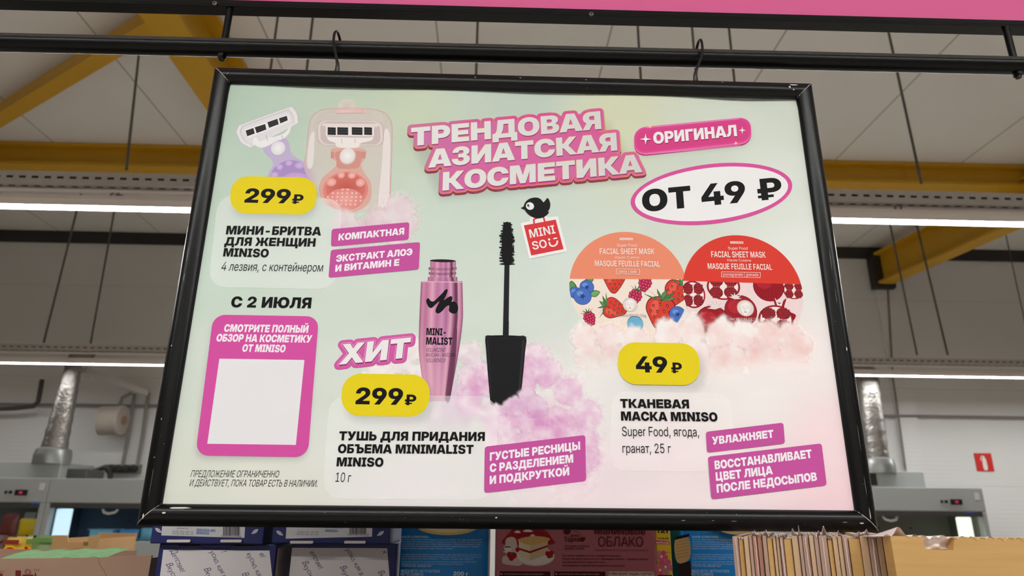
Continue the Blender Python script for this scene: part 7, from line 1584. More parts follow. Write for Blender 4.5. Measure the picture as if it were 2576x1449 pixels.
k.disc(P.px(*c2(1177, 970)), dist_px(10 / 3.5), dist_px(16 / 3.5), rgb(22, 22, 24), rot=.35); k.disc(P.px(*c2(1181, 974)), dist_px(1.3), dist_px(1.3), WHITE, n=8)
done(k, 'shop_emblem')

# ---- yellow price badges
for zn, q, parts in (('left', [(583, 443), (799, 447), (794, 541), (577, 537)], (('299', (614, 510), (729, 512.3), 36), ('₽', (734, 513), (762, 513.5), 24))),
                 ('mid', [(862, 939), (1083, 943), (1078, 1049), (857, 1046)], (('299', (893.5, 1017), (1012.5, 1019), 42), ('₽', (1018, 1019.3), (1046.5, 1020), 27))),
                 ('right', [(1553, 861), (1757, 864), (1762, 970), (1556, 967)], (('49', (1600, 936.8), (1679.5, 938.5), 40.5), ('₽', (1689, 939), (1716, 939.6), 27)))):
    k = ink(zn)
    k.poly(rounded(P.pxs(q), 0.0235, 10), YELLOW)
    for s, p0, p1, h in parts: k.text(s, p0, p1, BLACK, h=h)
    done(k, 'yellow_price_badge')

# ---- product captions
def caption(zn, name, rows):
    global k
    k = ink(zn)
    for s, p0, p1, h, f, sl in rows: k.text(s, p0, p1, BLACK, f, h=h, slant=sl)
    done(k, name)
caption('left', 'razor_caption', (('МИНИ-БРИТВА', (568, 590), (807.5, 593), 22, 'black', 0), ('ДЛЯ ЖЕНЩИН', (564, 618), (793, 621), 21.5, 'black', 0), ('MINISO', (561, 645.6), (675, 648), 21.5, 'black', 0),
                          ('4 лезвия, с контейнером', (556, 681), (811.5, 683.5), 22, 'light', .06)))
caption('card', 'date_caption', (('С 2 ИЮЛЯ', (580, 773.2), (782, 776), 27.5, 'black', 0),))
caption('mid', 'mascara_caption', (('ТУШЬ ДЛЯ ПРИДАНИЯ', (852.4, 1108), (1219.6, 1109.6), 23, 'black', 0), ('ОБЪЕМА MINIMALIST', (849.5, 1140.2), (1191, 1142), 23, 'black', 0), ('MINISO', (846.3, 1173.3), (964, 1174.4), 23, 'black', 0),
                            ('10 г', (843.6, 1212), (882, 1213), 23.5, 'light', .03)))
caption('right', 'mask_caption', (('ТКАНЕВАЯ', (1560.4, 1026.2), (1733.6, 1027.8), 22.5, 'black', 0), ('МАСКА MINISO', (1562.3, 1058.3), (1805.3, 1060.6), 23, 'black', 0), ('Super Food, ягода,', (1565, 1097), (1758.6, 1098.2), 23.5, 'light', 0),
                         ('гранат, 25 г', (1566, 1139.2), (1688, 1140), 23.5, 'light', 0)))
caption('card', 'small_print', (('ПРЕДЛОЖЕНИЕ ОГРАНИЧЕННО', (479, 1200), (700.2, 1201), 17, 'light', .14), ('И ДЕЙСТВУЕТ, ПОКА ТОВАР ЕСТЬ В НАЛИЧИИ.', (476, 1223), (798, 1224.6), 17, 'light', .14)))

# ---- magenta tags
def tagshape(zn, q, rows, r=0.0034):
    global k
    k = ink(zn)
    k.poly(rounded(P.pxs(q), r, 4), MAGENTA)
    for s, p0, p1, h in rows: k.text(s, p0, p1, rgb(244, 238, 244), 'black', h=h)
    done(k, 'magenta_tag')
tagshape('left', [(834.6, 576.5), (1030, 559), (1028, 603.5), (832.5, 621)], (('КОМПАКТНАЯ', (851, 605.5), (1016.4, 590), 17.2),))
tagshape('left', [(832.5, 629), (1057, 609), (1053.6, 678), (826.3, 699.5)], (('ЭКСТРАКТ АЛОЭ', (845, 659.3), (1037, 642), 17.3), ('И ВИТАМИН Е', (843, 684), (1004, 668.4), 17.3)))
tagshape('mid', [(1219.4, 1123.6), (1472.2, 1094.4), (1474.4, 1210.3), (1217.8, 1240.6)], (('ГУСТЫЕ РЕСНИЦЫ', (1232, 1159.5), (1459.5, 1131.2), 21), ('С РАЗДЕЛЕНИЕМ', (1232, 1188), (1442, 1163.5), 21), ('И ПОДКРУТКОЙ', (1231.6, 1218.5), (1432, 1195.4), 21)))
tagshape('right', [(1774.9, 1086.5), (1970, 1063.3), (1974, 1115.5), (1778, 1139.4)], (('УВЛАЖНЯЕТ', (1791.5, 1119), (1946, 1100.8), 19.8),))
tagshape('right', [(1780, 1149), (2066, 1115.5), (2079, 1220.6), (1789, 1256)], (('ВОССТАНАВЛИВАЕТ', (1798, 1181), (2042.3, 1151.8), 21.5), ('ЦВЕТ ЛИЦА', (1800.8, 1210), (1944, 1192.8), 21.5), ('ПОСЛЕ НЕДОСЫПОВ', (1803, 1240), (2055, 1209), 21.5)))

# ---- magenta card with a blank white field
k = ink('card')
k.poly(rounded(P.pxs([(537, 791.5), (802, 796), (774.5, 1150), (491.5, 1146)]), 0.0155, 8), rgb(213, 82, 164))
for s, p0, p1, h in (('СМОТРИТЕ ПОЛНЫЙ', (562.5, 834.6), (774.3, 837.3), 19), ('ОБЗОР НА КОСМЕТИКУ', (543.3, 859), (783.2, 862.2), 19), ('ОТ MINISO', (608.3, 884.9), (717, 886.5), 19)):
    k.text(s, p0, p1, rgb(244, 238, 244), 'black', h=h, slant=.06)
k.poly(P.pxs([(552, 902.3), (766, 905.7), (744.4, 1119.2), (521.7, 1116.3)]), rgb(233, 231, 235))
done(k, 'magenta_card')

# ---- "hit" sticker
k = ink('mid')
h0, h1, ht = (852.3, 917.7), (1029, 899.5), (859.5, 866.5)
k.text('ХИТ', h0, h1, rgb(198, 84, 152), top=ht, outline=mm(11), off=(0, -mm(1)))
k.text('ХИТ', h0, h1, rgb(212, 92, 168), top=ht, outline=mm(10))
k.poly(P.pxs([(862, 880), (1030, 862), (1022, 890), (870, 908)]), rgb(212, 92, 168))
k.text('ХИТ', h0, h1, rgb(238, 200, 222), top=ht, outline=mm(3.2))
k.text('ХИТ', h0, h1, rgb(206, 86, 160), top=ht, outline=mm(2.4))
for d in (3, 2, 1): k.text('ХИТ', h0, h1, rgb(140, 50, 100), top=ht, off=(mm(.8), -mm(d)), outline=mm(.3))
k.text('ХИТ', h0, h1, rgb(238, 234, 238), top=ht)
done(k, 'hit_sticker')

# ------------------------------------------------------------------ rail and fascia of the near shelf unit
black_steel = material('black_painted_steel', rgb(7, 7, 7), .30, 0, .20, bump=(700, .08, .0004))
dusty = material('dusty_black_steel', rgb(66, 60, 54), .8, noise=(160, rgb(30, 27, 25)))
pink_board = material('pink_fascia_board', rgb(226, 92, 152), .5)
rail_y = lambda x: .036 - .0078 * x
RZ, RR = 2.2708, .0138
gon = thing('shelf_unit', 'black shelf unit that carries the pink fascia and the goods below the poster', 'shelf unit', (0, .5, 0))
wood_shelf = material('shelf_board_dark', rgb(70, 62, 56), .6)
m = MB(); m.box(-1.21, 1.21, -.16, .78, 1.385, 1.41); m.build('shelf', wood_shelf, gon, origin=gon.location)
for x in (-1.25, 1.25):
    m = MB(); m.box(x - .03, x + .03, .02, .08, 0, 2.72); m.box(x - .03, x + .03, .08, .80, 1.34, 1.385); m.box(x - .03, x + .03, .02, .80, 0, .06); m.build('upright_post', black_steel, gon, origin=gon.location)
m = MB(); m.box(-1.22, 1.22, .20, .78, .08, .12); m.build('base_deck', wood_shelf, gon, origin=gon.location)
fas = thing('pink_fascia', 'pink sign board in a black channel above the rail, across the top of the photo', 'fascia board', (0, .05, 2.3445))
def yaw_box(m, x0, x1, y0, y1, z0, z1, mi=0):
    k = -.0055
    vs = [Vector((x, y + k * x, z)) for z in (z0, z1) for y in (y0, y1) for x in (x0, x1)]
    m.add(vs, [(0, 2, 3, 1), (4, 5, 7, 6), (0, 1, 5, 4), (2, 6, 7, 3), (0, 4, 6, 2), (1, 3, 7, 5)], mi)
m = MB()
yaw_box(m, -1.22, 1.22, .030, .052, 2.3420, 2.3455)
yaw_box(m, -1.22, 1.22, .030, .0335, 2.3455, 2.3540)
yaw_box(m, -1.22, 1.22, .0335, .036, 2.3530, 2.3540)
yaw_box(m, -1.22, 1.22, .043, .046, 2.3455, 2.3615)
m.build('channel', black_steel, fas, bevel=.0006, origin=fas.location)
m = MB(); yaw_box(m, -1.22, 1.22, .0385, .0425, 2.3600, 2.66); m.build('board', pink_board, fas, origin=fas.location)
screw = material('zinc_screw', rgb(120, 116, 112), .35, .8)
for x, y in ((541, 10), (1487, 37), (2482, 64)):
    c = at(x, y, .031)
    m = MB(); m.tube([c + Vector((0, -.0008, 0)), c + Vector((0, -.0022, 0)), c + Vector((0, -.0030, 0))], [.0037, .0036, .0022], 14)
    m.box(c.x - .002, c.x + .002, c.y - .0033, c.y - .0029, c.z - .0004, c.z + .0004, 1); m.box(c.x - .0004, c.x + .0004, c.y - .0033, c.y - .0029, c.z - .002, c.z + .002, 1)
    m.build('screw', [screw, black_steel], fas, origin=fas.location)
m = MB(); c = at(2440, 15, .0372)
m.tube([at(2449, 14, .0372), at(2453, 22, .0372), at(2461, 29, .0372), at(2465, 34, .0372)], .0006, 6); m.build('lint_thread', sticker_white, fas, origin=fas.location)
rail = thing('hanging_rail', 'round black rail across the photo that the poster hooks hang over', 'rail', (0, .036, RZ))
m = MB(); m.tube([(x / 10, rail_y(x / 10), RZ) for x in range(-122, 123, 4) for x in (x / 10,)], RR, 40); m.build('pipe', black_steel, rail, smooth=True, origin=rail.location)
m = MB()
n = 10
def dustf(u, v):
    x = -1.2 + 2.4 * u; a = R(6 + 100 * v); rr = RR + .00035
    return Vector((x, rail_y(x) - rr * math.cos(a), RZ + rr * math.sin(a)))
m.grid(dustf, 60, n); m.build('dust', dusty, rail, smooth=True, origin=rail.location)
for px0, py0 in ((569, 80), (2540, 110)):
    c = at(px0, py0, rail_y(at_z(px0, py0, 2.3).x))
    x = c.x; y = rail_y(x)
    m = MB(); m.tube([(x, y, 2.3420), (x, y, RZ - RR - .004)], .0052, 16); m.build('pin', black_steel, rail, smooth=True, origin=rail.location)
    m = MB(); m.tube([(x, y, RZ - RR + .0005), (x, y, RZ - RR - .0042), (x, y, RZ - RR - .0058)], [.0068, .0068, .005], 6); m.tube([(x, y, RZ - RR - .0055), (x, y, RZ - RR - .0085)], .0042, 12); m.build('bolt_head', black_steel, rail, origin=rail.location)
hook_steel = material('dark_flat_hook_steel', rgb(44, 40, 38), .34, .7)
hooks = []
for i, (xb, xt, lb) in enumerate(((846, 838, 'black wire hook on the rail, left one of two above the poster'), (1750, 1767, 'black wire hook on the rail, right one of two above the poster'))):
    X0 = at(xb, 182, 0.0).x; X1 = at(xt, 95, .01).x; yy = rail_y(X1)
    zt = SIGN.z + FH / 2
    path = [(X0, .004, zt - .006), (X0, .003, zt + .004), (X0, .002, zt + .014), (X0 * .7 + X1 * .3, .003, zt + .030), (X1 * .8 + X0 * .2, .007, RZ - .012), (X1, .014, RZ + .010),
            (X1, yy - .016, RZ + .0225), (X1, yy - .008, RZ + .0268), (X1 + .0005, yy + .002, RZ + .0262), (X1 + .001, yy + .012, RZ + .0215), (X1 + .001, yy + .0140, RZ + .0095)]
    path = spline(path, 4, closed=False)
    m = MB(); rs = [(.0048 - .0024 * min(1, j / 9)) if j < 10 else .0021 for j in range(len(path))]
    m.tube(path, rs, 12, flat=.5)
    o = m.build('wire_hook', hook_steel, smooth=True, origin=path[0]); tag(o, lb, 'hook', 'hooks that hold the poster on the rail')

# ------------------------------------------------------------------ goods on the near shelf
SZ = 1.4102
navy = material('navy_carton', rgb(22, 32, 104), .42, noise=(9, rgb(18, 27, 90)))
greyw = rgb(196, 192, 196)
def carton(name, x0, x1, y0, y1, z0, z1, mat, label, cat, group=None, bevel=.0015):
    t = thing(name, label, cat, ((x0 + x1) / 2, (y0 + y1) / 2, z0), group)
    m = MB(); m.box(x0, x1, y0, y1, z0, z1); m.build('carton', mat, t, bevel=bevel, origin=t.location)
    return t
film = material('clear_shrink_film', rgb(226, 216, 216), .12, 0, .8, bump=(60, .8, .004))
def wrap_material(name):
    m = bpy.data.materials.new(name); m.use_nodes = True
    b = m.node_tree.nodes['Principled BSDF']
    b.inputs['Base Color'].default_value = rgb(252, 240, 236); b.inputs['Roughness'].default_value = .3; b.inputs['Alpha'].default_value = .85
    return m
wrap = wrap_material('crumpled_clear_wrap')

YB = .300
SLOG = 'Вкусно, как в Детстве!'
# lower pair of navy boxes with script-lettered paper fronts
def phrase_front(plane, q, parent, phase, name='lettered_paper_front', paper=(236, 228, 229)):
    k = Ink(plane, .0003)
    Q = plane.pxs(q)
    k.poly(Q, rgb(*paper))
    cl = Q if area(Q) > 0 else Q[::-1]
    lo = (min(p[0] for p in q), min(p[1] for p in q))
    F, items, g0, g1 = k.layout(SLOG, 'light', -20)
    d = Vector((.56, -.83)); nr = Vector((.83, .56)) + d * .35
    S = 12.0 * .00062 / CAP
    for i in range(-5, 10):
        for rep in range(3):
            sh = (i * 71) % 130
            a = plane.px(lo[0] + phase + i * 44 + (rep * 190 + sh) * .62, lo[1] - 200 + rep * 190 + sh)
            k.h += k.STEP
            for ch, ox in items:
                vt, tr = glyph_tris(F, ch)
                pts = []
                for gx, gy in vt:
                    u, v = (gx + ox - g0) * S * .92, gy * S * (1.25 if ch in 'ВД' else 1) + .0005 * math.sin((gx + ox) * .004)
                    pts.append((a[0] + d.x * u + nr.x * v, a[1] + d.y * u + nr.y * v))
                if all(inside(p, cl) for p in pts): k.raw(pts, tr, [rgb(64, 66, 112)] * len(pts))
    return k.build(name, INK, parent)
zt = at(520, 1368, YB).z
xa, xb, xc, xd = at(395, 1410, YB).x, at(692, 1410, YB).x, at(722, 1410, YB).x, at(992, 1410, YB).x
t = carton('wafer_box', xa, xb, YB, YB + .16, SZ, zt, navy, 'bright navy box with slanted blue script on white, lower left of the box stack', 'box', 'navy boxes below the poster')
PB = Plane((xa, YB, SZ), (1, 0, 0), (0, 0, 1))
phrase_front(PB, [(411, 1383), (678, 1385), (690, 1500), (396, 1500)], t, 6)
k = Ink(PB, .0003)
for x0, x1 in ((448, 505), (588, 642)): k.poly(PB.pxs([(x0, 1369), (x1, 1369), (x1 - 3, 1373.5), (x0 + 3, 1373.5)]), rgb(40, 34, 36))
k.stroke(PB.pxs([(505, 1370), (514, 1379), (575, 1380), (588, 1370)]), .0007, rgb(20, 26, 84)); k.build('flap_slot', INK, t)
PSide = Plane((xb + .0002, YB, SZ), (0, 1, 0), (0, 0, 1))
k = Ink(PSide, .0003)
k.poly([(.006, .0), (.155, .0), (.155, zt - SZ - .006), (.006, zt - SZ - .006)], rgb(226, 208, 200))
for j in range(4):
    cz = zt - SZ - .028 - j * .032
    k.poly(spline([(.02, cz), (.035, cz + .010), (.06, cz + .006), (.046, cz - .004)], 4), rgb(206, 200, 200))
k.build('side_panel', INK, t)
zt2 = at(860, 1366, YB + .02).z
t2 = carton('wafer_box', xc, xd, YB + .02, YB + .18, SZ, zt2, navy, 'shaded navy box with slanted blue script on grey paper, left of the light blue bag', 'box', 'navy boxes below the poster')
PB2 = Plane((xc, YB + .02, SZ), (1, 0, 0), (0, 0, 1))
phrase_front(PB2, [(735, 1378), (974, 1379), (984, 1500), (722, 1500)], t2, 22)
# upper pair, lying on the lower ones, white label with leaf marks, dates and bar code
dark_blue_txt, label_grey = rgb(70, 112, 186), rgb(214, 212, 216)
def upper_box(px0, px1, pyb, Y, z_low, lb, lq, date_lines, leaves, bar, slots, grp='navy boxes below the poster'):
    x0, x1 = at(px0, pyb, Y).x, at(px1, pyb, Y).x
    zb = z_low
    t = carton('wafer_box', x0, x1, Y, Y + .15, zb, zb + .062, navy, lb, 'box', grp)
    PU = Plane((x0, Y, zb), (1, 0, 0), (0, 0, 1))
    k = Ink(PU, .0003)
    k.poly(PU.pxs(lq), label_grey)
    k.build('paper_label', INK, t)
    k = Ink(PU, .0008)
    for s, p0, p1, h, colr, f in date_lines: k.text(s, p0, p1, colr, f, h=h)
    bx, by0, by1, bw = bar
    rr = random.Random(5); x = bx
    while x < bx + bw:
        w = rr.choice((.7, .7, 1.4, 2.1)); k.poly(PU.pxs([(x, by0), (x + w, by0), (x + w - .4, by1), (x - .4, by1)]), rgb(48, 48, 58)); x += w + rr.choice((.8, 1.5))
    k.build('label_print', INK, t)
    for cx, cy, s in leaves:
        k = Ink(PU, .0003)
        k.poly(spline(PU.pxs([(cx - 8 * s, cy - 5), (cx + 1 * s, cy - 3), (cx + 6 * s, cy + 3), (cx + 8 * s, cy + 7), (cx - 2 * s, cy + 5), (cx - 7 * s, cy)]), 4), rgb(220, 218, 222))
        k.stroke(PU.pxs([(cx - 5 * s, cy - 2), (cx + 5 * s, cy + 4)]), .0005, rgb(30, 44, 128))
        k.build('leaf_mark', INK, t)
    m = MB()
    for q0, q1 in slots:
        a, b = at(q0, pyb + 3, Y - .004), at(q1, pyb + 3, Y - .004)
        m.prism(rounded([(a.x, a.z + .002), (b.x, b.z + .002), (b.x, b.z - .0035), (a.x, a.z - .0035)], .0025) and [(p[0], Y - .002, p[1]) for p in rounded([(a.x, a.z + .0015), (b.x, b.z + .0015), (b.x, b.z - .0025), (a.x, a.z - .0025)], .0018)], (0, -.003, 0), (0, .0, 0))
    m.build('film_seam', film, t, smooth=True, angle=30, origin=t.location)
    return t
upper_box(378, 662, 1357, .288, zt + .0003, 'navy box with white date label and leaf marks, upper left of the box stack',
          [(410, 1300), (618, 1300), (615, 1353), (406, 1347)],
          [('30042026 6Р1', (494, 1336), (542, 1338), 6.5, dark_blue_txt, 'medium'), ('28082026', (493.5, 1343), (526, 1345), 6, dark_blue_txt, 'medium'),
           ('/(495) 796-09-09', (433, 1338.5), (486, 1341), 4, rgb(90, 88, 96), 'light'), ('/(495) 796-09-10', (433, 1344), (486, 1346.5), 4, rgb(90, 88, 96), 'light'), ('рыбинская 4421', (445, 1330), (475, 1331), 4, rgb(90, 88, 96), 'light'), ('4607003 661566', (556, 1350), (607, 1352), 4.5, rgb(60, 58, 66), 'light')],
          [(399, 1333, 1), (641, 1336, -1)], (562, 1318, 1347, 43), ((420, 479), (555, 608)))
upper_box(683, 980, 1360, .292, zt2 + .0003, 'navy box with white date label and leaf marks, upper right beside the light blue bag',
          [(722, 1300), (937, 1300), (936, 1350), (719, 1355)],
          [('28082026', (817, 1337.5), (850, 1338.5), 6, dark_blue_txt, 'medium'), ('30042026 6Р1', (816, 1328), (862, 1329), 6, dark_blue_txt, 'medium'), ('/(495) 796-09-09', (748, 1340), (801, 1341), 4, rgb(90, 88, 96), 'light'), ('/(495) 796-09-10', (746, 1345.5), (800, 1347), 4, rgb(90, 88, 96), 'light'), ('4607003 661566', (874, 1347), (928, 1347), 4.5, rgb(60, 58, 66), 'light')],
          [(704, 1340, 1), (957, 1341, -1)], (880, 1318, 1343, 43), ((730, 788), (866, 920)))

# light blue wafer bags
blue_film = material('light_blue_bag_film', rgb(8, 138, 222), .34, 0, .4, bump=(16, .5, .006))
gold_film = material('gold_print', rgb(196, 160, 96), .4)
def bag(x0, x1, Y, ztop, label, d=.07):
    t = thing('wafer_bag', label, 'wafer bag', ((x0 + x1) / 2, Y + d / 2, SZ), 'light blue wafer bags')
    m = MB()
    def f(s):
        def g(u, v):
            b = (math.sin(math.pi * min(1, max(0, u))) ** .55) * (math.sin(math.pi * min(1, v / .9)) ** .5 if v < .9 else 0) * (.55 + .45 * (1 - v))
            return Vector((x0 + (x1 - x0) * u, Y + d / 2 + s * d / 2 * (.10 + .9 * b) * (1 if s > 0 else .32), SZ + (ztop - SZ) * v))
        return g
    m.grid(f(-1), 24, 20); m.grid(f(1), 24, 20)
    m.build('bag_film', blue_film, t, smooth=True, angle=60, origin=t.location)
    return t
def bag_text(P_, x, w, parent, cut=None):
    k = Ink(P_, .0125)
    wt = rgb(186, 214, 234)
    rows = [('ВАФЛИ «СЛИВОЧНЫЕ»', 1352.5, .33, 5.5, 'medium'), ('Состав: мука пшеничная общего назначения М55-23, жир кондитерский', 1358, .96, 3.6, 'light'),
            ('начинка: пальмовое масло в натуральном виде, сахар, молоко сухое', 1363.5, .97, 3.4, 'light'), ('сыворотка молочная сухая, эмульгатор: лецитин соевый, соль', 1369, .95, 3.4, 'light'),
            ('ароматизатор ванилин, разрыхлитель: гидрокарбонат натрия', 1374.5, .93, 3.4, 'light'), ('продукт может содержать следы арахиса, миндаля', 1380, .62, 3.4, 'light'),
            ('Условия хранения: хранить в сухом месте при температуре от 15 до 21 С', 1395, .95, 3.4, 'light'), ('и относительной влажности воздуха не более 75 %. Изготовитель:', 1400.5, .96, 3.4, 'light'),
            ('ОАО «Полёт» Россия, 390011, г. Рязань, Рязанская область', 1406, .86, 3.4, 'light'), ('Горячая линия по вопросам качества продукции: 8 800 234', 1413, .9, 3.6, 'light'), ('Продукция изготовлена и упакована по заказу', 1418.5, .74, 3.4, 'light'),
            ('ТУ 10.72.12-040-68861009-2017', 1424.5, .36, 4.5, 'medium')]
    for s, y, f, h, fo in rows:
        xe = x + w * f
        if cut and xe > cut: 
            n = max(3, int(len(s) * (cut - x) / (xe - x))); s = s[:n].rstrip(); xe = cut
        k.text(s, (x, y), (xe, y + 1.0 * f), wt, fo, h=h)
    e1 = x + w * .58 if not cut else min(cut, x + w * .58)
    k.build('bag_print', INK, parent)
    k = Ink(P_, .0125)
    k.text('МАССА НЕТТО / NETTO КЮТЛЕСИ', (x - 1, 1438), (x + w * .46, 1439), wt, 'medium', h=7)
    k.build('weight_print', INK, parent)
    k = Ink(P_, .0125)
    k.text('НЕТТО САЛМАГЫ', (x - 2, 1446), (x + w * .26, 1446.5), wt, 'medium', h=7)
    if not cut: k.text('200 г', (x + w * .62, 1446), (x + w * .80, 1446.5), rgb(220, 232, 240), 'black', h=10)
    return k.build('weight_print', INK, parent)
YW = .315
xw0, xw1 = at(1000, 1400, YW).x, at(1232, 1400, YW).x
tb = bag(xw0, xw1, YW, 1.635, 'light blue wafer bag with white ingredient print, between navy boxes and pink cake box')
PW = Plane((xw0, YW + .022, SZ), (1, 0, 0), (0, 0, 1))
bag_text(PW, 1012, 208, tb)
k = Ink(PW, .0124); k.disc(PW.px(1126, 1322), .050, .0145, rgb(206, 176, 116)); k.disc(PW.px(1126, 1320), .044, .0115, rgb(222, 198, 150)); k.build('gold_emblem', INK, tb)
m = MB(); e0 = at(1228, 1400, YW + .03).x; m.box(e0, e0 + .0030, YW + .028, YW + .034, SZ, 1.632); m.build('white_seam', sticker_white, tb, origin=tb.location)
xv0, xv1 = at(1736, 1400, YW).x, at(1900, 1400, YW).x
tb2 = bag(xv0, xv1, YW, 1.635, 'light blue wafer bag standing beside the wooden boards, left of them')
PW2 = Plane((xv0, YW + .022, SZ), (1, 0, 0), (0, 0, 1))
bag_text(PW2, 1736, 200, tb2, cut=1841)
k = Ink(PW2, .0124); k.disc(PW2.px(1858, 1326), .040, .012, rgb(206, 176, 116))
for j in range(4): k.stroke(spline(PW2.pxs([(1780 + j * 5, 1345 - j * 2), (1815 + j * 5, 1366), (1842 + j * 2, 1384 - j * 3)]), 4, False), .0004, rgb(90, 170, 220))
k.build('gold_emblem', INK, tb2)
# side gusset with the wafer picture
xg0, xg1 = at(1692, 1400, YW + .05).x, at(1738, 1400, YW + .01).x
tg = thing('wafer_roll_pack', 'narrow blue pack with brown wafer picture, between the yellow tea box and the blue bag', 'wafer pack', ((xg0 + xg1) / 2, YW + .06, SZ))
m = MB(); m.grid(lambda u, v: Vector((xg0 + (xg1 - xg0) * u, YW + .055 - .022 * math.sin(math.pi * u) - .012 * u, SZ + .225 * v)), 10, 10); m.box(xg0, xg1, YW + .056, YW + .10, SZ, SZ + .222)
m.build('pack_film', blue_film, tg, smooth=True, angle=60, origin=tg.location)
PG = Plane((xg0, YW + .023, SZ), (1, 0, 0), (0, 0, 1)); k = Ink(PG, .003)
k.poly(spline(PG.pxs([(1697, 1358), (1730, 1350), (1734, 1404), (1702, 1414)]), 4), rgb(196, 160, 106))
for j in range(6): k.stroke(PG.pxs([(1699 + (j % 2), 1364 + j * 8), (1731, 1357 + j * 8)]), .0005, rgb(150, 108, 60))
k.poly(PG.pxs([(1698, 1350), (1733, 1342), (1732, 1350), (1697, 1358)]), rgb(34, 26, 30)); k.poly(PG.pxs([(1704, 1420), (1736, 1410), (1740, 1470), (1708, 1470)]), rgb(44, 30, 30)); k.build('wafer_picture', INK, tg)

# pink cake box
cake_pink = material('cake_box_pink', rgb(168, 88, 97), .42)
YC = .305
xc0, xc1 = at(1246, 1400, YC).x, at(1650, 1400, YC).x
tcake = carton('cake_box', xc0, xc1, YC, YC + .06, SZ, 1.640, cake_pink, 'dusky pink cake box with sliced cake picture below the poster middle', 'cake box')
PC = Plane((xc0, YC, SZ), (1, 0, 0), (0, 0, 1))
d1 = crop(1200, 1280, 3.68)
maroon = rgb(92, 24, 34)
k = Ink(PC, .0003)
sc_ = .000625
def D(pts, n=4): return spline([PC.px(*d1(*p)) for p in pts], n)
def DP(pts): return [PC.px(*d1(*p)) for p in pts]
k.poly(D([(258, 330), (262, 262), (300, 222), (340, 175), (420, 130), (520, 130), (600, 185), (650, 215), (690, 270), (690, 330)]), rgb(150, 30, 40))
for x, y, w in ((375, 215, 30), (470, 205, 48), (515, 250, 26)): k.poly(D([(x - w, y + 4), (x - w * .3, y - 14), (x + w * .4, y - 12), (x + w, y + 6), (x, y + 10)]), rgb(226, 206, 200))
k.poly(D([(235, 500), (240, 440), (270, 420), (262, 300), (300, 262), (360, 280), (380, 420), (420, 480), (400, 525), (300, 520)]), rgb(214, 190, 178))
k.disc(PC.px(*d1(285, 355)), 40 * .00017, 12 * .00017, rgb(236, 226, 220)); k.disc(PC.px(*d1(285, 355)), 34 * .00017, 8 * .00017, rgb(70, 28, 24))
k.poly(DP([(248, 358), (322, 358), (308, 392), (262, 392)]), rgb(232, 220, 214)); k.disc(PC.px(*d1(285, 398)), 46 * .00017, 9 * .00017, rgb(226, 214, 208))
k.disc(PC.px(*d1(540, 440)), 180 * .00017, 84 * .00017, rgb(206, 190, 178)); k.disc(PC.px(*d1(540, 434)), 172 * .00017, 78 * .00017, rgb(228, 216, 206))
k.poly(DP([(385, 290), (490, 330), (490, 482), (392, 440)]), rgb(226, 206, 172)); k.poly(DP([(490, 330), (655, 290), (655, 420), (490, 482)]), rgb(210, 186, 148))
k.poly(D([(385, 280), (520, 252), (660, 268), (655, 300), (490, 336), (392, 300)]), rgb(214, 172, 104))
for i in range(60): k.disc(PC.px(*d1(rng.uniform(400, 645), rng.uniform(262, 318) )), .0008, .0007, rgb(rng.randint(190, 240), rng.randint(150, 196), rng.randint(80, 130)), n=6)
k.poly(DP([(386, 360), (490, 392), (655, 336), (655, 352), (490, 412), (388, 378)]), rgb(150, 26, 34))
for x, y, r in ((300, 425, 26), (340, 432, 28), (318, 455, 26), (655, 415, 24), (688, 408, 22), (668, 436, 22), (374, 378, 20)): k.disc(PC.px(*d1(x, y)), r * .00017, r * .00017, rgb(170, 26, 40), n=14)
for x, y in ((322, 412), (690, 440)): k.poly(D([(x - 14, y + 10), (x, y - 14), (x + 16, y - 4), (x + 4, y + 12)]), rgb(70, 104, 50))
k.build('cake_picture', INK, tcake)
k = Ink(PC, .0012)
def ct(s, x0, y0, x1, y1, h, f='medium', colr=None): k.text(s, d1(x0, y0), d1(x1, y1), colr or maroon, f, h=h / 3.68)
ct('Малиновое', 1090, 236, 1560, 240, 60); ct('ОБЛАКО', 1122, 348, 1540, 348, 90, 'light')
ct('день', 862, 256, 942, 258, 26); ct('Торта', 806, 302, 945, 304, 44)
k.poly(D([(800, 200), (830, 190), (866, 200), (858, 226), (836, 240), (812, 230)]), maroon); k.poly(D([(952, 268), (1000, 264), (992, 296), (972, 306), (956, 294)]), maroon)
k.stroke([PC.px(*d1(*p)) for p in ((890, 205), (930, 212), (955, 232), (962, 262))], .0005, maroon)
ct('ПРАЗДНИК, КОТОРЫЙ', 812, 352, 1040, 354, 16); ct('ВСЕГДА С ТОБОЙ!', 812, 376, 992, 377, 16)
ct('Воздушный бисквитный торт с малиной и сливочным вкусом', 1090, 386, 1580, 390, 14, 'light')
ct('Как только появляется торт, начинается праздник.', 788, 440, 1335, 442, 17); ct('Зачем нам повод, если есть торт «Малиновое облако» - ароматная малина', 788, 470, 1585, 473, 17)
ct('на воздушном облаке сливочного вкуса.', 788, 500, 1195, 501, 17); ct('Наслаждайтесь тортом! Наслаждайтесь праздником!', 788, 532, 1368, 534, 17)
for q in ([(200, 574), (688, 576), (688, 700), (196, 700)], [(704, 576), (1196, 578), (1198, 700), (704, 700)]):
    k.poly(rounded(DP(q), .0016), rgb(196, 160, 150)); k.poly(rounded(DP(shrink(q, .972)), .001), rgb(74, 18, 28))
q = [(1206, 574), (1636, 578), (1644, 640), (1206, 632)]; k.poly(rounded(DP(q), .003), rgb(206, 176, 162)); k.stroke(rounded(DP(shrink(q, .98)), .003), .0004, maroon, closed=True)
ct('В ЧЁМ СЕКРЕТ НАШИХ ТОРТОВ?', 1218, 612, 1626, 615, 24)
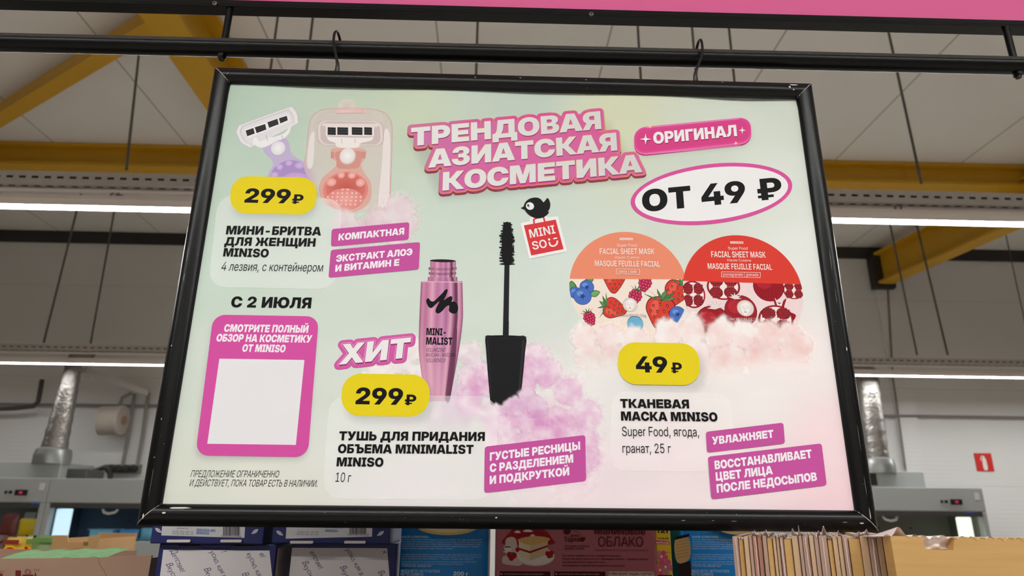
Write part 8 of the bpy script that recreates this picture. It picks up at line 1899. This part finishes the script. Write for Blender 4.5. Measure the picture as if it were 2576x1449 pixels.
ct('RU', 216, 610, 238, 610, 15, 'medium', rgb(210, 180, 170)); ct('ТОРТ «МАЛИНОВОЕ ОБЛАКО». ИЗДЕЛИЕ МУЧНОЕ КОНДИТЕРСКОЕ', 252, 610, 612, 612, 14, 'light', rgb(206, 176, 166))
ct('KZ', 722, 610, 744, 610, 15, 'medium', rgb(210, 180, 170)); ct('«ТАНКУРАЙ БУЛТЫ» ТОРТЫ. КОНДИТЕРЛІК УН ОНІМІ', 756, 610, 1128, 612, 14, 'light', rgb(206, 176, 166))
k.build('box_lettering', INK, tcake)
# yellow hibiscus tea box
YT = .33
xt0, xt1 = at(1652, 1400, YT).x, at(1690, 1400, YT).x
tea = carton('tea_box', xt0, xt1, YT, YT + .07, SZ, 1.632, material('yellow_carton', rgb(226, 190, 30), .45), 'narrow yellow tea box with pink hibiscus, right of the cake box', 'tea box')
PT = Plane((xt0, YT, SZ), (1, 0, 0), (0, 0, 1)); k = Ink(PT, .0003)
Q = [PT.px(*p) for p in ((1650, 1300), (1688, 1300), (1694, 1500), (1652, 1500))]
k.text('ТАТИ'[:3], (1652, 1341), (1683, 1342), rgb(40, 34, 20), 'black', h=8)
k.text('чай', (1654, 1356), (1682, 1357), rgb(60, 40, 20), 'medium', h=5)
k.poly(PT.pxs([(1649, 1359), (1684, 1361), (1685, 1370), (1649, 1368)]), rgb(206, 50, 110)); k.text('КАРКАДЕ', (1651, 1367), (1683, 1368), rgb(240, 220, 226), 'medium', h=5)
k.stroke(PT.pxs([(1650, 1388), (1687, 1390)]), .0004, rgb(60, 44, 20)); k.stroke(PT.pxs([(1651, 1414), (1689, 1417)]), .0004, rgb(60, 44, 20))
for cx, cy, r in ((1664, 1400, 14), (1674, 1426, 17), (1660, 1434, 12)):
    for j in range(5):
        a = j * 1.257 + cx; k.poly(clip_convex(spline(PT.pxs([(cx, cy), (cx + r * math.cos(a - .5), cy + r * math.sin(a - .5)), (cx + r * 1.2 * math.cos(a), cy + r * 1.2 * math.sin(a)), (cx + r * math.cos(a + .5), cy + r * math.sin(a + .5))]), 4), Q), rgb(222 - 8 * j, 74 + 12 * j, 130))
    k.disc(PT.px(cx, cy), .0022, .0022, rgb(250, 210, 120), n=10)
k.poly(PT.pxs([(1655, 1446), (1690, 1446), (1692, 1470), (1655, 1470)]), rgb(70, 40, 24)); k.build('hibiscus_print', INK, tea)

# ------------------------------------------------------------------ wooden boards in shrink film
board_edge = [material('board_edge_grey_brown', rgb(182, 148, 132), .55, noise=(24, rgb(150, 120, 106), (1, 1, .15))), material('board_edge_tan', rgb(200, 168, 134), .55, noise=(24, rgb(176, 142, 110), (1, 1, .15))),
              material('board_edge_red_brown', rgb(182, 128, 108), .55, noise=(24, rgb(152, 106, 90), (1, 1, .15)))]
pine = material('pine_board', rgb(204, 165, 106), .5, noise=(7, rgb(180, 136, 76), (1.0, 1.0, 16.0)))
d2 = crop(1780, 1260, 3.236)
STRIP = [(197, 245, 0), (247, 288, 3), (289, 330, 1), (331, 360, 0), (361, 398, 2), (400, 440, 2), (441, 477, 0), (478, 524, 3), (525, 552, 1), (553, 580, 1), (581, 612, 0), (613, 679, 3), (680, 735, 1), (736, 766, 0), (767, 820, 0), (821, 860, 1),
         (861, 898, 0), (899, 968, 0), (970, 1010, 3), (1011, 1052, 1), (1053, 1090, 1), (1091, 1138, 0), (1140, 1236, 3), (1237, 1300, 1), (1301, 1370, 0), (1371, 1420, 1), (1421, 1474, 0)]
ORD = ['first', 'second', 'third', 'fourth', 'fifth', 'sixth', 'seventh', 'eighth', 'ninth', 'tenth', 'eleventh', 'twelfth', 'thirteenth', 'fourteenth', 'fifteenth', 'sixteenth', 'seventeenth', 'eighteenth', 'nineteenth',
       'twentieth', 'twenty-first', 'twenty-second', 'twenty-third', 'twenty-fourth', 'twenty-fifth', 'twenty-sixth', 'twenty-seventh']
YD = -.062
KIND = {0: 'grey brown edged', 1: 'tan edged', 2: 'reddish brown edged', 3: 'yellow pine'}
for i, (a, b, kd) in enumerate(STRIP):
    q0, q1 = d2(a, 284 + a * .004), d2(b, 284 + b * .004)
    yy = YD + (.003 if kd == 3 else 0) + rng.uniform(0, .003) + (1474 - a) * .00002
    x0, x1 = at(*q0, yy).x, at(*q1, yy).x
    lz = at(*q0, yy).z + rng.uniform(-.001, .001) - (.003 if kd == 3 else 0)
    o_ = ((x0 + x1) / 2, yy, SZ)
    m = MB()
    g = .0003
    m.prism([(x0 + g, yy, SZ), (x1 - g, yy, SZ), (x1 - g, yy, lz), (x0 + g, yy, lz)], (0, 0, 0), (.083, .205 - (yy - YD), 0))
    t = thing('wooden_board', f'{KIND[kd]} wooden board on edge, {ORD[i]} from the left in the wrapped stack', 'board', o_, 'wooden boards on edge in shrink film')
    m.build('board', board_edge[kd] if kd < 3 else pine, t, bevel=.0008, origin=o_)
    if i in (1, 4, 6, 8, 10, 12, 13, 17, 18, 20, 23, 25):     # torn tufts of film standing on the top edge
        m = MB(); n = 9; w = x1 - x0; hh = rng.uniform(.005, .010) * (1.5 if i in (12, 13, 17, 23) else .9)
        sd = rng.random() * 9
        def crumple(u, v, x0=x0 - w * .35, w=w * 1.7, hh=hh, sd=sd, yy=yy, lz=lz):
            px_, py_ = x0 + w * u + .019 * v, yy - .002 + .045 * v
            z = lz - .003 + hh * (max(0, math.sin(math.pi * u)) ** .8) * (abs(math.sin(u * 9 + sd) * math.sin(u * 4.3 + sd * 2)) * .9 + .25) * (1 - .75 * v) + .003 * abs(math.sin(v * 14 + u * 11 + sd))
            return Vector((px_, py_, z))
        m.grid(crumple, 14, 8); m.build('torn_film', wrap, t, angle=20, smooth=True, origin=o_)
    if i in (0, 4, 10, 14, 17, 21, 24):
        m = MB(); n = 10
        def streak(u, v, xm=(x0 + x1) / 2, yy=yy, lz=lz, s=i):
            return Vector((xm + (u - .5) * .0007 + .0006 * math.sin(v * 5 + s * 1.7) + .0002 * math.sin(v * 41 + s), yy - .0006 - .0012 * abs(math.sin(u * 3.1)), lz - .002 - .11 * v))
        m.grid(streak, 3, 24); m.build('film_crease', wrap, t, smooth=True, origin=o_)
# broad pine board facing the aisle, in front of the stack
YF = -.098
q0 = at(2240, 1352, YF); q1 = at(2620, 1357, YF)
xA, xB = at(2246, 1360, YF).x, at(2700, 1360, YF).x
bt = thing('pine_panel', 'broad pale pine board facing the aisle, right of the stacked board edges', 'board', ((xA + xB) / 2, YF, SZ))
m = MB()
NB = [at(2322, 1352, YF), at(2402, 1353, YF), at(2398, 1384, YF), at(2327, 1382, YF)]
pts = [(xA, SZ), (xB, SZ), (xB, at(2620, 1353, YF).z), (NB[1].x, at(2402, 1351, YF).z), (NB[2].x, NB[2].z), (NB[3].x, NB[3].z), (NB[0].x, at(2322, 1350, YF).z), (xA - .002, at(2240, 1348, YF).z)]
m.prism([(a, YF, b) for a, b in pts], (0, 0, 0), (0, .016, 0)); m.build('board', pine, bt, origin=bt.location)
m = MB(); m.grid(lambda u, v: Vector((NB[0].x + (NB[1].x - NB[0].x) * u, YF + .010 + .004 * math.sin(u * 9) * math.sin(v * 5), NB[3].z + (NB[0].z - NB[3].z) * v)), 16, 8); m.build('film_over_notch', wrap, bt, smooth=True, origin=bt.location)
m = MB(); m.box(NB[0].x - .02, NB[1].x + .02, YF + .04, YF + .055, SZ, NB[0].z); m.build('rear_board', pine, bt, origin=bt.location)
m = MB()
zt_ = at(2320, 1350, YF).z
def tuft(u, v):
    x = xA - .01 + (xB - xA) * u
    return Vector((x, YF - .001 + .05 * v, zt_ - .002 - .0035 * u + (.010 * math.exp(-((x - at(2262, 1340, YF).x) / .004) ** 2) + .0028 * abs(math.sin(x * 310)) + .002 * abs(math.sin(x * 120 + 1))) * (1 - v * .8)))
m.grid(tuft, 140, 6); m.build('torn_film', wrap, bt, smooth=True, angle=30, origin=bt.location)

# ------------------------------------------------------------------ cartons at lower left
kraft = material('kraft_cardboard', rgb(176, 142, 120), .8, noise=(14, rgb(160, 126, 106)))
kraft_in = material('cardboard_inside', rgb(150, 116, 92), .85)
YK = .34
xk0, xk1 = -1.10, at(378, 1410, YK).x
ztl, ztr = at(30, 1405, YK).z, at(378, 1397, YK).z
t = thing('cardboard_carton', 'open brown cardboard carton with dark red symbols, nearest at lower left', 'carton', ((xk0 + xk1) / 2, YK, SZ))
m = MB()
m.prism([(xk0, YK, SZ), (xk1, YK, SZ), (xk1 + .001, YK, ztr), (at(250, 1400, YK).x, YK, (ztl + ztr) / 2 - .0005), (at(30, 1404, YK).x, YK, ztl), (xk0, YK, ztl - .004)], (0, 0, 0), (0, .004, 0))
m.prism([(xk0, YK + .20, SZ), (xk1 - .12, YK + .20, SZ), (xk1 - .12, YK + .20, at(170, 1384, YK + .2).z), (xk0, YK + .20, at(0, 1380, YK + .2).z)], (0, 0, 0), (0, .004, 0))
m.box(xk1 - .004, xk1, YK + .0045, YK + .20, SZ, ztr - .004); m.box(xk0, xk1 - .005, YK + .005, YK + .199, SZ, SZ + .004)
m.build('carton_wall', kraft, t, origin=t.location)
PK = Plane((xk0, YK, SZ), (1, 0, 0), (0, 0, 1)); k = Ink(PK, .0003)
dr = rgb(112, 42, 44); d7 = crop(0, 900, 2.64)
K = lambda pts: [PK.px(*d7(*p)) for p in pts]
k.poly(K([(103, 1412), (140, 1412), (140, 1480), (103, 1480)]), dr)
for j in range(10):
    a = j * math.pi / 5; k.stroke(K([(186 + 10 * math.cos(a), 1424 + 10 * math.sin(a)), (186 + 24 * math.cos(a), 1424 + 22 * math.sin(a))]), .0010, dr)
k.poly(K([(150, 1440), (222, 1440), (222, 1480), (150, 1480)]), dr); k.poly(K([(222, 1470), (236, 1420), (250, 1470)]), dr)
for x in (228, 242, 256): k.stroke(K([(x, 1415), (x + 6, 1404)]), .0008, dr)
for x in (0, 10, 22): k.stroke(K([(x, 1425), (x + 6, 1418)]), .0008, dr)
k.poly(K([(-10, 1430), (20, 1434), (16, 1480), (-10, 1480)]), dr)
k.build('printed_symbol', INK, t)
k = Ink(PK, .0003); k.stroke(K([(655, 1332), (660, 1350), (657, 1365), (672, 1385), (680, 1402), (690, 1410), (697, 1430), (706, 1445), (712, 1460)]), .0005, rgb(84, 60, 48)); k.build('tear_line', INK, t)
green = material('green_bag_film', rgb(74, 142, 50), .5, 0, .2, bump=(40, .8, .004))
m = MB()
g0, g1 = at(28, 1396, YK + .06), at(293, 1393, YK + .06)
def gb(u, v):
    zt_ = at(150, 1391 - 9 * u, YK + .06).z
    return Vector((g0.x + (g1.x - g0.x) * u, YK + .02 + .10 * v + .004 * math.sin(u * 31), zt_ - .012 * (1 - v) ** 2 - (.05 if v < .01 else 0) + .0012 * math.sin(u * 23 + 2 * v) + .0007 * math.sin(u * 330) * (v > .85)))
m.grid(gb, 220, 10); o = m.build('green_film_bag', green, smooth=True, angle=50, origin=((g0.x + g1.x) / 2, YK + .09, SZ)); tag(o, 'bright green film bag lying in the nearest cardboard carton', 'bag')

# second shelf unit across the aisle, its goods show over the carton
YS = 1.20
su = thing('shelf_unit', 'low dark shelf unit behind the goods carrying sweets, at left', 'shelf unit', (-.9, YS + .25, 0))
m = MB(); m.box(-1.9, -.55, YS, YS + .5, 1.30, 1.33); m.build('shelf', wood_shelf, su, origin=su.location)
for x in (-1.86, -.59):
    m = MB(); m.box(x - .03, x + .03, YS + .02, YS + .48, 0, 1.30); m.build('upright_post', black_steel, su, origin=su.location)
xq0, xq1 = at(132, 1360, YS + .06).x, at(250, 1360, YS + .06).x
zq = at(200, 1347, YS + .06).z
tt = thing('cardboard_carton', 'tan cardboard carton with notched flap, behind the nearest carton at left', 'carton', ((xq0 + xq1) / 2, YS + .12, 1.33))
tan = material('tan_cardboard', rgb(196, 156, 106), .8, noise=(12, rgb(180, 140, 92)))
m = MB()
n0, n1 = xq0 + (xq1 - xq0) * .34, xq0 + (xq1 - xq0) * .74
m.prism([(xq0, YS + .06, 1.33), (xq1 - .012, YS + .06, 1.33), (xq1, YS + .06, zq), (n1 + .006, YS + .06, zq), (n1, YS + .06, zq - .018), (n0, YS + .06, zq - .018), (n0 - .006, YS + .06, zq), (xq0, YS + .06, zq)], (0, 0, 0), (0, .005, 0))
m.box(xq0, xq0 + .005, YS + .0655, YS + .294, 1.33, zq - .01); m.box(xq1 - .017, xq1 - .012, YS + .0655, YS + .294, 1.33, zq - .01); m.box(xq0, xq1 - .012, YS + .295, YS + .30, 1.33, zq); m.box(xq0 + .006, xq1 - .018, YS + .066, YS + .294, 1.33, 1.335)
m.build('carton_wall', tan, tt, origin=tt.location)
PQ = Plane((xq0, YS + .06, 1.33), (1, 0, 0), (0, 0, 1)); k = Ink(PQ, .0004)
for j in range(4): k.stroke(PQ.pxs([(186, 1380 + j * 4), (222, 1380.5 + j * 4)]), .0012, rgb(150, 112, 70))
k.poly(PQ.pxs([(210, 1363), (222, 1363), (222, 1373), (210, 1373)]), rgb(140, 104, 66)); k.build('carton_print', INK, tt)
cf = [material('candy_film_brown', rgb(96, 62, 52), .35), material('candy_film_green', rgb(120, 146, 86), .35), material('candy_film_cream', rgb(206, 190, 160), .35), material('candy_film_yellow', rgb(226, 186, 34), .35)]
PKS = [(-8, 1346, 26, 0, 'dark brown sweets bag at the left photo edge'), (20, 1349, 22, 0, 'dark brown sweets bag with red print, second from the left photo edge'), (42, 1352, 24, 3, 'small yellow labelled sweets bag, in the row of bags at left'),
       (70, 1350, 40, 2, 'cream sweets bag with large yellow label in the row at left'), (118, 1347, 30, 1, 'green and brown sweets bag touching the tan carton'), (96, 1346, 28, 1, 'green topped sweets bag behind the cream one')]
for i, (px_, py_, w_, c_, lb) in enumerate(PKS):
    Yp = YS + (.10 if i < 5 else .17) + .048 * (i % 2)
    a = at(px_, py_, Yp); w = w_ * 1.6 * (Yp + 1.0) / 1720 * 1.0
    o = film_pack('sweets_bag', a.x, Yp, 1.331, w * 1.15, a.z - 1.331, .035, [cf[c_]], lb, 'sweets bag', 'sweets bags on the far shelf')
    PX = Plane((a.x, Yp - .020, 1.331), (1, 0, 0), (0, 0, 1)); k = Ink(PX, .0)
    k.poly(rounded([(-w * .42, a.z - 1.337), (w * .42, a.z - 1.337), (w * .42, a.z - 1.349), (-w * .42, a.z - 1.349)], .001), rgb(110, 150, 80) if i > 2 else rgb(140, 56, 46))
    if c_ in (2, 3, 0):
        k.disc((0, a.z - 1.331 - .032), w * .33, .011, rgb(236, 196, 30)); k.disc((0, a.z - 1.331 - .032), w * .24, .0065, rgb(206, 40, 34))
    k.disc((-w * .2, a.z - 1.331 - .055), .008, .009, rgb(110, 30, 44)); k.disc((w * .18, a.z - 1.331 - .052), .009, .008, rgb(128, 36, 44))
    k.build('bag_print', INK, o, origin=PX.O)
